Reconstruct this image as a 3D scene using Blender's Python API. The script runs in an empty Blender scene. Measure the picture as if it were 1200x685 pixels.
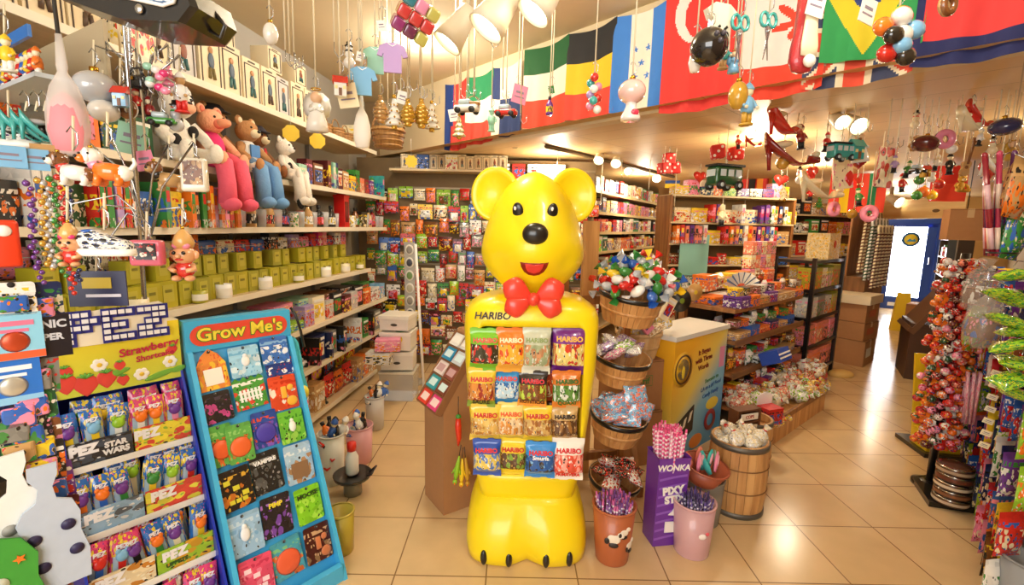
import bpy, math, random
from mathutils import Matrix, Vector
random.seed(7)
rnd = random.Random(11)
PI = math.pi
SC = bpy.context.scene
COL = SC.collection
sin, cos = math.sin, math.cos
R = math.radians

# ---------------------------------------------------------------- camera model (world metres; photo frame 1200 x 685)
CAM_H, FPX = 1.52, 540.0
TH, RHO = math.atan(77.5 / FPX), 0.0205
CF = Vector((0, cos(TH), -sin(TH)))
_r, _u = Vector((1, 0, 0)), Vector((0, sin(TH), cos(TH)))
CR = _r * cos(RHO) + _u * sin(RHO)
CU = _u * cos(RHO) - _r * sin(RHO)
CAM = Vector((0, 0, CAM_H))
def ray(px, py):
    return CF + CR * ((px - 600) / FPX) + CU * ((342.5 - py) / FPX)
def at(px, py, Y):                      # point seen at a pixel, at world depth Y
    d = ray(px, py); return CAM + d * (Y / d.y)
def atz(px, py, z=0.0):                 # point seen at a pixel, on the level z
    d = ray(px, py); return CAM + d * ((z - CAM_H) / d.z)

# ---------------------------------------------------------------- materials
def lin(h):
    if isinstance(h, str):
        h = h.lstrip('#'); c = [int(h[i:i+2], 16) / 255 for i in (0, 2, 4)]
    else: c = list(h)
    return tuple(((v / 12.92) if v <= .04045 else ((v + .055) / 1.055) ** 2.4) for v in c) + (1,)
_mc = {}
def M(hexc, rough=.5, metal=0, emit=0, trans=0, alpha=1, coat=0, bump=0, bscale=60, var=0):
    k = ('m', hexc, rough, metal, emit, trans, alpha, coat, bump, bscale, var)
    if k in _mc: return _mc[k]
    m = bpy.data.materials.new('paint_' + str(hexc).strip('#')); m.use_nodes = True
    nt = m.node_tree; b = nt.nodes['Principled BSDF']; c = lin(hexc)
    b.inputs['Base Color'].default_value = c
    b.inputs['Roughness'].default_value = rough; b.inputs['Metallic'].default_value = metal
    if emit:
        b.inputs['Emission Color'].default_value = c; b.inputs['Emission Strength'].default_value = emit
    if trans: b.inputs['Transmission Weight'].default_value = trans
    if alpha < 1: b.inputs['Alpha'].default_value = alpha
    if coat: b.inputs['Coat Weight'].default_value = coat
    tc = None
    if bump or var:
        tc = nt.nodes.new('ShaderNodeTexCoord'); n = nt.nodes.new('ShaderNodeTexNoise')
        n.inputs['Scale'].default_value = bscale; n.inputs['Detail'].default_value = 3
        nt.links.new(tc.outputs['Object'], n.inputs['Vector'])
        if bump:
            bp = nt.nodes.new('ShaderNodeBump'); bp.inputs['Strength'].default_value = bump; bp.inputs['Distance'].default_value = .01
            nt.links.new(n.outputs['Fac'], bp.inputs['Height']); nt.links.new(bp.outputs['Normal'], b.inputs['Normal'])
        if var:
            mx = nt.nodes.new('ShaderNodeMix'); mx.data_type = 'RGBA'
            mx.inputs['A'].default_value = tuple(v * (1 - var) for v in c[:3]) + (1,)
            mx.inputs['B'].default_value = tuple(min(1, v * (1 + var)) for v in c[:3]) + (1,)
            nt.links.new(n.outputs['Fac'], mx.inputs['Factor']); nt.links.new(mx.outputs['Result'], b.inputs['Base Color'])
    _mc[k] = m; return m

def PRINT(base, c2, c3, scale=5.0, rough=.38, coat=.15, band=(.66, .86), amt=.5):
    """printed packaging: ground colour, a title band with pale strokes, cell-shaped picture patches that differ per object"""
    k = ('p', base, c2, c3, scale, rough, band, amt)
    if k in _mc: return _mc[k]
    m = bpy.data.materials.new('printed_pack'); m.use_nodes = True
    nt = m.node_tree; N = nt.nodes.new; L = nt.links.new; b = nt.nodes['Principled BSDF']
    b.inputs['Roughness'].default_value = rough; b.inputs['Coat Weight'].default_value = coat
    tc = N('ShaderNodeTexCoord'); oi = N('ShaderNodeObjectInfo')
    sep = N('ShaderNodeSeparateXYZ'); L(tc.outputs['Generated'], sep.inputs[0])
    off = N('ShaderNodeVectorMath'); off.operation = 'MULTIPLY_ADD'
    L(oi.outputs['Random'], off.inputs[0]); off.inputs[1].default_value = (37, 53, 71); L(tc.outputs['Generated'], off.inputs[2])
    vo = N('ShaderNodeTexVoronoi'); vo.inputs['Scale'].default_value = scale; L(off.outputs[0], vo.inputs['Vector'])
    sc = N('ShaderNodeSeparateColor'); L(vo.outputs['Color'], sc.inputs[0])
    def gt(sock, v):
        n = N('ShaderNodeMath'); n.operation = 'GREATER_THAN'; L(sock, n.inputs[0]); n.inputs[1].default_value = v; return n.outputs[0]
    def lt(sock, v):
        n = N('ShaderNodeMath'); n.operation = 'LESS_THAN'; L(sock, n.inputs[0]); n.inputs[1].default_value = v; return n.outputs[0]
    def mul(a, c):
        n = N('ShaderNodeMath'); n.operation = 'MULTIPLY'; L(a, n.inputs[0]); L(c, n.inputs[1]); return n.outputs[0]
    def mix(f, a, c):
        n = N('ShaderNodeMix'); n.data_type = 'RGBA'; L(f, n.inputs['Factor'])
        for s, v in (('A', a), ('B', c)):
            if isinstance(v, tuple): n.inputs[s].default_value = v
            else: L(v, n.inputs[s])
        return n.outputs['Result']
    below = lt(sep.outputs[2], band[0])
    col = mix(mul(mul(gt(sc.outputs[0], .75 - amt), lt(vo.outputs['Distance'], .5)), below), lin(base), lin(c2))
    wn = N('ShaderNodeTexNoise'); wn.inputs['Scale'].default_value = scale * .9; L(off.outputs[0], wn.inputs['Vector'])
    wa = N('ShaderNodeVectorMath'); wa.operation = 'MULTIPLY_ADD'; L(wn.outputs['Color'], wa.inputs[0]); wa.inputs[1].default_value = (.9 / scale,) * 3; L(off.outputs[0], wa.inputs[2])
    L(wa.outputs[0], vo.inputs['Vector'])
    v2 = N('ShaderNodeTexVoronoi'); v2.inputs['Scale'].default_value = scale * 2.1; L(wa.outputs[0], v2.inputs['Vector'])
    s2 = N('ShaderNodeSeparateColor'); L(v2.outputs['Color'], s2.inputs[0])
    col = mix(mul(mul(gt(s2.outputs[0], 1 - amt), lt(v2.outputs['Distance'], .36)), below), col, lin(c3))
    col = mix(mul(mul(gt(s2.outputs[1], 1.1 - amt * .7), lt(v2.outputs['Distance'], .3)), below), col, (.03, .025, .02, 1))
    dk = N('ShaderNodeMix'); dk.data_type = 'RGBA'; dk.blend_type = 'MULTIPLY'; dk.inputs['Factor'].default_value = .55
    L(col, dk.inputs['A']); 
    rg = N('ShaderNodeMapRange'); rg.inputs['To Min'].default_value = .6; rg.inputs['To Max'].default_value = 1.15; L(sc.outputs[2], rg.inputs[0])
    L(rg.outputs[0], dk.inputs['B']); col = dk.outputs['Result']
    inb = mul(gt(sep.outputs[2], band[0]), lt(sep.outputs[2], band[1]))
    col = mix(inb, col, lin(base))
    nz = N('ShaderNodeTexNoise'); nz.inputs['Scale'].default_value = 9; nz.inputs['Detail'].default_value = 0; L(off.outputs[0], nz.inputs['Vector'])
    mid = mul(gt(sep.outputs[2], band[0] * .75 + band[1] * .25), lt(sep.outputs[2], band[0] * .25 + band[1] * .75))
    col = mix(mul(mid, gt(nz.outputs['Fac'], .5)), col, lin(c3))
    L(col, b.inputs['Base Color'])
    _mc[k] = m; return m

def WOOD(c1, c2, scale=1.0, axis=2, rough=.5, coat=.1):
    k = ('w', c1, c2, scale, axis)
    if k in _mc: return _mc[k]
    m = bpy.data.materials.new('wood_grain'); m.use_nodes = True
    nt = m.node_tree; N = nt.nodes.new; L = nt.links.new; b = nt.nodes['Principled BSDF']
    tc = N('ShaderNodeTexCoord'); mp = N('ShaderNodeMapping'); s = [28 * scale] * 3; s[axis] = 2.2 * scale
    mp.inputs['Scale'].default_value = s; L(tc.outputs['Object'], mp.inputs[0])
    nz = N('ShaderNodeTexNoise'); nz.inputs['Scale'].default_value = 1; nz.inputs['Detail'].default_value = 4; L(mp.outputs[0], nz.inputs['Vector'])
    cr = N('ShaderNodeValToRGB'); cr.color_ramp.elements[0].position = .32; cr.color_ramp.elements[1].position = .68
    cr.color_ramp.elements[0].color = lin(c1); cr.color_ramp.elements[1].color = lin(c2)
    L(nz.outputs['Fac'], cr.inputs[0]); L(cr.outputs[0], b.inputs['Base Color'])
    b.inputs['Roughness'].default_value = rough; b.inputs['Coat Weight'].default_value = coat
    _mc[k] = m; return m

def ALPHA_MIX_CLEAR(tint='#ffffff', rough=.12, alpha=.22):
    k = ('c', tint, rough, alpha)
    if k in _mc: return _mc[k]
    m = M(tint, rough, alpha=alpha, coat=.6); _mc[k] = m; return m

# ---------------------------------------------------------------- mesh builder
class MB:
    def __init__(s): s.v, s.f, s.m, s.sm = [], [], [], []
    def add(s, vs, fs, mat=0, smooth=False, T=None):
        o = len(s.v)
        if T is None: s.v += [tuple(v) for v in vs]
        else: s.v += [tuple(T @ Vector(v)) for v in vs]
        for f in fs:
            s.f.append(tuple(i + o for i in f)); s.m.append(mat); s.sm.append(smooth)
        return s
    def box(s, c, d, mat=0, T=None, top=None):
        x, y, z = (d[0] / 2, d[1] / 2, d[2] / 2)
        t = top or (1, 1)
        vs = [(c[0] + sx * x * (t[0] if sz > 0 else 1), c[1] + sy * y * (t[1] if sz > 0 else 1), c[2] + sz * z)
              for sz in (-1, 1) for sy in (-1, 1) for sx in (-1, 1)]
        return s.add(vs, [(0, 2, 3, 1), (4, 5, 7, 6), (0, 1, 5, 4), (2, 6, 7, 3), (0, 4, 6, 2), (1, 3, 7, 5)], mat, False, T)
    def rbox(s, c, d, r=.01, mat=0, T=None, n=3):
        """box with rounded vertical edges and softened top/bottom"""
        x, y, z = d[0] / 2, d[1] / 2, d[2] / 2; r = min(r, x * .98, y * .98, z * .98)
        rings = []
        prof = [(r * (1 - cos(a)), r * (1 - sin(a))) for a in [PI / 2 * k / n for k in range(n + 1)]]
        lev = [(r - r * sin(PI/2*k/n), -z + r - r * cos(PI/2*k/n)) for k in range(n + 1)] + [(r - r * cos(PI/2*k/n), z - r + r * sin(PI/2*k/n)) for k in range(n + 1)]
        for ins, zz in lev:
            ring = []
            for qx, qy, a0 in ((1, 1, 0), (-1, 1, PI/2), (-1, -1, PI), (1, -1, 1.5 * PI)):
                for k in range(n + 1):
                    a = a0 + PI/2*k/n; rr = r - ins
                    ring.append((c[0] + qx * (x - r) + rr * cos(a), c[1] + qy * (y - r) + rr * sin(a), c[2] + zz))
            rings.append(ring)
        return s.loft(rings, mat, True, T)
    def loft(s, rings, mat=0, smooth=True, T=None, cap=True, closed=True):
        n = len(rings[0]); vs = [p for r in rings for p in r]; fs = []
        for i in range(len(rings) - 1):
            for j in range(n if closed else n - 1):
                k = (j + 1) % n
                fs.append((i * n + j, i * n + k, (i + 1) * n + k, (i + 1) * n + j))
        if cap:
            fs.append(tuple(range(n - 1, -1, -1))); fs.append(tuple((len(rings) - 1) * n + j for j in range(n)))
        return s.add(vs, fs, mat, smooth, T)
    def lathe(s, prof, n=16, c=(0, 0, 0), mat=0, T=None, cap=True, smooth=True):
        rings = [[(c[0] + r * cos(2 * PI * j / n), c[1] + r * sin(2 * PI * j / n), c[2] + z) for j in range(n)] for r, z in prof]
        return s.loft(rings, mat, smooth, T, cap)
    def cyl(s, p0, p1, r0, r1=None, n=10, mat=0, T=None, smooth=True, cap=True):
        p0, p1 = Vector(p0), Vector(p1); r1 = r0 if r1 is None else r1
        return s.tube([p0, p1], [r0, r1], n, mat, T, smooth, cap)
    def tube(s, pts, rad, n=6, mat=0, T=None, smooth=True, cap=True):
        pts = [Vector(p) for p in pts]; rads = rad if isinstance(rad, (list, tuple)) else [rad] * len(pts)
        rings = []; up = None
        for i, p in enumerate(pts):
            d = (pts[min(i + 1, len(pts) - 1)] - pts[max(i - 1, 0)]).normalized()
            if up is None:
                up = Vector((0, 0, 1)) if abs(d.z) < .9 else Vector((1, 0, 0))
            a = d.cross(up)
            if a.length < 1e-6: a = d.cross(Vector((0, 1, 0)))
            a.normalize(); b = a.cross(d).normalized(); up = b
            rings.append([tuple(p + (a * cos(2 * PI * j / n) + b * sin(2 * PI * j / n)) * rads[i]) for j in range(n)])
        return s.loft(rings, mat, smooth, T, cap)
    def ball(s, c, r, seg=14, rings=9, mat=0, T=None, fn=None):
        r = r if isinstance(r, (list, tuple)) else (r, r, r)
        rg = []
        for i in range(rings + 1):
            ph = -PI / 2 + PI * i / rings
            ph = max(-PI/2 + .02, min(PI/2 - .02, ph))
            row = []
            for j in range(seg):
                a = 2 * PI * j / seg
                p = (cos(ph) * cos(a), cos(ph) * sin(a), sin(ph))
                k = fn(p) if fn else 1
                row.append((c[0] + p[0] * r[0] * k, c[1] + p[1] * r[1] * k, c[2] + p[2] * r[2] * k))
            rg.append(row)
        return s.loft(rg, mat, True, T)
    def prism(s, poly, z0, z1, mat=0, T=None, smooth=False):
        """2D outline in XZ-free plane: poly (x, y) extruded z0..z1"""
        return s.loft([[(x, y, z0) for x, y in poly], [(x, y, z1) for x, y in poly]], mat, smooth, T)
    def plate(s, poly, y0, y1, mat=0, T=None):
        """outline (x, z) extruded along y from y0 (front, smaller) to y1"""
        return s.loft([[(x, y0, z) for x, z in poly], [(x, y1, z) for x, z in poly]], mat, False, T)
    def grid(s, fn, nu, nv, mat=0, smooth=True, T=None):
        vs = [fn(i / nu, j / nv) for j in range(nv + 1) for i in range(nu + 1)]
        fs = [(j * (nu + 1) + i, j * (nu + 1) + i + 1, (j + 1) * (nu + 1) + i + 1, (j + 1) * (nu + 1) + i) for j in range(nv) for i in range(nu)]
        return s.add(vs, fs, mat, smooth, T)
    def mesh(s, mats, name='mesh'):
        me = bpy.data.meshes.new(name); me.from_pydata(s.v, [], s.f)
        mats = mats if isinstance(mats, (list, tuple)) else [mats]
        for m in mats: me.materials.append(m)
        me.polygons.foreach_set('material_index', [min(i, len(mats) - 1) for i in s.m])
        me.polygons.foreach_set('use_smooth', s.sm)
        me.update(); me.validate()
        return me

def T(loc=(0, 0, 0), rz=0, rx=0, ry=0, sc=None):
    m = Matrix.Translation(Vector(loc)) @ Matrix.Rotation(rz, 4, 'Z') @ Matrix.Rotation(ry, 4, 'Y') @ Matrix.Rotation(rx, 4, 'X')
    if sc is not None:
        sc = sc if isinstance(sc, (tuple, list)) else (sc, sc, sc)
        m = m @ Matrix.Diagonal((*sc, 1))
    return m

# ---------------------------------------------------------------- lettering
_tx = {}
def text_mesh(txt, size, mat, depth=.0008, align='CENTER', shear=0, space=1.0, bold=0):
    k = (txt, size, mat.name, depth, align, shear, space, bold)
    if k in _tx: return _tx[k]
    cu = bpy.data.curves.new('lettering', 'FONT'); cu.body = txt; cu.size = size; cu.extrude = depth
    cu.align_x = align; cu.align_y = 'CENTER'; cu.shear = shear; cu.space_character = space; cu.offset = bold; cu.resolution_u = 3
    ob = bpy.data.objects.new('lettering', cu); COL.objects.link(ob)
    dg = bpy.context.evaluated_depsgraph_get(); me = bpy.data.meshes.new_from_object(ob.evaluated_get(dg))
    bpy.data.objects.remove(ob); me.materials.clear(); me.materials.append(mat)
    me.transform(Matrix.Rotation(PI / 2, 4, 'X'))        # stands up, reads from -Y
    _tx[k] = me; return me

# ---------------------------------------------------------------- things, parts, labels
LABELS = {}
CATS = {}
class P:
    """a part: name, mesh, local matrix, children"""
    def __init__(s, name, me, mat=None, kids=(), label=None):
        s.name, s.me, s.mat, s.kids, s.label = name, me, mat, list(kids), label
def _link(p, parent):
    o = bpy.data.objects.new(p.name, p.me); COL.objects.link(o); o.parent = parent
    if p.mat is not None: o.matrix_local = p.mat
    if p.label: o['label'] = p.label
    for k in p.kids: _link(k, o)
    return o
def thing(name, label, cat, me=None, mat=None, parts=(), group=None, kind=None):
    o = bpy.data.objects.new(name, me); COL.objects.link(o)
    if mat is not None: o.matrix_world = mat
    if me is None: o.empty_display_size = .05
    n = len(label.split())
    if not 4 <= n <= 16: print('LABEL LENGTH', n, label)
    prev = LABELS.get(label)
    if prev is not None and not (group and prev == group): print('LABEL TWICE', label)
    LABELS[label] = group
    o['label'] = label; o['category'] = cat
    if group: o['group'] = group
    if kind: o['kind'] = kind
    for p in parts: _link(p, o)
    return o
def struct(name, mb, mats, mat=None, parts=()):
    o = bpy.data.objects.new(name, mb.mesh(mats, name)); COL.objects.link(o)
    if mat is not None: o.matrix_world = mat
    o['kind'] = 'structure'
    for p in parts: _link(p, o)
    return o
_pc = {}
def cached(key, fn):
    if key not in _pc: _pc[key] = fn()
    return _pc[key]

_ones = 'first second third fourth fifth sixth seventh eighth ninth tenth eleventh twelfth thirteenth fourteenth fifteenth sixteenth seventeenth eighteenth nineteenth'.split()
def ordw(i):                                            # 0 -> first
    n = i + 1
    if n < 20: return _ones[n - 1]
    t, o = divmod(n, 10)
    return ({2: 'twentieth', 3: 'thirtieth', 4: 'fortieth', 5: 'fiftieth', 6: 'sixtieth', 7: 'seventieth'}[t]) if o == 0 else \
        {2: 'twenty', 3: 'thirty', 4: 'forty', 5: 'fifty', 6: 'sixty', 7: 'seventy'}[t] + '-' + _ones[o - 1]

# a run of fixtures: t along it, n towards the shopper
class Frame:
    def __init__(s, p, az, side):
        a = R(az); s.p = Vector((p[0], p[1])); s.t = Vector((sin(a), cos(a)))
        s.n = Vector((cos(a), -sin(a))) * side
        s.rz = math.atan2(s.n.x, -s.n.y)
    def at(s, u, d, z):
        q = s.p + s.t * u - s.n * d; return Vector((q.x, q.y, z))
    def mat(s, u, d, z, drz=0, rx=0, sc=None, ry=0): return T(s.at(u, d, z), s.rz + drz, rx, ry, sc)
    def hit(s, px, py):                                  # where a pixel meets the front plane -> (u, z)
        d = ray(px, py); n3 = s.n
        k = (n3.x * s.p.x + n3.y * s.p.y) / (n3.x * d.x + n3.y * d.y)
        q = CAM + d * k; v = Vector((q.x, q.y)) - s.p
        return v.dot(s.t), q.z
LW = Frame((-1.47, 3.28), 6, 1)        # front of the left wall shelving
ST = Frame((-1.50, 1.52), 40, 1)       # line of the two card displays in front of it
IS = Frame((1.0, 2.8), 50, 1)          # front of the middle island, facing the aisle
RW = Frame((2.12, 1.84), 42, -1)       # front of the racks on the right
BR = Frame((0.95, 5.5), 30, 1)         # shelving along the back right
BK = Frame((-1.25, 4.9), 90, 1)        # peg wall at the back, faces the camera
# ================================================================ camera
cd = bpy.data.cameras.new('camera'); cd.sensor_width = 36; cd.lens = 36 * FPX / 1200; cd.clip_start = .02
cam = bpy.data.objects.new('camera', cd); COL.objects.link(cam)
cam.matrix_world = Matrix.Translation(CAM) @ Matrix((CR, CU, -CF)).transposed().to_4x4()
SC.camera = cam

# ================================================================ the room
def tile_floor():
    m = bpy.data.materials.new('floor_tiles'); m.use_nodes = True
    nt = m.node_tree; N = nt.nodes.new; L = nt.links.new; b = nt.nodes['Principled BSDF']
    tc = N('ShaderNodeTexCoord'); mp = N('ShaderNodeMapping'); mp.inputs['Location'].default_value = (.488 - 40, -2.22 + 40 , 0)
    mp.inputs['Location'].default_value = (.488 + 40, -2.22 + 40, 0)
    L(tc.outputs['Object'], mp.inputs[0])
    br = N('ShaderNodeTexBrick'); br.offset = 0; br.squash = 1
    br.inputs['Scale'].default_value = 1; br.inputs['Brick Width'].default_value = .4; br.inputs['Row Height'].default_value = .4
    br.inputs['Mortar Size'].default_value = .0032; br.inputs['Mortar Smooth'].default_value = .1
    br.inputs['Color1'].default_value = lin('#dcbf92'); br.inputs['Color2'].default_value = lin('#d6b787'); br.inputs['Mortar'].default_value = lin('#8a6c48')
    L(mp.outputs[0], br.inputs['Vector'])
    nz = N('ShaderNodeTexNoise'); nz.inputs['Scale'].default_value = 5; nz.inputs['Detail'].default_value = 5; L(tc.outputs['Object'], nz.inputs['Vector'])
    mx = N('ShaderNodeMix'); mx.data_type = 'RGBA'; mx.blend_type = 'MULTIPLY'; mx.inputs['Factor'].default_value = .35
    mr = N('ShaderNodeMapRange'); mr.inputs['From Min'].default_value = .3; mr.inputs['From Max'].default_value = .7; mr.inputs['To Min'].default_value = .75; mr.inputs['To Max'].default_value = 1.1
    L(nz.outputs['Fac'], mr.inputs[0]); L(br.outputs['Color'], mx.inputs['A']); L(mr.outputs[0], mx.inputs['B'])
    L(mx.outputs['Result'], b.inputs['Base Color'])
    b.inputs['Roughness'].default_value = .2; b.inputs['Specular IOR Level'].default_value = .55
    bp = N('ShaderNodeBump'); bp.inputs['Strength'].default_value = .25; bp.inputs['Distance'].default_value = .002; bp.invert = True
    L(br.outputs['Fac'], bp.inputs['Height']); L(bp.outputs['Normal'], b.inputs['Normal'])
    return m
struct('floor', MB().add([(-4, -2.5, 0), (12, -2.5, 0), (12, 13, 0), (-4, 13, 0)], [(0, 1, 2, 3)]), tile_floor())
Z1, Z2 = 2.86, 2.24                   # front ceiling, lower back ceiling
WALLM = M('#d9c49b', .85, var=.06, bscale=6)
CEIL1 = M('#e2cfa8', .9, var=.05, bscale=3)
BHd = Vector((sin(R(136)), cos(R(136)))); BHn = Vector((cos(R(136)), -sin(R(136))))     # bulkhead direction, and the side facing the shopper
BH0 = Vector((-1.05, 4.9))
def bh(u, off, z): q = BH0 + BHd * u + BHn * off; return Vector((q.x, q.y, z))
a0, a1 = bh(-1.2, 0, 0), bh(9, 0, 0)
def ceil_back_mat():
    m = bpy.data.materials.new('ceiling_boards'); m.use_nodes = True
    nt = m.node_tree; N = nt.nodes.new; L = nt.links.new; b = nt.nodes['Principled BSDF']
    tc = N('ShaderNodeTexCoord'); mp = N('ShaderNodeMapping'); mp.inputs['Rotation'].default_value = (0, 0, R(46)); L(tc.outputs['Object'], mp.inputs[0])
    br = N('ShaderNodeTexBrick'); br.offset = 0; br.inputs['Scale'].default_value = 1; br.inputs['Brick Width'].default_value = 1.2; br.inputs['Row Height'].default_value = .3
    br.inputs['Mortar Size'].default_value = .003; br.inputs['Color1'].default_value = lin('#d8b57c'); br.inputs['Color2'].default_value = lin('#d2ae74'); br.inputs['Mortar'].default_value = lin('#a08050')
    L(mp.outputs[0], br.inputs['Vector']); L(br.outputs['Color'], b.inputs['Base Color']); b.inputs['Roughness'].default_value = .55
    return m
struct('ceiling', MB().add([(-4, -2.5, Z1), (-4, a0.y, Z1), (a0.x, a0.y, Z1), (a1.x, a1.y, Z1), (-4 + 12, -2.5, Z1)], [(0, 1, 2, 3, 4)]), CEIL1)
struct('ceiling_back', MB().add([(a0.x - .2, a0.y, Z2), (a1.x, a1.y, Z2), (12, 2, Z2), (12, 13, Z2), (-4, 13, Z2), (-4, a0.y, Z2)], [(0, 1, 2, 3, 4, 5)]), ceil_back_mat())
b0, b1 = bh(-1.2, .02, 0), bh(9, .02, 0)
mb = MB(); q = [bh(-1.2, 0, 0), bh(9, 0, 0), bh(9, -.1, 0), bh(-1.2, -.1, 0)]
mb.prism([(v.x, v.y) for v in q], Z2 - .02, Z1 + .02); struct('trim_1', mb, M('#d8c39a', .8))
def wall(name, p, q2, z0, z1, mat, thick=.08):
    p, q2 = Vector(p), Vector(q2); d = (q2 - p).normalized(); n = Vector((-d.y, d.x)) * thick
    mb = MB().prism([(p.x, p.y), (q2.x, q2.y), (q2.x + n.x, q2.y + n.y), (p.x + n.x, p.y + n.y)], z0, z1)
    return struct(name, mb, mat)
w0, w1 = LW.at(-5.2, .44, 0), LW.at(2.6, .44, 0)
wall('wall_left', (w0.x, w0.y), (w1.x, w1.y), 0, Z1, M('#b9b3a6', .85, var=.05, bscale=5))
wall('wall_back', (-1.9, 5.4), (.75, 5.4), 0, Z1, M('#8d7350', .85, var=.08, bscale=8))
p, q2 = BR.at(-.25, .4, 0), BR.at(5.6, .4, 0)
wall('wall_back_right', (p.x, p.y), (q2.x, q2.y), 0, Z1, M('#a88a5c', .85, var=.08, bscale=8))
p2 = RW.at(-3.5, .75, 0); p3 = RW.at(12, .75, 0)
wall('wall_right', (p3.x, p3.y), (p2.x, p2.y), 0, Z1, M('#a58a60', .85, var=.08, bscale=8))
# the far wall with the door, across the end of the aisle
DR = Frame((7.955, 9.30), 118, 1)     # u along the wall, through the door's middle
def dw(name, u0, u1, z0, z1, mat):
    a, b = DR.at(u0, 0, 0), DR.at(u1, 0, 0); return wall(name, (a.x, a.y), (b.x, b.y), z0, z1, mat)
FARM = M('#c9a266', .8, var=.06, bscale=5)
dw('wall_far', -6.5, -.52, 0, Z1, FARM); dw('wall_far_right', .52, 4, 0, Z1, FARM); dw('wall_far_top', -.52, .52, 2.04, Z1, FARM)
BLUE = M('#2c4fae', .4, coat=.2)
fr = MB().box((-.46, 0, 1.02), (.09, .1, 2.04)).box((.46, 0, 1.02), (.12, .1, 2.04)).box((0, 0, 1.88), (.84, .1, .3))
lf = MB().box((-.345, .0, .9), (.14, .05, 1.72)).box((.33, 0, .9), (.17, .05, 1.72)).box((0, 0, .13), (.8, .05, .26)).box((0, 0, 1.72), (.8, .05, .1))
gl = MB().box((0, .0, .98), (.56, .02, 1.44))
sg = MB().lathe([(0, 0), (.13, .002), (.145, .006), (0, .008)], 28, T=T((0, -.03, 1.42), rx=PI / 2))
sg2 = MB().lathe([(0, 0), (.105, .002), (.105, .006), (0, .007)], 28, T=T((0, -.04, 1.42), rx=PI / 2)).add([(-.07, -.049, 1.38), (-.02, -.049, 1.44), (.02, -.049, 1.41), (.06, -.049, 1.44), (.08, -.049, 1.38)], [(0, 4, 3, 2, 1)], 1)
hd = MB().tube([(.31, -.04, .95), (.31, -.09, .95), (.31, -.09, 1.07), (.31, -.04, 1.07)], .012)
kp = MB().box((-.02, -.032, .1), (.42, .012, .07))
struct('door_1', fr, BLUE, DR.mat(0, .03, 0), [
    P('door_leaf', lf.mesh(BLUE), kids=[
        P('glass', gl.mesh(M('#f4f8ff', .2, emit=14))),  # pane glows by itself, standing in for the daylight outside
        P('door_sign', sg.mesh(M('#2b6fae', .5)), kids=[P('emblem', sg2.mesh([M('#e8cf3c', .5), M('#3f8fc0', .5)]))]),
        P('handle', hd.mesh(M('#c9ccd2', .3, metal=1))), P('letter_plate', kp.mesh(M('#e8ecf2', .4)))])])

# ================================================================ light
def area(name, loc, rot, sx, sy, e, col):
    l = bpy.data.lights.new(name, 'AREA'); l.shape = 'RECTANGLE'; l.size = sx; l.size_y = sy; l.energy = e; l.color = col
    o = bpy.data.objects.new(name, l); COL.objects.link(o); o.location = loc; o.rotation_euler = rot; return o
def bulb(name, loc, e, col=(1, .83, .58), r=.035):
    l = bpy.data.lights.new(name, 'POINT'); l.energy = e; l.color = col; l.shadow_soft_size = r
    o = bpy.data.objects.new(name, l); COL.objects.link(o); o.location = loc; return o
W = bpy.data.worlds.new('world'); SC.world = W; W.use_nodes = True
W.node_tree.nodes['Background'].inputs[0].default_value = (1, .97, .92, 1); W.node_tree.nodes['Background'].inputs[1].default_value = .75
area('window_fill_light', (-1.3, -1.9, 1.9), (R(80), 0, R(-8)), 3.2, 1.8, 95, (1, .98, .95))  # unseen area fill for daylight from behind the camera
area('window_fill_light_right', (2.4, -1.6, 1.9), (R(80), 0, R(14)), 2.4, 1.8, 45, (1, .96, .9))  # second fill added out of view, behind on the right
for i, (x, y, e) in enumerate([(-.35, 2.3, 26), (.8, .9, 26), (-.7, 3.6, 22)]): bulb('ceiling_lamp', (x, y, Z1 - .12), e, (1, .94, .82), .1)
for i, (x, y, e) in enumerate([(.4, 4.6, 22), (1.9, 3.7, 24), (1.7, 6.2, 24), (3.3, 5.0, 24), (3.6, 7.6, 22), (5.2, 6.8, 24), (6.8, 8.3, 20), (3.4, 2.8, 20)]):
    bulb('back_lamp', (x, y, Z2 - .16), e, (1, .88, .66), .06)
SC.view_settings.view_transform = 'Standard'; SC.view_settings.look = 'None'; SC.view_settings.exposure = .3; SC.view_settings.gamma = 1.0
try:
    SC.cycles.max_bounces = 6; SC.cycles.transparent_max_bounces = 12; SC.cycles.caustics_reflective = False; SC.cycles.caustics_refractive = False; SC.cycles.sample_clamp_indirect = 6
except Exception: pass
# ================================================================ product shapes (each returns a mesh, shared by its copies)
HEX = {'red': '#cf2a22', 'dark red': '#8e1a1a', 'orange': '#ef7a22', 'yellow': '#f0cc2c', 'cream': '#efe2bd', 'white': '#f1efe8', 'pale grey': '#c9c8c2',
       'grey': '#86857f', 'black': '#1d1b1b', 'brown': '#7a4a26', 'tan': '#c49a62', 'pink': '#ee8fae', 'hot pink': '#dd2f77', 'purple': '#6a3590', 'lilac': '#b79ad0',
       'navy': '#1f2d5e', 'blue': '#2f62b8', 'light blue': '#7fb9e2', 'turquoise': '#3fa9a4', 'green': '#3a8a3c', 'lime green': '#93c52f', 'dark green': '#1f5230',
       'olive': '#a8a22a', 'gold': '#c79a35', 'silver': '#bdbfc2', 'mint': '#9fd3b8', 'salmon': '#e9846c', 'maroon': '#5e1c20'}
ALLC = [c for c in HEX if c not in ('silver', 'gold')]
def near(c, r=rnd):
    o = r.choice([k for k in ('white', 'yellow', 'red', 'blue', 'black', 'orange', 'cream', 'green', 'pink') if k != c]); return o
def pm(c, c2=None, c3=None, **k):
    c2 = c2 or near(c); c3 = c3 or near(c2)
    return PRINT(HEX[c], HEX[c2], HEX[c3], **k)
_pv = {}
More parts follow.
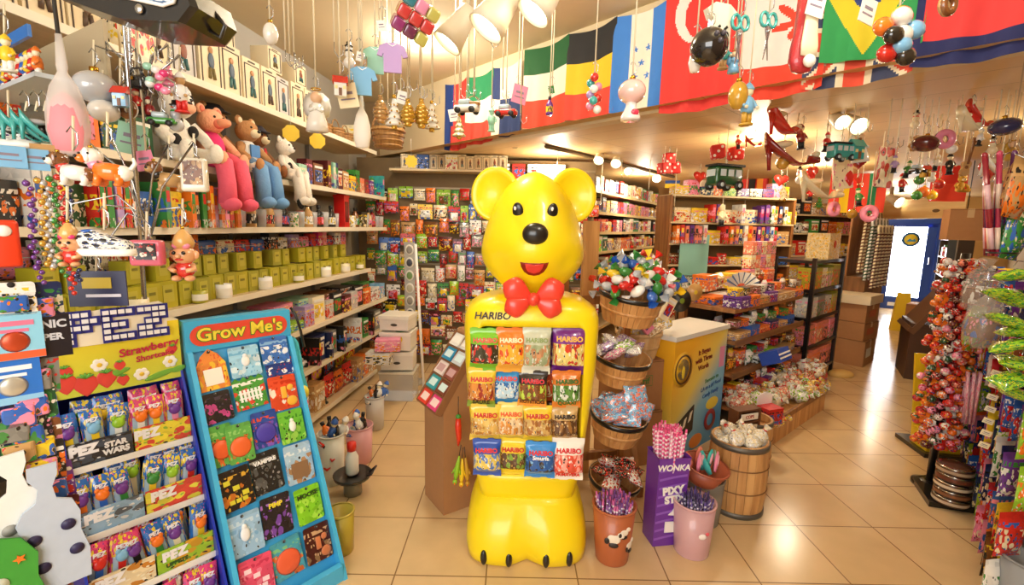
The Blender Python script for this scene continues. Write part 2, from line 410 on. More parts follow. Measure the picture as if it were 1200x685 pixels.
def pvar(c, n=3, **k):                                   # a few print variants per ground colour
    key = (c, tuple(k.items()))
    if key not in _pv: _pv[key] = [pm(c, **k) for _ in range(n)]
    return rnd.choice(_pv[key])
def mk(key, fn, mats):
    kk = (key, tuple(m.name for m in mats))
    return cached(kk, lambda: fn().mesh(list(mats), key if isinstance(key, str) else str(key[0])))

def carton(w, d, h, c):                                  # printed box: body, tuck flap line
    w, d, h = round(w, 2), round(d, 2), round(h, 2)
    def f():
        b = 0.0025
        m = MB().loft([[(-w/2+b, -d/2+b, 0), (w/2-b, -d/2+b, 0), (w/2-b, d/2-b, 0), (-w/2+b, d/2-b, 0)], [(-w/2, -d/2, b), (w/2, -d/2, b), (w/2, d/2, b), (-w/2, d/2, b)],
                       [(-w/2, -d/2, h-b), (w/2, -d/2, h-b), (w/2, d/2, h-b), (-w/2, d/2, h-b)], [(-w/2+b, -d/2+b, h), (w/2-b, -d/2+b, h), (w/2-b, d/2-b, h), (-w/2+b, d/2-b, h)]], 0, False)
        return m
    return mk(('carton', w, d, h), f, [pvar(c)])
def window_box(w, d, h, c):
    def f():
        m = MB().box((0, 0, h / 2), (w, d, h)); m.box((0, -d / 2, h * .45), (w * .7, .006, h * .5), 1); m.box((0, -d/2 - .003, h * .84), (w * .8, .004, h * .1), 2); return m
    return mk(('window_box', round(w, 2), round(d, 2), round(h, 2)), f, [M(HEX[c], .4), pvar(near(c)), M(HEX['white'], .4)])
def book(w, d, h, c):
    def f():
        m = MB().box((0, 0, h / 2), (w, .004, h), 0, T((0, -0.0, 0)))
        m = MB(); m.box((-w/2 + .002, 0, h/2), (.004, d, h)); m.box((w/2 - .002, 0, h/2), (.004, d, h)); m.box((0, -d/2 + .002, h/2), (w, .005, h)); m.box((0, .003, h/2), (w - .008, d - .01, h - .008), 1); m.box((0, -d/2 - .001, h * .7), (w * .6, .002, h * .25), 2); return m
    return mk(('book', round(w, 3), round(d, 2), round(h, 2)), f, [pvar(c, band=(.2, .8)), M('#efe8d6', .8), M(HEX[near(c)], .5)])
def mug(c, s=1):
    def f():
        m = MB().lathe([(.0, 0), (.034, 0), (.038, .004), (.039, .09), (.037, .092), (.035, .088), (.034, .01), (0, .008)], 18)
        m.tube([(.037, 0, .072), (.056, 0, .07), (.064, 0, .048), (.054, 0, .026), (.037, 0, .024)], .005, 6); return m
    return mk('mug', f, [pvar(c, band=(2, 3))])
def glass_cup(c):
    def f():
        m = MB().lathe([(0, 0), (.026, 0), (.03, .004), (.036, .1), (.034, .1), (.029, .008), (0, .007)], 16); m.lathe([(.0302, .025), (.0338, .065)], 16, mat=1, cap=False); return m
    return mk('glass_cup', f, [ALPHA_MIX_CLEAR('#e8eef0', .1, .4), pvar(c, band=(2, 3))])
def bottle(c):
    def f():
        m = MB().lathe([(0, 0), (.026, 0), (.03, .006), (.03, .075), (.026, .095), (.012, .112), (.011, .13)], 16); m.lathe([(.0135, .125), (.0135, .148), (0, .15)], 12, mat=1); m.lathe([(.0306, .02), (.0306, .068)], 16, mat=2, cap=False); return m
    return mk('bottle', f, [M(HEX[c], .15, coat=.5), M(HEX['black'], .4), pvar(near(c), band=(2, 3))])
def jar(c):
    def f():
        m = MB().lathe([(0, 0), (.034, 0), (.038, .006), (.038, .075), (.032, .088)], 18); m.lathe([(.035, .086), (.036, .09), (.036, .104), (.033, .107), (0, .107)], 18, mat=1); m.lathe([(.0385, .018), (.0385, .06)], 18, mat=2, cap=False); return m
    return mk('jar', f, [M('#e9e3c8', .12, coat=.6), M(HEX[c], .35), pvar(c, band=(2, 3))])
def candle(c):
    def f():
        m = MB().lathe([(0, 0), (.034, 0), (.037, .004), (.037, .07), (.035, .07), (.034, .06), (0, .058)], 18); m.cyl((0, 0, .055), (0, 0, .068), .0015, n=5, mat=1); m.lathe([(.0374, .015), (.0374, .05)], 18, mat=2, cap=False); return m
    return mk('candle', f, [M(HEX[c], .3, coat=.4), M('#222222', .8), M('#f3eee0', .6)])
def lunch_tin(c):
    def f():
        m = MB().rbox((0, 0, .075), (.19, .07, .15), .02); m.box((0, 0, .098), (.192, .072, .004), 1); m.tube([(-.04, 0, .148), (-.035, 0, .17), (.035, 0, .17), (.04, 0, .148)], .004, 6, 2); m.box((0, -.037, .1), (.02, .006, .025), 1); return m
    return mk('lunch_tin', f, [pvar(c), M(HEX['silver'], .3, metal=1), M(HEX['black'], .4)])
def snack_bag(w, h, c, bulge=.02):
    w, h = round(w, 2), round(h, 2)
    def f():
        def fn(sg):
            def g(u, v):
                e = max(0, min(1, (v - .06) / .2)) * max(0, min(1, (.94 - v) / .2)); e **= .6
                return ((u - .5) * w * (1 - .06 * e), sg * bulge * e * max(0, 1 - (2*u-1)**4), v * h)
            return g
        m = MB(); m.grid(fn(-1), 8, 10); g = MB(); g.grid(fn(1), 8, 10); m.add(g.v, [q[::-1] for q in g.f], 0, True); return m
    return mk(('snack_bag', w, h, bulge), f, [pvar(c, rough=.25, coat=.4)])
def blister(w, h, c, b='white'):                         # hang card with a clear bubble and a toy-shaped lump
    w, h = round(w, 2), round(h, 2)
    def f():
        n = 4; r = .008; poly = []
        for qx, qz, a0 in ((1, 1, 0), (-1, 1, PI/2), (-1, -1, PI), (1, -1, 1.5*PI)):
            for k in range(n): a = a0 + PI/2*k/(n-1); poly.append((qx*(w/2-r) + r*cos(a), h/2 + qz*(h/2-r) + r*sin(a)))
        m = MB().plate(poly, -.001, .001)
        m.rbox((0, 0, 0), (w*.66, h*.5, .014), .006, 1, T((0, -.007, h*.36), rx=PI/2))
        m.lathe([(.0001, 0), (.007, 0), (.007, .0008), (.0001, .0008)], 10, mat=2, T=T((0, -.0018, h*.93), rx=PI/2)); return m
    return mk(('blister', w, h), f, [pvar(c), pvar(b, band=(2, 3), rough=.12, coat=.8, scale=3), M('#2a2420', .8)])
def wrapped_candy(c, s=1.0):
    def f():
        m = MB().ball((0, 0, 0), (.022, .015, .013), 10, 7)
        for sx in (-1, 1):
            v = [(sx*.02, 0, 0)] + [(sx*.042, .016*cos(2*PI*k/7)*(1 if k % 2 else .7), .014*sin(2*PI*k/7)*(1 if k % 2 else .7)) for k in range(7)]
            m.add(v, [(0, 1+k, 1+(k+1) % 7) for k in range(7)])
        return m
    return mk('wrapped_candy', f, [M(HEX[c], .18, coat=.6)])
def candy_bag(c, c2='white', s=1.0):                     # clear bag of sweets tied at the top
    def f():
        rr = random.Random(5)
        m = MB().lathe([(.001, 0), (.05, .002), (.066, .02), (.07, .05), (.058, .082), (.024, .105), (.014, .113), (.028, .135), (.034, .15)], 14, cap=False)
        m.v = [(x*(1+.12*rr.uniform(-1, 1)), y*(.72+.12*rr.uniform(-1, 1)), z) for x, y, z in m.v]
        m.lathe([(.016, .108), (.018, .113), (.016, .118)], 10, mat=1); return m
    return mk('candy_bag', f, [PRINT(HEX[c], HEX[c2], HEX['white'], scale=7, rough=.18, coat=.7, band=(2, 3), amt=.6), M(HEX['red'], .4)])
def pillow_bag(c, c2='white', c3='cream', w=.15, h=.1):
    def f():
        rr = random.Random(8)
        def fn(sg):
            def g(u, v):
                e = (max(0, min(1, v / .25)) * max(0, min(1, (1 - v) / .25))) ** .5 * max(0, 1 - abs(2*u-1)**3) ** .6
                return ((u-.5)*w, (v-.5)*h, sg*.028*e + .004*sin(u*19+v*11)*e)
            return g
        m = MB().grid(fn(1), 12, 10); g = MB().grid(fn(-1), 12, 10); m.add(g.v, [q[::-1] for q in g.f], 0, True); return m
    return mk(('pillow_bag', w, h), f, [PRINT(HEX[c], HEX[c2], HEX[c3], scale=7, rough=.15, coat=.8, band=(2, 3), amt=.6)])

# ---------------------------------------------------------------- toys and tree ornaments
def figure(c, c2='cream', c3='black'):                   # standing figurine: boots, body, arms, head, hat
    def f():
        m = MB().lathe([(0, 0), (.03, 0), (.03, .008), (.012, .012)], 14, mat=2)
        m.tube([(-.012, 0, .01), (-.011, 0, .06)], [.012, .013], 8, 2); m.tube([(.012, 0, .01), (.011, 0, .06)], [.012, .013], 8, 2)
        m.lathe([(.012, .05), (.027, .058), (.028, .085), (.022, .115), (.01, .125)], 12)
        for sx in (-1, 1): m.tube([(sx*.02, 0, .112), (sx*.036, -.006, .09), (sx*.03, -.022, .075)], [.009, .008, .007], 7); m.ball((sx*.029, -.026, .073), .008, 8, 6, 1)
        m.ball((0, -.001, .143), (.02, .019, .022), 12, 8, 1); m.lathe([(.024, .152), (.022, .158), (.016, .17), (.005, .182), (0, .183)], 12); return m
    return mk('figure', f, [M(HEX[c], .4, coat=.3), M(HEX[c2], .4), M(HEX[c3], .4)])
def teddy(c, c2='cream', cloth=None):                    # seated soft toy: body, legs forward, arms, head with muzzle and ears
    def f():
        m = MB().ball((0, .0, .1), (.07, .06, .1), 16, 12, 2 if cloth else 0)
        for sx in (-1, 1):
            m.tube([(sx*.04, -.01, .04), (sx*.06, -.09, .03), (sx*.065, -.13, .03)], [.036, .032, .03], 10, 2 if cloth else 0); m.ball((sx*.066, -.145, .04), (.03, .02, .042), 12, 8, 0)
            m.tube([(sx*.055, -.01, .16), (sx*.095, -.04, .11), (sx*.085, -.08, .08)], [.026, .024, .022], 10); m.ball((sx*.05, 0, .30), (.026, .014, .028), 12, 8); m.ball((sx*.05, -.008, .30), (.016, .012, .018), 10, 6, 1)
        m.ball((0, -.01, .245), (.068, .062, .062), 18, 12); m.ball((0, -.062, .23), (.034, .03, .026), 14, 9, 1); m.ball((0, -.092, .24), (.012, .008, .009), 10, 6, 3)
        for sx in (-1, 1): m.ball((sx*.027, -.064, .262), .007, 8, 6, 3)
        return m
    return mk('teddy', f, [M(HEX[c] if c in HEX else c, .9, bump=.4, bscale=90), M(HEX[c2], .9), M(HEX[cloth or 'white'], .85, bump=.2, bscale=80), M('#16120f', .3)])
def dog_ornament(c, c2='white', c3='red'):               # glass dog: body, four legs, head, muzzle, ears, collar, tail
    def f():
        m = MB().tube([(.045, 0, .045), (.0, 0, .05), (-.035, 0, .055)], [.028, .032, .03], 14, 1); m.ball((.045, 0, .046), .028, 14, 9, 0)
        for x in (-.03, .04):
            for y in (-.016, .016): m.tube([(x, y, .04), (x - .003, y, .006)], [.014, .012], 9, 1); m.ball((x - .007, y, .006), (.014, .011, .008), 9, 6, 1)
        m.tube([(-.035, 0, .06), (-.05, 0, .085)], [.024, .022], 12, 2); m.ball((-.055, -.002, .1), (.033, .03, .03), 16, 10, 0); m.ball((-.07, -.022, .092), (.018, .02, .015), 12, 8, 1); m.ball((-.077, -.039, .097), .006, 8, 6, 3)
        for sy in (-1, 1): m.ball((-.05 + .003*sy, .028*sy, .104), (.012, .007, .024), 10, 7, 0)
        for dx in (-.045, -.072): m.ball((dx, -.029, .108), .0045, 8, 6, 3)
        m.tube([(.07, 0, .06), (.085, 0, .08), (.08, 0, .1)], [.008, .007, .004], 7, 0); m.lathe([(.007, .128), (.007, .138), (0, .139)], 8, (-.055, 0, 0), 4); return m
    return mk('dog_ornament', f, [M(HEX[c], .1, coat=1), M(HEX[c2], .1, coat=1), M(HEX[c3], .12, coat=1), M('#111111', .1), M(HEX['gold'], .2, metal=1)])
def troll_ornament(c='hot pink'):                        # crouched figure: big head with tuft of hair, bow, body, arms, feet
    def f():
        m = MB().ball((0, 0, .045), (.035, .03, .036), 14, 9, 2)
        for sx in (-1, 1):
            m.ball((sx*.024, -.018, .01), (.017, .024, .012), 10, 7, 1); m.tube([(sx*.03, -.005, .06), (sx*.045, -.02, .045), (sx*.02, -.035, .04)], [.011, .01, .009], 8, 1); m.ball((sx*.042, 0, .1), (.013, .008, .016), 9, 6, 1)
            m.ball((sx*.017, -.036, .108), .0075, 9, 6, 4); m.ball((sx*.016, -.018, .135), (.018, .013, .013), 10, 7, 0)
        m.ball((0, -.002, .098), (.042, .038, .036), 16, 11, 1); m.ball((0, -.042, .096), (.011, .01, .009), 9, 6, 1); m.ball((0, -.036, .083), (.016, .008, .005), 10, 6, 2)
        m.lathe([(.03, .125), (.038, .145), (.026, .175), (.01, .195), (0, .2)], 12, mat=3); m.lathe([(.006, .195), (.007, .208), (0, .209)], 8, mat=5); return m
    return mk('troll_ornament', f, [M(HEX[c], .2, coat=.8), M('#e2a878', .15, coat=.9), M(HEX['red'], .15, coat=.9), M('#d9a860', .3, coat=.6), M('#181412', .1), M(HEX['gold'], .2, metal=1)])
def bauble(c, sx=1, sz=1):
    def f():
        m = MB().ball((0, 0, -.04*sz), (.036*sx, .036*sx, .036*sz), 20, 14); m.lathe([(.009, -.008), (.009, .004), (.003, .006), (0, .006)], 10, mat=1); return m
    return mk(('bauble', sx, sz), f, [M(HEX[c], .08, coat=1), M(HEX['gold'], .2, metal=1)])
def die(c='red'):
    def f():
        m = MB().rbox((0, 0, 0), (.07, .07, .07), .012)
        d = lambda p, n: m.ball(p, tuple(.0012 if abs(a) > .5 else .0075 for a in n), 10, 6, 1)
        q = .02
        for s in (-1, 1):
            for a, b in [(-q, -q), (q, q), (0, 0)] + ([(q, -q), (-q, q)] if s > 0 else []):
                d((a, s*.0355, b), (0, 1, 0)); d((s*.0355, a, b), (1, 0, 0)); d((a, b, s*.0355), (0, 0, 1))
        return m
    return mk('die', f, [M(HEX[c], .7, bump=.3, bscale=120), M('#f7f3ea', .5)])
def shoe(c, c2='cream'):                                 # high-heeled pump seen as an ornament
    def f():
        n = 14; rings = []
        for k in range(n + 1):
            t = k / n; x = -.075 + .15 * t; z0 = .075 * max(0, 1 - t * 1.6) ** 1.4
            w = .02 + .012 * sin(PI * min(1, t * 1.15)) - .006 * (t > .92); hgt = .05 * max(.18, (1 - t * 1.5)) if t < .75 else .02 + .01 * sin((1 - t) * 4 * PI / 2)
            rings.append([(x, w * cos(2*PI*j/12), z0 + hgt * .5 + hgt * .5 * sin(2*PI*j/12)) for j in range(12)])
        m = MB().loft(rings, 0, True); m.tube([(-.066, 0, .08), (-.07, 0, .04), (-.072, 0, 0)], [.016, .007, .006], 8, 0); m.ball((-.03, 0, .075), (.036, .017, .012), 12, 7, 1); m.ball((.066, -.0, .028), (.013, .016, .01), 10, 6, 1); return m
    return mk('shoe', f, [M(HEX[c], .18, coat=.8, bump=.15, bscale=200), M(HEX[c2], .4)])
def sneaker(c='white', c2='navy'):
    def f():
        rings = []
        for k in range(13):
            t = k / 12; x = -.06 + .12 * t; h = .05 - .028 * max(0, (t - .35) / .65) ** .8; w = .02 + .006 * sin(PI * t)
            if k in (0, 12): w *= .6; h *= .6
            rings.append([(x, w * cos(2*PI*j/12), .014 + h/2 + h/2 * sin(2*PI*j/12)) for j in range(12)])
        m = MB().loft(rings, 0, True)
        m.loft([superring_(.064, .026, 0), superring_(.066, .028, .006), superring_(.064, .026, .018)], 1, True)
        for k in range(4): m.box((-.02 + k*.014, 0, .062 - k*.007), (.004, .03, .003), 2)
        m.ball((-.035, 0, .06), (.02, .014, .006), 10, 6, 3); return m
    return mk('sneaker', f, [pm(c, 'black', c2, band=(2, 3), scale=8), M('#f4f0e8', .4), M('#ffffff', .5), M(HEX[c2], .6)])
def superring_(w, d, z, n=20, e=2.6):
    out = []
    for j in range(n):
        a = 2*PI*j/n; c, s_ = cos(a), sin(a); out.append((w*math.copysign(abs(c)**(2/e), c), d*math.copysign(abs(s_)**(2/e), s_), z))
    return out
def xmas_tree(c='white', c2='gold'):
    def f():
        m = MB()
        for k in range(4): m.lathe([(.034 - .007*k, .0 + .022*k), (.033 - .007*k, .004 + .022*k), (.012 - .002*k, .026 + .022*k)], 14)
        m.lathe([(.01, -.014), (.012, -.012), (.011, 0)], 10, mat=1); m.ball((0, 0, .1), .008, 8, 6, 1)
        for k in range(4):
            for j in range(6): a = j*PI/3 + k*.5; r = .032 - .007*k; m.ball((r*cos(a), r*sin(a), .003 + .022*k), .004, 6, 5, 1)
        return m
    return mk('xmas_tree', f, [M(HEX[c], .2, coat=.8), M(HEX[c2], .25, metal=.6)])
def pinecone(c='gold'):
    def f():
        m = MB()
        for k in range(6):
            z = .08 - k*.014; r = [.012, .022, .029, .031, .027, .016][k]
            m.lathe([(r*.55, z + .016), (r, z), (r*.7, z - .008)], 9, T=T(rz=k*.35)); 
        m.lathe([(.008, .088), (.009, .1), (0, .101)], 8); return m
    return mk('pinecone', f, [M(HEX[c], .2, metal=.5, coat=.6)])
def house(c, c2='red'):
    def f():
        m = MB().box((0, 0, .03), (.055, .045, .06)); m.loft([[(-.035, -.03, .058), (.035, -.03, .058), (.035, .03, .058), (-.035, .03, .058)], [(-.035, -.002, .095), (.035, -.002, .095), (.035, .002, .095), (-.035, .002, .095)]], 1, False)
        m.box((.018, 0, .09), (.01, .01, .026), 2); m.box((0, -.024, .018), (.014, .004, .034), 2)
        for sx in (-1, 1): m.box((sx*.018, -.024, .038), (.012, .004, .014), 3)
        return m
    return mk('house', f, [M(HEX[c], .15, coat=.8), M(HEX[c2], .2, coat=.8), M(HEX['brown'], .3), M('#ffe9a0', .2)])
def van(c='dark green'):
    def f():
        m = MB().rbox((0, 0, .05), (.13, .06, .07), .012); m.box((.0, 0, .088), (.134, .062, .008), 1)
        for x in (-.042, .042):
            for y in (-.03, .03): m.lathe([(.001, -.006), (.017, -.006), (.017, .006), (.001, .006)], 14, mat=2, T=T((x, y, .016), rx=PI/2)); m.lathe([(.001, -.007), (.008, -.007), (.008, .007), (.001, .007)], 10, mat=3, T=T((x, y, .016), rx=PI/2))
        for x in (-.036, .0, .036): m.box((x, -.031, .06), (.024, .003, .024), 3)
        m.box((-.0655, 0, .06), (.003, .042, .024), 3); return m
    return mk('van', f, [M(HEX[c], .15, coat=.8), M(HEX['black'], .3), M('#181818', .5), M('#c9d8dc', .1)])
def lips(c='red'):
    def f():
        m = MB()
        for sz in (-1, 1):
            m.tube([(-.055, 0, 0), (-.03, -.008, sz*.014), (-.01, -.012, sz*.02), (0, -.012, sz*.016), (.01, -.012, sz*.02), (.03, -.008, sz*.014), (.055, 0, 0)], [.004, .012, .015, .014, .015, .012, .004], 10)
        return m
    return mk('lips', f, [M(HEX[c], .12, coat=1)])
def heart(c='red'):
    def f():
        poly = []
        for k in range(36):
            t = 2*PI*k/36; poly.append((.0026*16*sin(t)**3, .0026*(13*cos(t) - 5*cos(2*t) - 2*cos(3*t) - cos(4*t))))
        m = MB(); sl = [(-.016, .4), (-.012, .8), (0, 1), (.012, .8), (.016, .4)]
        m.loft([[(x*k, y, z*k) for x, z in poly] for y, k in sl], 0, True); return m
    return mk('heart', f, [M(HEX[c], .15, coat=.9)])
def rosette(c='red'):                                    # ribbon bow with loops
    def f():
        m = MB()
        for k in range(8):
            a = 2*PI*k/8
            m.tube([(0, 0, 0), (.05*cos(a), -.018, .05*sin(a)), (.075*cos(a+.25), -.004, .06*sin(a+.25)), (.05*cos(a+.5), .01, .05*sin(a+.5)), (0, 0, 0)], [.004, .013, .016, .013, .004], 6)
        m.ball((0, -.012, 0), .016, 10, 7); return m
    return mk('rosette', f, [M(HEX[c], .25, coat=.8)])
def shirt(c):
    def f():
        p = [(-.022, 0), (.022, 0), (.05, -.014), (.062, -.05), (.042, -.056), (.036, -.04), (.036, -.115), (-.036, -.115), (-.036, -.04), (-.042, -.056), (-.062, -.05), (-.05, -.014)]
        m = MB().plate(p, -.006, .006); m.tube([(-.02, -.004, -.001), (0, -.007, -.014), (.02, -.004, -.001)], .0022, 6, 1); return m
    return mk('shirt', f, [M(HEX[c], .7), M('#ffffff', .7)])
def star(c='yellow', n=8, r=.05, k=.82):
    def f():
        p = [((r if j % 2 else r*k)*cos(2*PI*j/(2*n)), (r if j % 2 else r*k)*sin(2*PI*j/(2*n))) for j in range(2*n)]
        return MB().plate(p, -.0015, .0015)
    return mk(('star', n, r, k), f, [M(HEX[c], .5)])
def tag_card(c='white', w=.05, h=.06):
    def f():
        m = MB().plate([(-w/2, 0), (w/2, 0), (w/2, h), (-w/2, h)], -.001, .001); m.box((0, -.0014, h*.6), (w*.55, .001, h*.12), 1); m.box((0, -.0014, h*.35), (w*.7, .001, h*.06), 1); return m
    return mk(('tag_card', w, h), f, [M(HEX[c], .7), M('#8a7f90', .7)])
def angel(c='white', c2='gold'):
    def f():
        m = MB().lathe([(.034, 0), (.03, .03), (.018, .07), (.014, .085)], 14); m.ball((0, 0, .103), .018, 12, 8, 1)
        for sx in (-1, 1):
            m.loft([[(sx*(.008 + .05*t*cos(a) * .7), .012 + .006*t, .06 + .045*t*sin(a) + .02) for a in [2*PI*j/10 for j in range(10)]] for t in (.3, 1)], 0, True)
            m.tube([(sx*.014, -.004, .075), (sx*.018, -.02, .06), (sx*.004, -.028, .064)], [.007, .006, .005], 7)
        m.tube([(.014*cos(2*PI*j/12), .014*sin(2*PI*j/12), .128) for j in range(13)], .002, 5, 2); return m
    return mk('angel', f, [M(HEX[c], .2, coat=.7), M('#e9bf98', .3), M(HEX[c2], .2, metal=1)])
def snowman(c='white', c2='red'):
    def f():
        m = MB().ball((0, 0, .028), .03, 14, 9); m.ball((0, 0, .07), .022, 12, 8); m.ball((0, 0, .1), .017, 12, 8); m.lathe([(.022, .111), (.022, .114), (.013, .115), (.012, .132), (0, .133)], 12, mat=2)
        m.lathe([(.018, .083), (.021, .087), (.018, .091)], 12, mat=1); m.cyl((0, -.016, .1), (0, -.034, .098), .004, .001, 7, 3)
        for sx in (-1, 1): m.ball((sx*.006, -.016, .105), .0025, 6, 5, 2)
        return m
    return mk('snowman', f, [M(HEX[c], .15, coat=.8), M(HEX[c2], .3), M('#161414', .2), M(HEX['orange'], .3)])
def guitar(c='red'):
    def f():
        p = []
        for k in range(28):
            t = 2*PI*k/28; r = .026 + .007*cos(2*t) - .003*cos(4*t); p.append((r*sin(t)*.9, -.03 + 1.25*r*cos(t)))
        m = MB().plate(p, -.008, .008); m.box((0, -.009, .045), (.009, .008, .11), 1); m.box((0, -.009, .105), (.016, .007, .024), 1); m.ball((0, -.008, -.025), (.009, .002, .009), 10, 6, 1); return m
    return mk('guitar', f, [M(HEX[c], .12, coat=1), M(HEX['brown'], .3)])
def donut(c='brown', c2='pink'):
    def f():
        def g(r0, r1, z0):
            return lambda u, v: ((r0 + r1*cos(2*PI*v))*cos(2*PI*u), (r0 + r1*cos(2*PI*v))*sin(2*PI*u), z0 + r1*sin(2*PI*v))
        m = MB().grid(g(.028, .014, 0), 20, 10, 0, True, T(rx=PI/2)); m.grid(g(.028, .0142, .002), 20, 10, 1, True, T((0, -.002, 0), rx=PI/2)); return m
    return mk('donut', f, [M(HEX[c], .4), M(HEX[c2], .2, coat=.8)])
def scissors(c='turquoise'):
    def f():
        m = MB()
        for sx in (-1, 1):
            m.tube([(sx*.014 + .013*cos(2*PI*j/12), 0, .03 + .018*sin(2*PI*j/12)) for j in range(13)], .0045, 6, 0); m.loft([[(sx*.006 - .004, -.002, .014), (sx*.006 + .004, -.002, .014), (sx*.006 + .004, .002, .014), (sx*.006 - .004, .002, .014)], [(-sx*.008 - .001, -.001, -.075), (-sx*.008 + .001, -.001, -.075), (-sx*.008 + .001, .001, -.075), (-sx*.008 - .001, .001, -.075)]], 1, False)
        m.ball((0, -.003, .0), .004, 8, 6, 1); return m
    return mk('scissors', f, [M(HEX[c], .15, coat=.8), M(HEX['silver'], .2, metal=.8)])
def toy_car(c='red'):
    def f():
        m = MB().rbox((0, 0, .02), (.1, .046, .024), .009); m.rbox((-.006, 0, .042), (.052, .04, .024), .009, 3)
        for x in (-.03, .03):
            for y in (-.023, .023): m.lathe([(.001, -.005), (.012, -.005), (.012, .005), (.001, .005)], 12, mat=1, T=T((x, y, .011), rx=PI/2))
        m.box((.05, 0, .024), (.003, .03, .006), 2); m.box((-.05, 0, .024), (.003, .03, .006), 2); return m
    return mk('toy_car', f, [M(HEX[c], .15, coat=.8), M('#151515', .5), M(HEX['silver'], .2), M('#aebfc6', .1, coat=.8)])
def basket(c='tan'):
    def f():
        m = MB().lathe([(0, 0), (.05, 0), (.062, .07), (.058, .07), (.048, .006), (0, .005)], 20)
        for k in range(4): m.tube([((.051 + .0035*k) * cos(2*PI*j/20), (.051 + .0035*k) * sin(2*PI*j/20), .006 + .018*k) for j in range(21)], .004, 5)
        m.tube([(.06*cos(a), 0, .07 + .06*sin(a)) for a in [PI*k/10 for k in range(11)]], .004, 6); return m
    return mk('basket', f, [WOOD('#8a5f30', '#b98a4e', 3)])
def lollipop(c, c2='white'):
    def f():
        m = MB().cyl((0, 0, -.1), (0, 0, 0), .0024, n=6, mat=1); m.ball((0, 0, .014), (.02, .02, .019), 12, 8); v = [(0, 0, 0)] + [(.02*cos(2*PI*k/8), .02*sin(2*PI*k/8), -.016 - .006*(k % 2)) for k in range(8)]; m.add(v, [(0, 1+k, 1+(k+1) % 8) for k in range(8)], 2); return m
    return mk('lollipop', f, [PRINT(HEX[c], HEX[c2], HEX[near(c)], scale=3, rough=.12, coat=.8, band=(2, 3)), M('#f2efe6', .5), M(HEX[c2], .15, coat=.6)])
# ================================================================ the yellow bear display stand
from mathutils.bvhtree import BVHTree
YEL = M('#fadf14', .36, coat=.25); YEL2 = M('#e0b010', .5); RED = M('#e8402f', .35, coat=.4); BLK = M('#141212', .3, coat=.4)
def superring(w, d, z, n=64, e=4.0, yoff=0, fy=None):
    out = []
    for j in range(n):
        a = 2 * PI * j / n; c, s_ = cos(a), sin(a)
        x = w * math.copysign(abs(c) ** (2 / e), c); y = d * math.copysign(abs(s_) ** (2 / e), s_)
        if fy: y = fy(x, y)
        out.append((x, y + yoff, z))
    return out
def boolean_cut(me, cutter_mb, mats):
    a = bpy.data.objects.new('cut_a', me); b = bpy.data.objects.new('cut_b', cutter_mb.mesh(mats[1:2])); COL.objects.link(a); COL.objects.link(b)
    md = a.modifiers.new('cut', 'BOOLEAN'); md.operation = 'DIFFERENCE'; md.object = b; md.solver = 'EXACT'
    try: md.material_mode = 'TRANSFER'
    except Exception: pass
    dg = bpy.context.evaluated_depsgraph_get(); r = bpy.data.meshes.new_from_object(a.evaluated_get(dg))
    bpy.data.objects.remove(a); bpy.data.objects.remove(b); return r
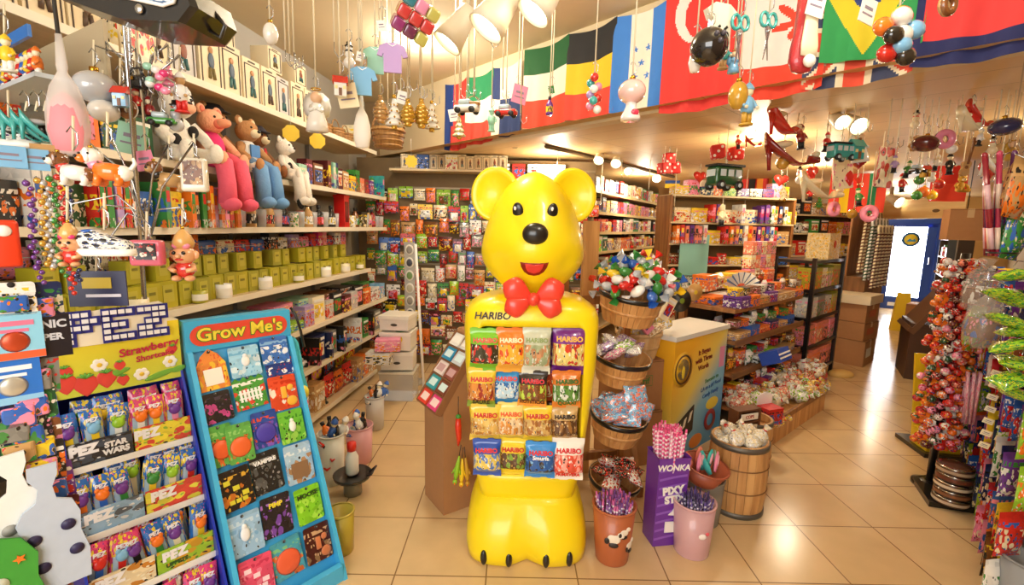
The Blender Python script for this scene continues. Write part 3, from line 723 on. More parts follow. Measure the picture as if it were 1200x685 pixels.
def build_bear():
    body = MB(); lv = [(.24, .225, .17), (.30, .236, .175), (.36, .248, .185), (.5, .262, .195), (.7, .277, .2), (.9, .288, .2), (1.06, .293, .2), (1.12, .291, .197), (1.16, .275, .19), (1.19, .235, .17), (1.21, .17, .13), (1.22, .12, .1)]
    body.loft([superring(w * (1 + .05 * min(1, max(0, (z - .4) / .5))), d, z, e=4.5) for z, w, d in lv])
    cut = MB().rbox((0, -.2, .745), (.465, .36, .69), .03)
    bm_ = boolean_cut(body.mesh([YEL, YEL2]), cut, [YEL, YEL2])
    # feet: one moulded foot block with a crease between the two feet
    def fy(k):
        def g(x, y):
            if y < 0: y += k * math.exp(-(x / .03) ** 2) * .05
            return y
        return g
    ft = MB().loft([superring(w, d, z, e=e, yoff=o, fy=fy(k)) for z, w, d, e, o, k in
        [(0, .265, .235, 4, -.03, 1), (.012, .281, .25, 4, -.03, 1), (.05, .289, .258, 3.6, -.03, 1), (.11, .287, .255, 3.4, -.03, .9), (.17, .278, .24, 3.2, -.02, .7), (.215, .266, .222, 3, -.01, .4), (.25, .252, .2, 3, 0, .2), (.275, .238, .182, 3.2, 0, 0), (.285, .2, .15, 3, 0, 0)]])
    feet = ft.mesh(YEL)
    claws = []
    for x in (-.195, -.082, .085, .19):
        c = MB().ball((0, 0, 0), (.016, .014, .036), 12, 8)
        yy = -.28 if abs(x) < .15 else -.268
        claws.append(P('claw', c.mesh(BLK), T((x, yy, .045))))
    # head
    def hf(p):
        x, y, z = p; k = 1.0
        k += .16 * math.exp(-((z + .32) / .34) ** 2) * (abs(x) ** 1.3)                   # cheeks
        k -= .10 * max(0, z - .1) * abs(x)                                               # narrower brow
        f = max(0, -y)
        k += .30 * math.exp(-((x / .52) ** 2 + ((z + .16) / .30) ** 2)) * f              # muzzle
        k += .10 * math.exp(-((x / .34) ** 2 + ((z + .62) / .16) ** 2)) * f              # lower lip
        k -= .055 * math.exp(-(((abs(x) - .62) / .13) ** 2 + ((z + .34) / .14) ** 2)) * f   # smile dimple
        return k
    HC = (0, .0, 1.475); HR = (.213, .178, .292)
    hm = MB().ball(HC, HR, 72, 52, fn=hf); head = hm.mesh(YEL)
    bvh = BVHTree.FromPolygons([Vector(v) for v in hm.v], hm.f)
    def surf(x, z, off=.003):
        h = bvh.ray_cast(Vector((x, -1, z)), Vector((0, 1, 0)))[0]
        return Vector((x, (h.y if h else -.1) - off, z))
    def decal(poly, off=.003, n=6):
        """outline (x,z) pressed onto the face"""
        cx = sum(p[0] for p in poly) / len(poly); cz = sum(p[1] for p in poly) / len(poly)
        vs, fs = [], []; m = len(poly)
        for k in range(n + 1):
            t = k / n
            for p in poly: vs.append(surf(cx + (p[0] - cx) * t, cz + (p[1] - cz) * t, off if k < n else .0))
        for k in range(n):
            for j in range(m): fs.append((k * m + j, k * m + (j + 1) % m, (k + 1) * m + (j + 1) % m, (k + 1) * m + j))
        return MB().add(vs, fs, 0, True)
    def oval(cx, cz, rx, rz, n=28): return [(cx + rx * cos(2 * PI * j / n), cz + rz * sin(2 * PI * j / n)) for j in range(n)]
    kids = []
    for sx in (-1, 1):
        s0 = surf(sx * .074, 1.585)
        e = MB().ball((0, 0, 0), (.025, .012, .037), 20, 12)
        hl = MB().ball((0, 0, 0), (.006, .004, .009), 10, 6)
        kids.append(P('eye', e.mesh(BLK), T(s0 + Vector((0, .002, 0)), rz=sx * .35, rx=.25), kids=[P('eye_highlight', hl.mesh(M('#ffffff', .2)), T((-.008, -.0115, .014)))]))
    n0 = surf(0, 1.49)
    kids.append(P('nose', MB().ball((0, 0, 0), (.055, .035, .047), 24, 14).mesh(BLK), T(n0 + Vector((0, .002, 0)))))
    mouth = [(-.062, 1.372), (-.03, 1.369), (0, 1.368), (.03, 1.369), (.062, 1.372), (.056, 1.35), (.042, 1.327), (.022, 1.314), (0, 1.31), (-.022, 1.314), (-.042, 1.327), (-.056, 1.35)]
    tong = [(-.043, 1.366), (-.015, 1.364), (0, 1.36), (.015, 1.364), (.043, 1.366), (.038, 1.343), (.026, 1.326), (0, 1.318), (-.026, 1.326), (-.038, 1.343)]
    kids.append(P('mouth', decal(mouth, .004).mesh(M('#8a1c12', .5)), kids=[P('tongue', decal(tong, .009).mesh(M('#e8463c', .35)))]))
    ears = []
    for sx in (-1, 1):
        prof = [(0, .022), (.05, .016), (.085, -.006), (.106, -.022), (.117, -.016), (.119, 0), (.112, .018), (.09, .036), (.05, .048), (0, .05)]
        em = MB().lathe([(max(r, .0005), z) for r, z in prof], 40, T=T(rx=PI / 2) @ Matrix.Diagonal((1, 1, -1, 1)))
        # dish faces the front
        ears.append(P('ear', em.mesh(YEL), T((sx * .178, .02, 1.665), rz=sx * .25) @ Matrix.Rotation(R(-8 * sx), 4, 'Y') @ Matrix.Diagonal((.96, 1, 1.05, 1))))
    # bow tie: four lobes and a knot
    bow = MB()
    for sx in (-1, 1):
        for ang, ln, wd in ((26, .132, .068), (-24, .122, .062)):
            a = R(ang)
            prof = []
            for k in range(13):
                t = k / 12; wv = wd * (sin(PI * min(1, t * .93 + .07)) ** .6) * (.35 + .8 * t if t < .75 else .95 - (t - .75) * .5)
                prof.append((t * ln, max(wv, .004)))
            rings = [[(sx * (.012 + x), .5 * w * sin(2 * PI * j / 16), w * cos(2 * PI * j / 16)) for j in range(16)] for x, w in prof]
            Tm = Matrix.Rotation(-sx * a, 4, 'Y')
            if sx < 0: rings = [r[::-1] for r in rings]
            bow.loft(rings, 0, True, Tm)
    knot = MB().ball((0, -.012, 0), (.026, .026, .03), 16, 10)
    bz = 1.215
    parts = [P('body', bm_), P('feet', feet, kids=claws), P('head', head, kids=kids)] + ears
    parts += [P('bow_tie', bow.mesh(RED), T((0, -.205, bz)), kids=[P('knot', knot.mesh(RED))])]
    parts.append(P('lettering', text_mesh('HARIBO', .043, M('#2a1c08', .5), shear=.15, bold=.001), T((-.175, -.196, 1.135), rx=-.12)))
    # hanging rods inside the recess
    for z in PACK_Z:
        parts.append(P('hanging_rod', MB().cyl((-.225, -.10, z + .095), (.225, -.10, z + .095), .005, n=8).mesh(M('#b8b2a0', .3, metal=1))))
    return parts
PACK_Z = [.985, .812, .65, .488]
BX, BY = .092, 2.15
thing('bear_display_stand', 'life-size yellow plastic bear display stand with red bow tie in the middle of the shop', 'display stand', None, T((BX, BY, 0)), build_bear())

def pack_mesh(w, h, top, ground, c2, c3, bottom, bulge=.022):
    def fn(u, v):
        x = (u - .5) * w; z = (v - .5) * h
        e = max(0, min(1, (v - .09) / .16)) * max(0, min(1, (.88 - v) / .12)); e = e ** .7
        s_ = max(0, 1 - (2 * u - 1) ** 4) ** .8
        y = -bulge * e * s_ + .0018 * sin(u * 23 + v * 5) * e
        zz = z + (.002 * (1 if int(u * 24) % 2 else -1) if v in (0, 1) else 0)
        return (x * (1 - .05 * e), y, zz)
    mb = MB(); nu, nv = 14, 22
    vs = [fn(i / nu, j / nv) for j in range(nv + 1) for i in range(nu + 1)]
    fs, ms = [], []
    for j in range(nv):
        for i in range(nu):
            fs.append((j * (nu + 1) + i, j * (nu + 1) + i + 1, (j + 1) * (nu + 1) + i + 1, (j + 1) * (nu + 1) + i))
            v = (j + .5) / nv; ms.append(0 if v > .62 else 1 if v > .2 else 2)
    mb.v = vs; mb.f = fs; mb.m = ms; mb.sm = [True] * len(fs)
    bk = [(x, .004, z) for (x, y, z) in vs]; o = len(mb.v); mb.v += bk
    mb.f += [tuple(o + k for k in f[::-1]) for f in fs]; mb.m += [0] * len(fs); mb.sm += [True] * len(fs)
    pm = PRINT(ground, c2, c3, scale=5, rough=.25, coat=.5, band=(2, 3), amt=.5)
    return mb.mesh([M(top, .28, coat=.5), pm, M(bottom, .28, coat=.5)])
SPEC = [ # x offset, row, top colour, picture colours, bottom, text colour, second line, w, h, label
    (-.203, 0, '#7cc62a', '#39351f', '#d23327', '#e6e0d0', '#6db524', '#e04a2a', '', .138, .19, 'lime green sweets bag at the left end of the top row in the bear'),
    (-.092, 0, '#f08120', '#f3b63a', '#d94e1a', '#fff0cc', '#e8a63a', '#fff2c0', '', .13, .2, 'orange sweets bag, second in the top row inside the bear'),
    (.02, 0, '#c9cfb4', '#a7b58b', '#c98f62', '#e9ead8', '#dfe2cf', '#8fa05a', '', .125, .21, 'pale silver green sweets bag, third in the top row inside the bear'),
    (.165, 0, '#7a2a8c', '#e6d27a', '#d0432d', '#f6ecd0', '#6d2380', '#f2b63a', '', .15, .22, 'purple sweets bag at the right end of the top row in the bear'),
    (-.218, 1, '#e9c93c', '#d78b3a', '#9c2a20', '#f1d8b0', '#7d9b2a', '#d22b22', 'SAURE', .125, .18, 'yellow sweets bag with red and brown gums at the left end of the second row'),
    (-.108, 1, '#4aa4e0', '#bfe0f2', '#2470b8', '#f2f2ea', '#3f98d8', '#d8402c', '', .13, .17, 'light blue sweets bag, second in the second row inside the bear'),
    (.008, 1, '#2a2320', '#7a4a24', '#b9d24a', '#e57a2a', '#e9972b', '#d8252c', 'HOTSTICKS', .13, .165, 'dark brown sweets bag of coloured gums, third in the second row'),
    (.158, 1, '#d4762a', '#5a8c3a', '#e9f1e4', '#2f6d2a', '#de8028', '#2f6a22', 'QUAXI', .128, .17, 'orange sweets bag with green and white frog gums at right of second row'),
    (-.2, 2, '#f0d048', '#e8c06a', '#c98a3a', '#f4ecc8', '#e2c24c', '#cc2a20', '', .135, .17, 'pale yellow sweets bag at the left end of the third row'),
    (-.085, 2, '#f3dd7a', '#f0d0a0', '#d88f3a', '#fdf3da', '#ecd060', '#e4602a', '', .125, .18, 'cream sweets bag with orange lettering, second in the third row'),
    (.035, 2, '#eec92e', '#d9b26a', '#a86a2e', '#f3e4b4', '#e9c83a', '#c8231c', '', .13, .17, 'golden yellow sweets bag with brown gums, third in the third row'),
    (.155, 2, '#c9a66a', '#5d3a20', '#9a6a34', '#e2c690', '#b98f4a', '#2a1a10', '', .12, .17, 'tan sweets bag with brown pieces at the right end of the third row'),
    (-.19, 3, '#2450b0', '#e8d060', '#5a86d0', '#f2f2f0', '#2a55b4', '#e4392c', '', .128, .175, 'dark blue sweets bag at the left end of the bottom row in the bear'),
    (-.072, 3, '#efd22c', '#5a3a22', '#7aa03a', '#d8b060', '#efd22c', '#c8251c', '', .13, .175, 'bright yellow sweets bag with dark sweets, second in the bottom row'),
    (.05, 3, '#2f8fdc', '#1f5fae', '#20242c', '#7dbbe8', '#2a86d4', '#e0302a', 'Smurfs', .138, .17, 'bright blue sweets bag with dark sweets, third in the bottom row'),
    (.175, 3, '#f4efe4', '#e6503a', '#f4a69a', '#fdf0e8', '#f4f0e6', '#d4202a', 'PRIMAVERA', .145, .2, 'white sweets bag with red strawberry gums at the right end of the bottom row'),
]
for x, r, top, g, c2, c3, bot, tcol, sec, w, h, lab in SPEC:
    lift = .012 if r == 3 and x > .1 else 0
    y = -.165 - .012 * (int(abs(x) * 1000) % 3) + (-.02 if r == 3 else 0)
    kids = [P('brand_lettering', text_mesh('HARIBO', .0275 * w / .13, M(tcol, .4), bold=.0012, depth=.0006), T((0, -.0235, h * .235), rx=-.12))]
    if sec:
        kids.append(P('flavour_lettering', text_mesh(sec, .026 if len(sec) < 7 else .021, M({'SAURE': '#3a2a10', 'HOTSTICKS': '#4a1c10', 'QUAXI': '#2f6a22', 'Smurfs': '#ffffff', 'PRIMAVERA': '#d4202a'}[sec], .4), bold=.0008, depth=.0006),
                      T((0, -.0165, -h * .345), rx=.2) if sec != 'Smurfs' else T((0, -.0245, h * .1))))
    thing('sweets_bag', lab, 'sweets bag', pack_mesh(w, h, top, g, c2, c3, bot),
          T((BX + x, BY + y, PACK_Z[r]), rz=rnd.uniform(-.06, .06), ry=rnd.uniform(-.03, .03)), kids, group='sweets bags hanging in the bear stand')
# second packs hanging behind
for x, r, c in [(-.15, 0, '#5f9e2a'), (.03, 0, '#d9a93a'), (.145, 0, '#5c1c70'), (-.16, 1, '#d9b830'), (.06, 1, '#c8502a'), (.145, 2, '#8a5a2a'), (-.03, 3, '#caa828')]:
    thing('sweets_bag', '%s sweets bag hanging behind the front bags in the %s row of the bear' % ({'#5f9e2a': 'green', '#d9a93a': 'mustard', '#5c1c70': 'deep purple', '#d9b830': 'dull yellow', '#c8502a': 'rust red', '#8a5a2a': 'brown', '#caa828': 'ochre'}[c], ['top', 'second', 'third', 'bottom'][r]),
          'sweets bag', pack_mesh(.13, .18, c, c, '#e8d8a0', '#8a3020', c), T((BX + x, BY - .115, PACK_Z[r] - .004)), group='sweets bags hanging in the bear stand')
# ================================================================ sweets dispenser floor stand (left foreground)
DBLUE = M('#2438b4', .4, coat=.2); WHT = M('#f2f0ea', .45); SKY = M('#45b4e6', .4, coat=.2); SKY2 = M('#3aa3dc', .4, coat=.2); STEEL = M('#b9bbbd', .25, metal=1); CARD = M('#a9794e', .8, var=.06, bscale=30); DARKW = M('#2a211c', .6)
def panel_side(pts, x0, x1): return MB().loft([[(x0, y, z) for y, z in pts], [(x1, y, z) for y, z in pts]], 0, False)
TZ = [(.665, -.085), (.455, -.17), (.26, -.255), (.06, -.335)]
def dispenser_stand():
    pr = []
    for sx in (-1, 1):
        pr.append(P('side_panel', panel_side([(0.0, .93), (.12, .93), (.12, 0), (-.40, 0), (-.40, .06)], sx*.18 - .004, sx*.18 + .004).mesh(DBLUE)))
    pr.append(P('back_panel', MB().box((0, .115, .52), (.352, .008, 1.04)).mesh(DBLUE)))
    for z, y in TZ:
        t = MB().box((0, (y + .11)/2, z + .004), (.35, .11 - y, .008)); t.box((0, y - .002, z + .01), (.36, .006, .022), 1)
        pr.append(P('tray', t.mesh([DBLUE, WHT])))
    hm = MB().box((0, .035, 1.02), (.365, .07, .23))
    yel = bpy.data.materials.new('header_print'); yel.use_nodes = True
    nt = yel.node_tree; N = nt.nodes.new; L = nt.links.new; b = nt.nodes['Principled BSDF']; b.inputs['Roughness'].default_value = .22; b.inputs['Coat Weight'].default_value = .6
    tc = N('ShaderNodeTexCoord'); sp = N('ShaderNodeSeparateXYZ'); L(tc.outputs['Generated'], sp.inputs[0])
    cr = N('ShaderNodeValToRGB'); L(sp.outputs[2], cr.inputs[0])
    for i, (p_, c) in enumerate([(.0, '#c8d24a'), (.35, '#eee26a'), (1, '#f2d935')]):
        e = cr.color_ramp.elements[0] if i == 0 else cr.color_ramp.elements[1] if i == 2 else cr.color_ramp.elements.new(p_)
        e.position = p_; e.color = lin(c)
    L(cr.outputs[0], b.inputs['Base Color'])
    kids = []
    # crest plate with the three brick letters standing above the top edge
    cp = [(-.15, 1.08), (.145, 1.08), (.145, 1.20), (.125, 1.214), (.06, 1.208), (.03, 1.192), (-.02, 1.204), (-.11, 1.196), (-.15, 1.16)]
    kids.append(P('crest_plate', MB().plate(cp, -.006, -.001).mesh(M('#f4ead0', .4))))
    pats = {'P': ['1110', '1011', '1110', '1000', '1000'], 'E': ['1111', '1000', '1110', '1000', '1111'], 'Z': ['1111', '0011', '0110', '1100', '1111']}
    for ch, cx in (('P', -.098), ('E', .0), ('Z', .098)):
        bk, wh = MB(), MB()
        for r_, row in enumerate(pats[ch]):
            z = 1.19 - r_*.0225
            for c_, v in enumerate(row):
                if v == '1':
                    x = cx - .031 + c_*.0215
                    bk.box((x + .003, -.009, z - .002), (.031, .006, .033)); wh.box((x, -.0135, z), (.0175, .004, .0148))
        kids.append(P('brick_letter', bk.mesh(M('#2c2f86', .4)), kids=[P('bricks', wh.mesh(M('#f1f1f6', .35)))]))
    crim = M('#c22a4a', .4)
    kids.append(P('title_lettering', text_mesh('Strawberry', .04, crim, shear=.1, bold=.001), T((.085, -.004, 1.042), ry=-.1)))
    kids.append(P('title_lettering', text_mesh('Shortcake', .029, crim, shear=.1, bold=.0008), T((.1, -.004, 1.008), ry=-.1)))
    rr = random.Random(3)
    for x, z, r in [(-.15, .955, .036), (-.1, .94, .04), (-.045, .95, .034), (-.15, .995, .026), (.155, 1.02, .02), (.0, .935, .022), (-.005, .99, .02)]:
        sb = MB().ball((0, 0, 0), (r*.85, .003, r), 16, 10, fn=lambda p: 1 - .22*max(0, -p[2])*abs(p[0])*2)
        lf_ = MB()
        for k in range(5): a = PI/2 + (k-2)*.6; lf_.tube([(0, -.003, r*.75), (r*.6*cos(a), -.004, r*.75 + r*.4*sin(a))], [r*.16, r*.05], 6)
        kids.append(P('strawberry_print', sb.mesh(M('#dc4840', .3)), T((x, -.001, z)), kids=[P('leaves_print', lf_.mesh(M('#5da33a', .4)))]))
    for x, z in [(.055, .945), (.145, .975), (-.06, 1.005)]:
        fl = MB()
        for k in range(6): a = k*PI/3; fl.ball((.014*cos(a), 0, .014*sin(a)), (.0105, .002, .0105), 10, 6)
        fl.ball((0, -.002, 0), (.008, .002, .008), 10, 6, 1)
        kids.append(P('flower_print', fl.mesh([M('#f9f5ea', .4), M('#e9c23a', .4)]), T((x, -.002, z))))
    for x, z, l_ in [(.11, .93, .1), (-.02, .965, .09), (.17, .94, .05)]:
        kids.append(P('leaf_print', MB().ball((0, 0, 0), (l_*.5, .002, .012), 14, 8).mesh(M('#74ad3e', .4)), T((x, -.001, z), ry=-.25)))
    kids.append(P('small_lettering', text_mesh('Sweet Scents', .012, M('#fff4ea', .4)), T((-.12, -.006, .917))))
    kids.pop()
    pr.append(P('header_box', hm.mesh(yel), kids=kids))
    return pr
DSM = T(ST.at(.13, 0, 0), ST.rz)
thing('sweets_floor_stand', 'dark blue cardboard floor stand of sweet dispensers under a yellow strawberry header', 'display stand', None, DSM, dispenser_stand())
def disp_pack(c_bag, c_head):
    def f():
        def fn(sg):
            def g(u, v):
                e = max(0, min(1, v/.1))*max(0, min(1, (1-v)/.25)); w = .062*(1 - .25*max(0, v - .75))
                return ((u-.5)*w, sg*.017*e*max(0, 1-(2*u-1)**4), v*.185)
            return g
        m = MB(); a = MB().grid(fn(-1), 8, 14); m.add(a.v, a.f, 0, True); k0 = len(a.f)
        b = MB().grid(fn(1), 8, 14); m.add(b.v, [q[::-1] for q in b.f], 0, True)
        for i in range(k0):
            if i // 8 < 9 and 1 <= i % 8 <= 6: m.m[i] = 1
        return m
    conf = PRINT(c_bag, {'#2a6fc4': '#e9d23a', '#e0457e': '#f2d23a'}[c_bag], '#e0558e' if c_bag == '#2a6fc4' else '#8a3f9a', scale=6, rough=.2, coat=.6, band=(2, 3), amt=.3)
    return mk(('disp_pack', c_bag), f, [conf, M('#aac4d8', .1, coat=.9)])
def disp_toy(c):
    def f():
        m = MB().box((0, 0, .05), (.02, .009, .085), 1); m.ball((0, -.004, .108), (.019, .012, .02), 12, 8); m.ball((-.012, -.006, .125), (.008, .006, .009), 8, 6); m.ball((.012, -.006, .125), (.008, .006, .009), 8, 6); m.box((0, -.002, .008), (.026, .01, .01), 1)
        return m
    return mk(('disp_toy', c), f, [M(HEX[c], .3), M(HEX[near(c)], .35)])
TIER = ['top', 'second', 'third', 'bottom']
LIPS = [[('#1f2430', '#3a4658', '#c9ccd2', 'STAR WARS', 'black and white', '#e8e8ea'), ('#ecd83e', '#d94a3a', '#8cb63a', '', 'yellow strawberry print', '#fff')],
        [('#8fb6d8', '#54606e', '#dfe8ee', '', 'grey blue', '#fff'), ('#d9473a', '#e9e04a', '#7ab64a', '', 'red and green', '#fff')],
        [('#e9d8b0', '#c9832e', '#f1ead2', '', 'cream and gold', '#fff'), ('#9cc832', '#d3a02a', '#5d8a2a', 'UPPETS', 'lime green', '#2a5a1a')],
        [('#2a5ab4', '#d84a7a', '#f0d23a', '', 'blue confetti print', '#fff'), ('#d85a8a', '#efc63a', '#4a7ac0', '', 'pink confetti print', '#fff')]]
for t, (z, y) in enumerate(TZ):
    for s in range(2):
        g, c2, c3, txt, cname, tc_ = LIPS[t][s]; cx = -.089 + .178*s
        m = MB().box((0, 0, .048), (.172, .004, .078 + .012)); m.box((0, .14, .05), (.172, .004, .1)); m.box((-.085, .07, .035), (.003, .14, .07)); m.box((.085, .07, .035), (.003, .14, .07)); m.box((0, .07, .003), (.172, .14, .004))
        kids = []
        if t or not s: kids.append(P('brand_lettering', text_mesh('PEZ', .044, M('#f4f4f8', .35), bold=.003, depth=.001), T((-.035 if not txt or t == 2 else -.045, -.0032, .064))))
        else: kids.append(P('brand_lettering', text_mesh('PEZ', .044, M('#f4f4f8', .35), bold=.003, depth=.001), T((-.05, -.0032, .064))))
        if txt == 'STAR WARS':
            kids.append(P('title_lettering', text_mesh('STAR', .026, M(tc_, .4), bold=.0015), T((.04, -.0034, .062)))); kids.append(P('title_lettering', text_mesh('WARS', .026, M(tc_, .4), bold=.0015), T((.04, -.0034, .036))))
        elif txt: kids.append(P('title_lettering', text_mesh(txt, .02, M(tc_, .4), bold=.001), T((-.03, -.0032, .03))))
        thing('sweets_carton', '%s open carton on the %s %s of the blue sweets stand' % (cname, TIER[t], 'tier'), 'carton',
              m.mesh(PRINT(g, c2, c3, scale=4, rough=.25, coat=.4, band=(2, 3), amt=.4)), DSM @ T((cx, y + .008, z + .009)), kids)
        bagc = '#e0457e' if (t, s) in ((0, 1), (2, 0), (3, 1)) else '#2a6fc4'
        k = 0
        for row in range(2):
            for i in range(3):
                tc2 = rnd.choice(['yellow', 'orange', 'red', 'lime green', 'white', 'black', 'green', 'purple', 'light blue'])
                xx = cx - .057 + .057*i + rnd.uniform(-.004, .004) + (.012 if row else -.008)
                kids = [P('dispenser', disp_toy(tc2), T((0, -.0185, .012)))]
                if row == 0 or True: kids.append(P('brand_lettering', text_mesh('PEZ', .02, M('#f4f4fa', .35), bold=.001), T((0, -.0165, .148), rx=-.12)))
                thing('dispenser_pack', '%s sweet dispenser bag, %s from left in %s row, %s carton, %s tier' % (
                    'pink' if bagc == '#e0457e' else 'blue', ordw(i), ['front', 'back'][row], ['left', 'right'][s], TIER[t]), 'sweets pack', disp_pack(bagc, tc2),
                    DSM @ T((xx, y + .042 + .05*row, z + .012 + (.024 if row else -.0)), rz=rnd.uniform(-.15, .15), ry=rnd.uniform(-.13, .13), rx=-.1), kids, group='dispenser bags on the blue sweets stand'); k += 1

# ================================================================ light blue hanging card stand
GM = T(ST.at(.53, 0, 0), ST.rz); SL = math.atan(.40)
def grow_stand():
    pr = []
    for sx in (-1, 1):
        pr.append(P('side_panel', panel_side([(-.03, 1.0), (.06, 1.02), (.10, 0), (-.45, 0), (-.44, .03)], sx*.195 - .009, sx*.195 + .009).mesh(SKY)))
    pr.append(P('back_panel', MB().add([(-.186, 0, 1.0), (.186, 0, 1.0), (.186, -.4, 0), (-.186, -.4, 0), (-.186, .012, 1.0), (.186, .012, 1.0), (.186, -.388, 0), (-.186, -.388, 0)], [(0, 3, 2, 1), (4, 5, 6, 7), (0, 1, 5, 4), (2, 3, 7, 6)]).mesh(SKY2)))
    pr.append(P('base_lip', MB().box((0, -.43, .035), (.372, .03, .07)).mesh(SKY)))
    hd = MB().box((0, .015, 1.06), (.41, .06, .125))
    pill = [(.16*sx_ + .045*cos(a), .042*sin(a)) for sx_, a in [(1, -PI/2 + PI*k/10) for k in range(11)] + [(-1, PI/2 + PI*k/10) for k in range(11)]]
    pl = MB().plate([(x*.92, z + 1.06) for x, z in pill], -.019, -.015)
    kids = [P('red_oval', pl.mesh(M('#e2503c', .35)), kids=[
        P('title_outline', text_mesh("Grow Me's", .074, M('#2f8a3a', .4), bold=.0042), T((-.0, -.0195, 1.06))), P('title_lettering', text_mesh("Grow Me's", .074, M('#f3df4a', .35), bold=.0015), T((0, -.0212, 1.061)))])]  # green outline printed around the yellow title
    pr.append(P('header', hd.mesh(SKY), kids=kids))
    return pr
thing('hanging_card_stand', 'light blue slanted cardboard stand of growing novelties under a red and yellow oval sign', 'display stand', None, GM, grow_stand())
def novelty_card(shape, w, h):
    def f():
        if shape == 'house': p = [(-w/2, -h/2), (w/2, -h/2), (w/2, h*.12), (w*.3, h*.36), (0, h*.52), (-w*.3, h*.36), (-w/2, h*.12)]
        elif shape == 'fence': p = [(-w/2, -h/2), (w/2, -h/2), (w/2, h*.4)] + [(w/2 - w*k/8, h*(.5 if k % 2 else .4)) for k in range(1, 8)] + [(-w/2, h*.4)]
        else:
            p = []; r = .008
            for qx, qz, a0 in ((1, 1, 0), (-1, 1, PI/2), (-1, -1, PI), (1, -1, 1.5*PI)):
                for k in range(4): a = a0 + PI/2*k/3; p.append((qx*(w/2-r) + r*cos(a), qz*(h/2-r) + r*sin(a)))
        m = MB().plate(p, -.0012, .0012); m.lathe([(.0001, 0), (.006, 0), (.006, .001), (.0001, .001)], 10, mat=1, T=T((0, -.002, h*.44), rx=PI/2)); return m
    return mk(('novelty_card', shape, w, h), f, [None, None]) if False else f()
GC = [ # col x, s along slope, w, h, shape, ground, c2, c3, extras, label
    (-.128, .085, .105, .165, 'house', '#e58a3c', '#f2c23a', '#d85a2e', ('panel', '#f6efe2'), 'orange house-shaped novelty card at the top left of the light blue stand'),
    (-.005, .075, .118, .13, 'r', '#9fd3ee', '#d8eef8', '#6fb2dc', ('blob', '#f4f4f0'), 'pale blue novelty card at top centre of the light blue stand'),
    (.12, .05, .115, .12, 'r', '#3a6fc0', '#e8eef4', '#7fb0dc', None, 'blue and white novelty card at the top right of the light blue stand'),
    (.128, .125, .115, .085, 'r', '#27418c', '#f0f2f4', '#c23a30', None, 'navy card with red and white flags at the right of the light blue stand'),
    (-.135, .235, .1, .12, 'r', '#231f24', '#c24a8a', '#463a44', None, 'black novelty card with pink figures, left column of the light blue stand'),
    (-.012, .205, .122, .135, 'fence', '#4a9a3e', '#d84a34', '#eeeee6', ('fence', '#f6f6f0'), 'green novelty card with a white picket fence, centre of the light blue stand'),
    (.122, .245, .118, .15, 'r', '#e0502e', '#e8e2d4', '#c8371e', ('blobs', '#f0b43a'), 'orange red novelty card with a sauce bottle, right of the light blue stand'),
    (-.15, .385, .09, .16, 'r', '#5aa64a', '#d86a2e', '#8ac46a', ('disc', '#e4602e'), 'green card with an orange disc at the left edge of the light blue stand'),
    (-.085, .395, .095, .155, 'r', '#62ac50', '#e07a34', '#8fc870', ('disc', '#e86a34'), 'second green card with an orange disc, overlapping the one left of it'),
    (.02, .375, .1, .15, 'r', '#2c4a9c', '#7a5ac0', '#d04a34', ('disc', '#4a3fa8'), 'dark blue novelty card with a purple disc in the middle of the stand'),
    (.125, .395, .105, .14, 'r', '#6cbc3c', '#9fd85a', '#3f8a2c', ('blob', '#f0f4ea'), 'grass green novelty card with a small white figure, right column'),
    (-.13, .56, .115, .155, 'r', '#26201e', '#c8722a', '#d9a83a', ('bars', '#d8d03a'), 'black novelty card with orange and yellow squares, left column of stand'),
    (-.008, .545, .115, .165, 'r', '#262626', '#5a5a58', '#8a8a86', ('text', '#f0f0ee', 'VAMPIRE'), 'black novelty card lettered in white above a pale bat shape, centre column'),
    (.122, .555, .115, .165, 'r', '#a8c8e0', '#b08a64', '#d9e6ee', ('panel', '#8a6a4c'), 'pale sky blue novelty card with a brown desert picture, right column'),
    (-.132, .735, .125, .155, 'r', '#9cc4e4', '#7fb0da', '#c2dcee', ('blob', '#eef2f4'), 'plain light blue novelty card low in the left column of the stand'),
    (-.005, .725, .115, .16, 'r', '#2a2428', '#7a4aa8', '#a070c8', ('text', '#f0e03a', 'PIMP'), 'black and purple novelty card with yellow lettering, centre column'),
    (.125, .735, .11, .15, 'r', '#84cc2c', '#a8e04a', '#5aa01c', ('text', '#2a3a14', 'MOOSE'), 'bright lime novelty card with dark lettering, right column of the stand'),
    (-.12, .9, .12, .14, 'r', '#e05070', '#e87a94', '#c83a5a', ('bars', '#f4d8e0'), 'pink red novelty card at the bottom of the left column'),
    (.002, .9, .118, .15, 'r', '#4aa0b4', '#d86a3a', '#7ac08a', ('disc', '#e2603c'), 'teal novelty card with a red disc at the bottom centre of the stand'),
    (.128, .9, .11, .15, 'r', '#4a1f1c', '#8a6a4a', '#c9a27a', ('blobs', '#c8764a'), 'dark maroon novelty card with tan shapes at the bottom right of the stand'),
]
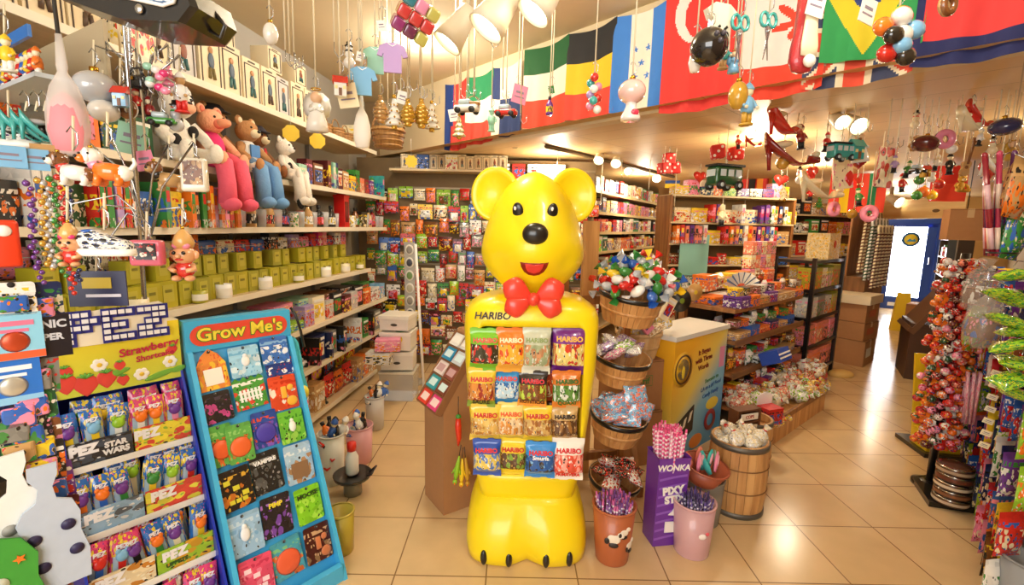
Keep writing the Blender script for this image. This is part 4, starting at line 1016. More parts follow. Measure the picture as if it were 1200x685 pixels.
for i, (x, s_, w, h, shp, g, c2, c3, ex, lab) in enumerate(GC):
    off = .012 + .006*(i % 3)
    loc = (x, -s_*sin(SL) - off*cos(SL), 1.0 - s_*cos(SL) + off*0 - .0)
    mm = GM @ T(loc, rx=0) @ Matrix.Rotation(-SL*.9, 4, 'X') @ T((0, 0, 0), ry=rnd.uniform(-.05, .05))
    kids = [P('hook', MB().tube([(0, .02, h*.44), (0, -.012, h*.44), (0, -.015, h*.47)], .0018, 6).mesh(STEEL))]
    if ex:
        k = ex[0]; e = MB()
        if k == 'panel': e.box((0, -.003, -h*.18), (w*.62, .003, h*.4)); nm = 'picture_panel'
        elif k == 'blob': e.ball((0, -.006, 0), (w*.14, .008, h*.17), 14, 9); e.ball((0, -.006, h*.17), (w*.08, .007, h*.08), 12, 8); nm = 'figure'
        elif k == 'disc': e.lathe([(.0001, .0045), (w*.12, .005), (w*.36, .004), (w*.42, 0)], 24, T=T((0, -.001, -h*.1), rx=PI/2)); nm = 'disc'
        elif k == 'fence':
            for q in range(6): e.box((-w*.3 + q*w*.12, -.003, -h*.08), (w*.07, .003, h*.36))
            e.box((0, -.0035, 0), (w*.74, .003, h*.04)); e.box((0, -.0035, -h*.16), (w*.74, .003, h*.04)); nm = 'picket_fence'
        elif k == 'blobs': e.rbox((0, 0, 0), (w*.2, h*.34, .008), .006, 0, T((-.0, -.004, 0), rx=PI/2)); e.ball((w*.26, -.003, -h*.28), (w*.2, .004, h*.14), 12, 8); e.ball((w*.25, -.003, h*.12), (w*.12, .004, h*.09), 12, 8); nm = 'picture_shapes'
        elif k == 'bars': 
            for q in range(3): e.box((-w*.25 + q*w*.25, -.002, h*(.2 - .18*q)), (w*.2, .002, h*.12)); e.box((w*.2 - q*w*.2, -.002, -h*.3), (w*.16, .002, h*.1))
            nm = 'picture_squares'
        else: e = None; kids.append(P('lettering', text_mesh(ex[2], min(.026, w*1.35/len(ex[2])), M(ex[1], .4), bold=.001), T((0, -.0022, h*.26))))
        if e: kids.append(P(nm, e.mesh(M(ex[1], .35))))
    thing('novelty_card', lab, 'novelty card', novelty_card(shp, w, h).mesh([PRINT(g, c2, c3, scale=4.5, rough=.25, coat=.4, band=(.68, .9), amt=.42), BLK]), mm, kids)

# ================================================================ wire spinner at the very left with hanging packs
SPX = Frame((-1.27, 1.02), 42, 1)
def wire_panel(w, h, n, mth):
    m = MB()
    for k in range(n + 1): m.cyl((-w/2 + w*k/n, 0, 0), (-w/2 + w*k/n, 0, h), .003, n=6)
    for k in range(mth + 1): m.cyl((-w/2, .003, h*k/mth), (w/2, .003, h*k/mth), .003, n=6)
    return m
sp = [P('wire_grid', wire_panel(.36, 1.75, 5, 14).mesh(STEEL), T((-.17, 0, .06))), P('base', MB().lathe([(0, 0), (.2, 0), (.21, .02), (.03, .05), (0, .05)], 20).mesh(BLK), T((-.2, .06, 0))), P('post', MB().cyl((-.2, .05, .03), (-.2, .05, 1.85), .016).mesh(BLK))]
thing('wire_spinner_rack', 'tall wire grid rack of hanging packs at the left edge of the shop', 'display rack', None, SPX.mat(.0, .06, 0), sp)
def onrack(px, py, d=0.0): # point on the rack's front plane
    u, z = SPX.hit(px, py); return u, z
def rackpack(px, py, me, lab, cat, name='hang_pack', dz=0, d=.0, kids=(), ry=0, group=None, hook=True):
    u, z = onrack(px, py); hk = []
    return thing(name, lab, cat, me, SPX.mat(u, d, z + dz, ry=ry), list(kids) + hk, group)
def coinpack(c):
    m = MB().plate([(-.05, -.06), (.05, -.06), (.05, .055), (-.05, .055)], -.001, .001); m.box((0, -.0015, -.05), (.1, .001, .018), 1); m.lathe([(.0001, .004), (.02, .005), (.026, 0)], 20, mat=2, T=T((.0, -.001, -.015), rx=PI/2)); m.box((0, -.0015, .03), (.07, .001, .012), 3); m.box((0, -.0015, .012), (.05, .001, .008), 3); return m
rackpack(17, 393, coinpack(0).mesh([M('#8fd0ec', .3), M('#e8633a', .4), M('#c8502e', .25, metal=.4), M('#e27a9a', .4)]), 'sky blue hanging card with a copper disc and orange foot, upper at left edge', 'hanging card')
rackpack(15, 446, coinpack(0).mesh([M('#2f74d0', .3), M('#8fc8ee', .4), M('#c9c4b4', .25, metal=.4), M('#eef4fa', .4)]), 'royal blue hanging card with a silver disc, lower at left edge', 'hanging card', d=.004)
rackpack(58, 392, MB().plate([(-.055, -.06), (.04, -.06), (.04, .05), (-.055, .05)], -.001, .001).mesh(M('#1c1a24', .3, coat=.5)), 'black hanging card with silver block lettering beside the yellow header', 'hanging card', d=.01,
         kids=[P('lettering', text_mesh('SONIC', .027, M('#cfd2da', .3), bold=.001), T((-.007, -.002, .025))), P('lettering', text_mesh('SUPER', .023, M('#cfd2da', .3), bold=.001), T((-.007, -.002, -.008)))])
rackpack(42, 355, blister(.1, .1, 'navy', 'blue'), 'navy blister card hanging above the black lettered card', 'hanging card', dz=-.05, d=.02)
rackpack(15, 350, blister(.08, .08, 'white', 'blue'), 'white and blue card at the left edge above the sky blue card', 'hanging card', dz=-.04)
packsL = [('black', 22, 482), ('dark green', 38, 470), ('grey', 40, 440), ('navy', 12, 500), ('black', 34, 505), ('brown', 46, 520), ('dark green', 22, 525), ('black', 48, 545), ('purple', 62, 570), ('maroon', 66, 610), ('navy', 74, 655)]
for i, (c, px, py) in enumerate(packsL):
    rackpack(px, py, blister(.09, .11, c, rnd.choice(['yellow', 'grey', 'blue', 'tan'])), '%s hanging toy card on the left wire rack, %s below the blue cards' % (c, ordw(i)), 'hanging card', dz=-.055, d=.012 + .004*(i % 3), ry=rnd.uniform(-.1, .1))
# foam die-cut shapes with round holes
def diecut(kind):
    if kind == 'grey': p = [(-.055, -.2), (.065, -.2), (.07, -.12), (.058, -.06), (.062, -.01), (.05, .03), (.022, .045), (.018, .08), (.03, .11), (.032, .14), (-.022, .14), (-.024, .11), (-.008, .08), (-.016, .045), (-.04, .03), (-.055, -.0), (-.045, -.05), (-.062, -.1)]
    else: p = [(-.06, -.2), (.05, -.2), (.06, -.1), (.045, -.03), (.05, .03), (.025, .08), (-.02, .1), (-.06, .08)]
    return MB().plate(p, -.004, .004)
def holes(pts, r, mat): 
    m = MB()
    for x, z in pts: m.lathe([(.0001, 0), (r, 0), (r*1.12, -.0015), (r*1.12, .002)], 18, T=T((x, -.0045, z), rx=PI/2))
    return m.mesh(mat)
HP = [(-.028, -.05), (.036, -.035), (-.02, -.13), (.045, -.11)]
rackpack(54, 600, diecut('grey').mesh(M('#b9c6d8', .6, var=.06, bscale=40)), 'blue grey foam die-cut shape with dark round holes at bottom left', 'foam toy', 'foam_shape', d=-.03, kids=[P('hole', holes([h], .013, M('#2c2650', .5))) for h in HP], ry=-.02)
rackpack(24, 590, diecut('grey').mesh(M('#e9ece8', .6, var=.05, bscale=40)), 'white foam die-cut shape half hidden behind the blue grey one', 'foam toy', 'foam_shape', d=-.015, kids=[P('hole', holes([h], .013, M('#9a9a94', .5))) for h in HP[:3]], ry=-.1)
rackpack(12, 660, diecut('green').mesh(M('#3f9a34', .6, var=.08, bscale=40)), 'green foam die-cut shape with pale round holes and orange stars, bottom left corner', 'foam toy', 'foam_shape', d=-.045, kids=[P('hole', holes([(-.02, -.02), (.02, -.09), (-.03, -.13)], .015, M('#cfd8c4', .6))), P('star_print', star('orange', 5, .012, .45), T((.018, -.006, .03))), P('star_print', star('orange', 5, .012, .45), T((.03, -.006, -.15)))])
# bead necklaces
BEADS = [('purple', 30, 215, 340), ('gold', 43, 212, 325), ('silver', 50, 215, 322), ('green', 57, 210, 330), ('red', 66, 208, 350), ('navy', 73, 205, 335)]
for c, px, y0, y1 in BEADS:
    u, z = onrack(px, y0); u2, z2 = onrack(px + 5, y1); L_ = z - z2
    m = MB(); n = int(L_/.0125); r2 = random.Random(px)
    for k in range(n): m.ball((.004*sin(k*.4) + .006*(k % 2), 0, -k*.0125), .0062 if k % 4 else .008, 7, 5)
    m.tube([(0, .0, 0), (0, .02, .01), (0, .05, .01)], .002, 5, 1)
    thing('bead_necklace', 'string of shiny %s beads hanging down the left wire rack' % c, 'bead necklace', m.mesh([M(HEX[c], .12, coat=1, metal=.3), STEEL]), SPX.mat(u, -.02, z))
for i, (px, py, c) in enumerate([(25, 187, 'light blue'), (52, 190, 'light blue'), (70, 185, 'tan')]):
    u, z = onrack(px, py)
    thing('hang_pack', ['pale blue header card above the purple beads', 'pale blue header card above the green beads', 'tan header card above the navy beads'][i], 'hanging card', tag_card(c, .06, .05), SPX.mat(u - .02, .005*i, z - .02))
u, z = onrack(6, 285)
thing('red_box', 'orange red box hanging at the left edge under the bead strings', 'box', MB().rbox((0, 0, 0), (.05, .05, .11), .008).mesh(M('#e2401e', .35)), SPX.mat(u, 0, z), [P('white_dial', MB().lathe([(.0001, .004), (.012, .004), (.014, 0)], 18, T=T((0, -.025, .03), rx=PI/2)).mesh(WHT))])
m = MB().loft([[(w*cos(2*PI*j/14)*(1 + .15*(j % 2)), w*.8*sin(2*PI*j/14), z) for j in range(14)] for z, w in ((0, .006), (-.03, .02), (-.1, .03), (-.18, .036), (-.25, .05), (-.32, .045), (-.34, .02))], 0, True)
m.ball((.02, -.03, -.27), (.03, .025, .035), 10, 7, 1); m.ball((-.02, -.03, -.22), (.02, .02, .025), 10, 7, 2)
thing('net_bag', 'turquoise net bag of bright toys hanging on the right side of the light blue stand', 'toy bag', m.mesh([M('#3fc0dc', .6, bump=.5, bscale=80), M('#e8e04a', .4), M('#e8743a', .4)]), GM @ T((.235, .03, .98)), [P('hook', MB().cyl((0, 0, 0), (-.03, 0, .02), .003).mesh(STEEL))])
thing('black_strap', 'black strap hanging over the right end of the light blue stand header', 'strap', MB().tube([(0, 0, .03), (.012, -.02, 0), (.03, -.025, -.08), (.045, -.02, -.16)], .006).mesh(BLK), GM @ T((.212, -.01, 1.1)))
# ================================================================ brown cardboard card display left of the bear
u_ = Vector((.82, .57)); v_ = Vector((-.57, .82))
CBM = T((-.336, 2.24, 0), math.atan2(.57, .82))            # local x: right/back face, local y: left/back
cb = [P('box_body', MB().box((.13, .12, .29), (.26, .235, .56 + .02)).mesh(CARD))]
# slanted tray: low edge along the left face, rising towards the right
tr = MB(); W_, D_ = .235, .30; rise = math.atan2(.36, .24)
tr.box((0, 0, 0), (D_, W_, .012)); tr.box((0, W_/2, .014), (D_, .01, .04)); tr.box((0, -W_/2, .014), (D_, .01, .04)); tr.box((0, 0, .014), (D_, .008, .03))
for k in range(6): tr.box((-D_/2 + D_*k/5, 0, .014), (.006, W_, .034))
TRM = T((.1, .12, .735)) @ Matrix.Rotation(-rise, 4, 'Y') @ T(sc=(1.43, 1, 1))
cb.append(P('slanted_tray', tr.mesh(M('#8a5c38', .8)), TRM))
cb.append(P('tray_side', MB().loft([[(0, y, z) if False else (x, y, z) for x, z in ((0, .57), (.26, .57), (.26, .95), (.21, .95))] for y in (0, .236)], 0, False).mesh(CARD)))
thing('card_floor_display', 'brown cardboard floor display with a slanted tray of coloured cards beside the bear', 'display stand', None, CBM, cb)
CC = [['#eae6dc', '#2f8fb8', '#ead8d0', '#3aa0a8', '#e0402e'], ['#d9d6cc', '#c8cfd2', '#8a4a3a', '#7a3f2a', '#e0407c']]
CN = [['white', 'deep turquoise', 'pale pink', 'teal', 'red'], ['off white', 'pale grey', 'rust brown', 'dark brown', 'hot pink']]
for c in range(2):
    for r in range(5):
        x = D_/2 - D_/10 - D_/5*r; y = W_/4 if c == 0 else -W_/4
        thing('greeting_card', '%s card in the %s column of the cardboard tray, %s from the top' % (CN[c][r], ['left', 'right'][c], ordw(r)), 'card',
              MB().box((0, 0, 0), (.072, .1, .012)).box((0, 0, .0065), (.04, .07, .001), 1).mesh([M(CC[c][r], .5), M(['#f6f2ea', '#d8eef2', '#c8a0a0', '#d8f0ee', '#f8dcd4'][r], .5)]), CBM @ TRM @ T((x, y, .026), ry=.12) @ T(sc=(.72, 1, 1)))
# rubber birds hanging on the display's right face
for i, (px, py, c) in enumerate([(535, 553, 'lime green'), (541, 556, 'yellow'), (547, 555, 'gold')]):
    m = MB().tube([(0, 0, .09), (0, 0, .06), (0, -.002, .02), (.0, 0, -.02), (0, 0, -.04)], [.004, .009, .014, .012, .006], 9); m.ball((0, -.004, -.05), (.012, .012, .014), 10, 7); m.cyl((0, -.012, -.052), (0, -.026, -.056), .005, .001, 6, 1)
    m.tube([(-.01, 0, .02), (-.022, 0, -.01)], [.006, .003], 6); m.tube([(.01, 0, .02), (.022, 0, -.01)], [.006, .003], 6)
    p = at(px, py, 2.19 + .02*i)
    thing('rubber_bird', ['lime green rubber bird hanging head down, left of three by the bear', 'yellow rubber bird hanging head down, middle of three by the bear', 'ochre rubber bird hanging head down, right of three by the bear'][i], 'toy',
          m.mesh([M(HEX[c], .4), M(HEX['orange'], .4)]), T(p, ry=.15 - .12*i), [P('cord', MB().cyl((0, 0, .088), (0, .0, .15), .002, n=5).mesh(BLK))])
p = at(537, 500, 2.2)
thing('rubber_pepper', 'red and green hanging toy above the rubber birds, beside the bear', 'toy', MB().tube([(0, 0, .05), (0, 0, .0), (.004, 0, -.06), (0, 0, -.1)], [.012, .017, .013, .004], 9).ball((0, 0, .055), (.015, .015, .012), 9, 6, 1).mesh([M('#d8351f', .3), M('#3f8a34', .4)]), T(p), [P('cord', MB().cyl((0, 0, .05), (0, 0, .16), .002, n=5).mesh(BLK))])

# ================================================================ bushel-basket rack right of the bear
BSK = WOOD('#b98046', '#d9a566', 1.2); BSK2 = WOOD('#cfa36a', '#e6c594', 1.0); RACKW = WOOD('#7a4a26', '#a06c3a', 1)
def bushel(r0, r1, h, n=28, hoop=BLK, wood=BSK, band=True):
    m = MB(); 
    for k in range(n):
        a0, a1 = 2*PI*k/n, 2*PI*(k + .93)/n
        m.loft([[(r*cos(a0), r*sin(a0), z), (r*cos(a1), r*sin(a1), z), ((r - .006)*cos(a1), (r - .006)*sin(a1), z), ((r - .006)*cos(a0), (r - .006)*sin(a0), z)] for r, z in ((r0, 0), ((r0 + r1)/2 + .004, h*.5), (r1, h))], 0, False)
    pr = [P('staves', m.mesh(wood)), P('bottom', MB().lathe([(0, .004), (r0 - .004, .004), (r0 - .004, .012), (0, .012)], n).mesh(wood))]
    def ring(z, w): 
        r = r0 + (r1 - r0)*z/h + .0035
        return MB().lathe([(r - .002, z - w/2), (r + .003, z - w/2), (r + .004, z + w/2), (r - .002, z + w/2)], 32, cap=False)
    pr.append(P('rim_hoop', ring(h - .012, .024).mesh(hoop)))
    if band: pr.append(P('hoop', ring(h*.45, .016).mesh(hoop if hoop is not BLK else wood)))
    return pr
rk = []
for x in (-.2, .2):
    rk.append(P('rack_post', MB().box((x, .1, .62), (.04, .05, 1.24)).mesh(RACKW))); rk.append(P('foot_rail', MB().box((x, -.02, .03), (.036, .36, .06)).mesh(RACKW)))
    rk.append(P('slanted_rail', MB().add([(x - .015, -.18, .06), (x + .015, -.18, .06), (x + .015, -.14, .06), (x - .015, -.14, .06), (x - .015, .06, .6), (x + .015, .06, .6), (x + .015, .1, .6), (x - .015, .1, .6)], [(0, 1, 5, 4), (1, 2, 6, 5), (2, 3, 7, 6), (3, 0, 4, 7), (0, 3, 2, 1), (4, 5, 6, 7)]).mesh(RACKW)))
for z in (.12, .45, .78, 1.1): rk.append(P('cross_rail', MB().box((0, .1, z), (.42, .03, .05)).mesh(RACKW)))
RKM = T((.52, 2.60, 0), R(12))
thing('basket_rack', 'reddish wooden rack holding tiered bushel baskets just behind the bear', 'rack', None, RKM, rk)
BTH = [(1.035, 'top', .17, .13, .16), (.72, 'second', .15, .115, .145), (.395, 'third', .15, .115, .145), (.055, 'bottom', .14, .11, .12)]
BCOL = {'top': ('green', 'red', 'silver'), 'second': ('lilac', 'white', 'lime green'), 'third': ('light blue', 'salmon', 'silver'), 'bottom': ('black', 'red', 'white')}
for z, nm, r1, r0, h in BTH:
    thing('bushel_basket', 'wooden bushel basket with dark rim band on the %s level of the rack' % nm, 'basket', None, T((.575 if nm != 'top' else .615, 2.38 if nm != 'top' else 2.42, z), 0, R(8), R(6)), bushel(r0, r1, h))
rr = random.Random(21)
def scatter_heap(cx, cy, z, r, n, hmax, fn):
    for i in range(n):
        t = math.sqrt((i + .5)/n); a = i*2.39996
        fn(i, (cx + r*t*cos(a), cy + r*t*sin(a), z + hmax*(1 - t*t)), rr)
def big_candy(i, p, r):
    c = ['green', 'red', 'silver', 'white', 'green', 'yellow', 'silver', 'blue', 'red', 'white'][i % 10]
    thing('foil_wrapped_sweet', 'large %s foil-wrapped twist sweet, %s in the heaped top basket' % (c, ordw(i)) , 'sweet', wrapped_candy(c), T(p, r.uniform(0, 6.3), r.uniform(-.9, .9), r.uniform(-.9, .9), 1.9), group='foil sweets in the top basket')
scatter_heap(.66, 2.44, 1.19, .205, 58, .17, big_candy)
def lilac_bag(i, p, r):
    c = ['lilac', 'white', 'lime green', 'pink'][i % 4]
    thing('sweet_bag', 'clear bag of %s sweets, %s in the second basket of the rack' % (c, ordw(i)), 'sweets bag', pillow_bag(c, 'white', 'purple'), T(p, r.uniform(0, 6.3), r.uniform(-.6, .6), r.uniform(-.5, .5), .8), group='sweet bags in the second basket')
scatter_heap(.575, 2.38, .865, .105, 10, .07, lilac_bag)
def blue_bag(i, p, r):
    c = ['light blue', 'salmon', 'silver', 'light blue'][i % 4]
    thing('sweet_bag', 'blue and salmon striped sweet bag, %s in the third basket of the rack' % ordw(i), 'sweets bag', pillow_bag('light blue', 'salmon', 'white'), T(p, r.uniform(0, 6.3), r.uniform(-.6, .6), r.uniform(-.5, .5), .95), group='striped bags in the third basket')
scatter_heap(.59, 2.36, .545, .115, 10, .075, blue_bag)
for i, (px, py) in enumerate([(727, 472), (745, 462), (752, 480), (735, 488)]):
    thing('sweet_bag', 'blue and salmon striped sweet bag spilling right over the third basket rim, %s' % ['upper left', 'topmost', 'far right', 'lowest'][i], 'sweets bag', pillow_bag('light blue', 'salmon', 'white'), T(at(px, py, 2.26), rr.uniform(-.5, .5), 1.2 + rr.uniform(-.3, .3), rr.uniform(-.4, .4), .95))
def dark_bag(i, p, r):
    thing('sweet_bag', 'bag of %s sweets, %s in the bottom basket of the rack' % (['black and red', 'white and red'][i % 2], ordw(i)), 'sweets bag', pillow_bag(['black', 'white'][i % 2], 'red', 'cream'), T(p, r.uniform(0, 6.3), r.uniform(-.6, .6), r.uniform(-.5, .5), .85), group='sweet bags in the bottom basket')
scatter_heap(.59, 2.34, .19, .11, 9, .07, dark_bag)

# ================================================================ buckets and tubs on the floor, right of the bear
def bucket(r0, r1, h, mat, n=36, lip=True):
    m = MB().lathe([(0, 0), (r0, 0), (r0 + .002, .004), (r1, h), (r1 - .004, h), (r0 - .003, .008), (0, .006)], n); pr = [P('wall', m.mesh(mat))]
    if lip: pr.append(P('rim', MB().lathe([(r1 - .003, h - .004), (r1 + .004, h - .002), (r1 + .004, h + .005), (r1 - .003, h + .005)], n, cap=False).mesh(mat)))
    return pr
def stick_bunch(n, r, z0, z1, tilt, cols, label, group, loc, rad=.0045, seed=2):
    q = random.Random(seed); protos = []
    for c, c2 in cols:
        m = MB().cyl((0, 0, 0), (0, 0, z1 - z0), rad, n=6)
        for k in range(int((z1 - z0)/.022)): m.cyl((0, 0, .01 + k*.022), (0, 0, .019 + k*.022), rad*1.12, n=6, mat=1)
        m.v = [(x + .25*rad*sin(z*90), y, z) for x, y, z in m.v]; protos.append(m.mesh([M(c, .3, coat=.4), M(c2, .3, coat=.4)]))
    for i in range(n):
        t = math.sqrt((i + .5)/n); a = i*2.39996
        thing('candy_straw', label, 'sweet', protos[i % len(protos)], T((loc[0] + r*t*cos(a), loc[1] + r*t*sin(a), z0 + q.uniform(-.012, .012)), a, 0, tilt*t + q.uniform(-.05, .05)), group=group)
br_ = thing('candy_bucket', 'terracotta tin bucket of purple striped candy straws on the floor beside the bear', 'bucket', None, T((.492, 1.965, 0)), bucket(.074, .098, .265, M('#b3623a', .4, coat=.2)))
for i, (a, z, s_) in enumerate([(-1.75, .15, 1), (-1.25, .18, .7), (-.75, .1, .8)]):
    e = MB().ball((0, 0, 0), (.03*s_, .0035, .022*s_), 12, 8).ball((.03*s_, -.001, .02*s_), (.016*s_, .003, .014*s_), 10, 7).ball((.0, -.002, -.028*s_), (.022*s_, .003, .012*s_), 10, 7, 1).ball((-.03*s_, -.002, -.01*s_), (.012*s_, .003, .014*s_), 10, 7, 1)
    r_ = .074 + .024*z/.265 + .002
    o = bpy.data.objects.new('printed_patch', e.mesh([M('#efe4d2', .4), M('#2a2220', .4)])); COL.objects.link(o); o.parent = br_; o.matrix_local = T((r_*cos(a), r_*sin(a), z), a + PI/2, -.09)
stick_bunch(76, .06, .04, .30, .1, [('#8a4f9a', '#e9dce8'), ('#c85a9a', '#f2e4ec'), ('#6a3a8a', '#d8c8e0')], 'purple and white twisted candy straw standing in the terracotta bucket', 'straws in the terracotta bucket', (.492, 1.965))
# purple straw box, open top
PXM = T((.765, 2.10, 0), R(10), ry=R(1.5))
PURP = M('#6a2f9c', .35, coat=.3)
bxm = MB().loft([[(-.078*k, -.06*k, z), (.078*k, -.06*k, z), (.078*k, .06*k, z), (-.078*k, .06*k, z)] for z, k in ((0, .92), (.44, 1.02), (.455, 1.06), (.44, .99), (.02, .89))], 0, False)
kids = [P('brand_lettering', text_mesh('WONKA', .042, WHT, bold=.0012, shear=.1), T((-.004, -.0635, .405))), P('title_lettering', text_mesh('PIXY', .052, WHT, bold=.003), T((.004, -.0625, .29), ry=-.12)), P('title_lettering', text_mesh('STIX', .05, WHT, bold=.003), T((.016, -.0618, .245), ry=-.12)), P('white_panel', MB().box((.02, -.0585, .1), (.08, .003, .055)).mesh(WHT)), P('white_splash', MB().plate([(-.03, 0), (.02, -.006), (.03, .012), (.05, .02), (.02, .028), (.0, .04), (-.01, .018)], -.0015, .0015).mesh(WHT), T((.02, -.061, .165)))]
sw = MB()
for k in range(9):
    z = .03 + k*.044; yy = -(.0552 + .0075*z/.44) - .0012
    sw.loft([[(x, yy, z + .022*sin((x + .078)*9) + dz_) for x in [-.07 + .014*j for j in range(11)]] for dz_ in (0, .012)], 0, False, cap=False, closed=False)
kids.append(P('swirl_print', sw.mesh(M('#8d5cc0', .35))))
thing('straw_box', 'tall purple printed box of pink candy straws standing on the floor', 'box', None, PXM, [P('box_wall', bxm.mesh(PURP), kids=kids)])
stick_bunch(90, .042, .1, .575, .045, [('#e85a96', '#f6d8e4'), ('#f2a8c4', '#fdf0f4'), ('#d8407e', '#f8e0ea')], 'pink candy straw standing in the tall purple box', 'straws in the purple box', (.765, 2.10), rad=.0055, seed=4)
# translucent pink bin (its printed character is left out)
PKB = M('#e9b9bd', .25, alpha=.72, coat=.3)
thing('pink_bin', 'translucent pale pink bin of dark purple candy sticks, front right on the floor', 'bin', None, T((.885, 2.02, 0)), bucket(.078, .095, .255, PKB) + [P('flower_print', MB().ball((0, 0, 0), (.018, .003, .014), 12, 8).ball((.022, 0, .014), (.009, .003, .009), 10, 6, 1).mesh([M('#f7efec', .4), M('#e05a6a', .4)]), T((.01, -.0885, .13)))])
stick_bunch(50, .055, .03, .285, .1, [('#3f2f6a', '#8a7ab0'), ('#2c2450', '#cfc6e4'), ('#5a4590', '#e8e2f2')], 'dark purple and white candy stick in the translucent pink bin', 'sticks in the pink bin', (.885, 2.02), seed=6)
thing('grey_tub', 'grey smoky plastic tub standing behind the translucent pink bin', 'tub', None, T((1.03, 2.26, 0)), bucket(.085, .1, .24, M('#8f8a80', .25, alpha=.9)))
thing('terracotta_bowl', 'terracotta bowl of toy rabbit ears resting on the grey tub', 'bowl', None, T((1.0, 2.225, .245), ry=R(8), rx=R(8)), bucket(.075, .112, .09, M('#a5553a', .45)))
for i, (dx, dy, c, rz, tl) in enumerate([(-.06, .0, 'salmon', .3, -.35), (-.035, -.03, 'pink', .8, .1), (.0, .0, 'turquoise', 0, -.1), (.03, .01, 'turquoise', .5, .25), (.055, -.02, 'pink', 1.0, .6), (.02, -.05, 'turquoise', 2.0, .75), (.075, .01, 'mint', 1.3, .9), (-.01, .04, 'salmon', .2, .1)]):
    m = MB().tube([(0, 0, 0), (.0, 0, .03), (.0, 0, .065), (0, 0, .09)], [.012, .018, .017, .006], 10, 0); m.v = [(x, y*.45, z) for x, y, z in m.v]; m.ball((0, -.008, .05), (.009, .003, .026), 10, 7, 1)
    thing('toy_rabbit_ear', '%s fabric rabbit ear, %s of those in the terracotta bowl' % (c, ['leftmost', 'second from left', 'tall middle left', 'tall middle right', 'outer right', 'front', 'far right rim', 'rear'][i]), 'toy', m.mesh([M(HEX[c], .8), M('#f0b8c0', .8)]), T((1.0 + dx, 2.225 + dy, .30), rz, 0, tl, 1.15))
# slatted barrels
BARW = WOOD('#b07a44', '#d8a86c', .8); HOOP = M('#6f6a62', .5, metal=.6)
def barrel(r, h):
    n = 22; m = MB()
    for k in range(n):
        a0, a1 = 2*PI*k/n, 2*PI*(k + .95)/n
        m.loft([[(q*cos(a0), q*sin(a0), z), (q*cos(a1), q*sin(a1), z), ((q - .012)*cos(a1), (q - .012)*sin(a1), z), ((q - .012)*cos(a0), (q - .012)*sin(a0), z)] for q, z in ((r*.93, 0), (r*.985, h*.25), (r, h*.5), (r*.985, h*.75), (r*.94, h))], 0, False)
    pr = [P('staves', m.mesh(BARW)), P('barrel_floor', MB().lathe([(0, h - .06), (r*.9, h - .06), (r*.9, h - .05), (0, h - .05)], 24).mesh(BARW))]
    for z, q in ((.014, .94), (h - .016, .95)): pr.append(P('metal_hoop', MB().lathe([(r*q, z - .014), (r*q + .005, z - .014), (r*q + .005, z + .014), (r*q, z + .014)], 36, cap=False).mesh(HOOP)))
    for z, q in ((h*.36, .999), (h*.68, .998)): pr.append(P('groove_band', MB().lathe([(r*q, z - .003), (r*q + .003, z - .002), (r*q + .003, z + .002), (r*q, z + .003)], 36, cap=False).mesh(M('#7d5530', .6))))
    return pr
for i, (x, y, r, h, lab) in enumerate([(1.27, 2.40, .152, .40, 'front slatted wooden barrel heaped with pale sweet bags'), (1.53, 2.78, .13, .36, 'second slatted wooden barrel just behind the front barrel')]):
    thing('wooden_barrel', lab, 'barrel', None, T((x, y, 0)), barrel(r, h))
def pale_bag(i, p, r):
    thing('sweet_bag', 'cream and white sweet bag, %s on top of the front wooden barrel' % ordw(i), 'sweets bag', candy_bag('cream', 'white') if i % 3 else pillow_bag('cream', 'white', 'light blue'), T(p, r.uniform(0, 6.3), r.uniform(-1.2, 1.2), r.uniform(-1.2, 1.2), .72), group='pale sweet bags on the front barrel')
scatter_heap(1.27, 2.40, .365, .12, 14, .05, pale_bag)
# cigarette-sweet counter units standing on the second barrel, with lettering
for i, (px, py, Y, c) in enumerate([(872, 492, 2.78, '#6b3f22'), (900, 470, 2.95, '#e8e2d8')]):
    pos = at(px, py, Y); 
    if i == 0:
        m = MB()
        for x in (-.085, .085): m.box((x, 0, .0), (.012, .07, .16))
        for k in range(3): m.box((0, 0, -.074 + .074*k), (.17, .07, .01))
        m.box((0, .034, 0), (.17, .005, .15))
        kids = [P('price_plate', MB().box((0, -.037, -.038 + .074*k), (.13, .004, .04)).mesh(M('#f3ead8', .5)), kids=[P('lettering', text_mesh('COPS', .026, M('#b03a2a', .5), bold=.0006), T((0, -.0395, -.038 + .074*k)))]) for k in range(2)]
        pass
        thing('sweets_counter_rack', 'small brown wooden two-shelf counter rack on the second barrel', 'rack', m.mesh(M(c, .6)), T(at(px, py, 2.66), R(20)), kids)
    else:
        thing('open_carton', 'white and red open carton behind the brown counter rack', 'carton', None, T(at(902, 480, 2.95), R(20)), [P('tray', MB().box((0, 0, -.03), (.13, .1, .11)).mesh(pvar('red'))), P('lid_card', MB().plate([(-.065, .02), (.065, .02), (.065, .09), (0, .11), (-.065, .09)], .045, .05).mesh(WHT))])

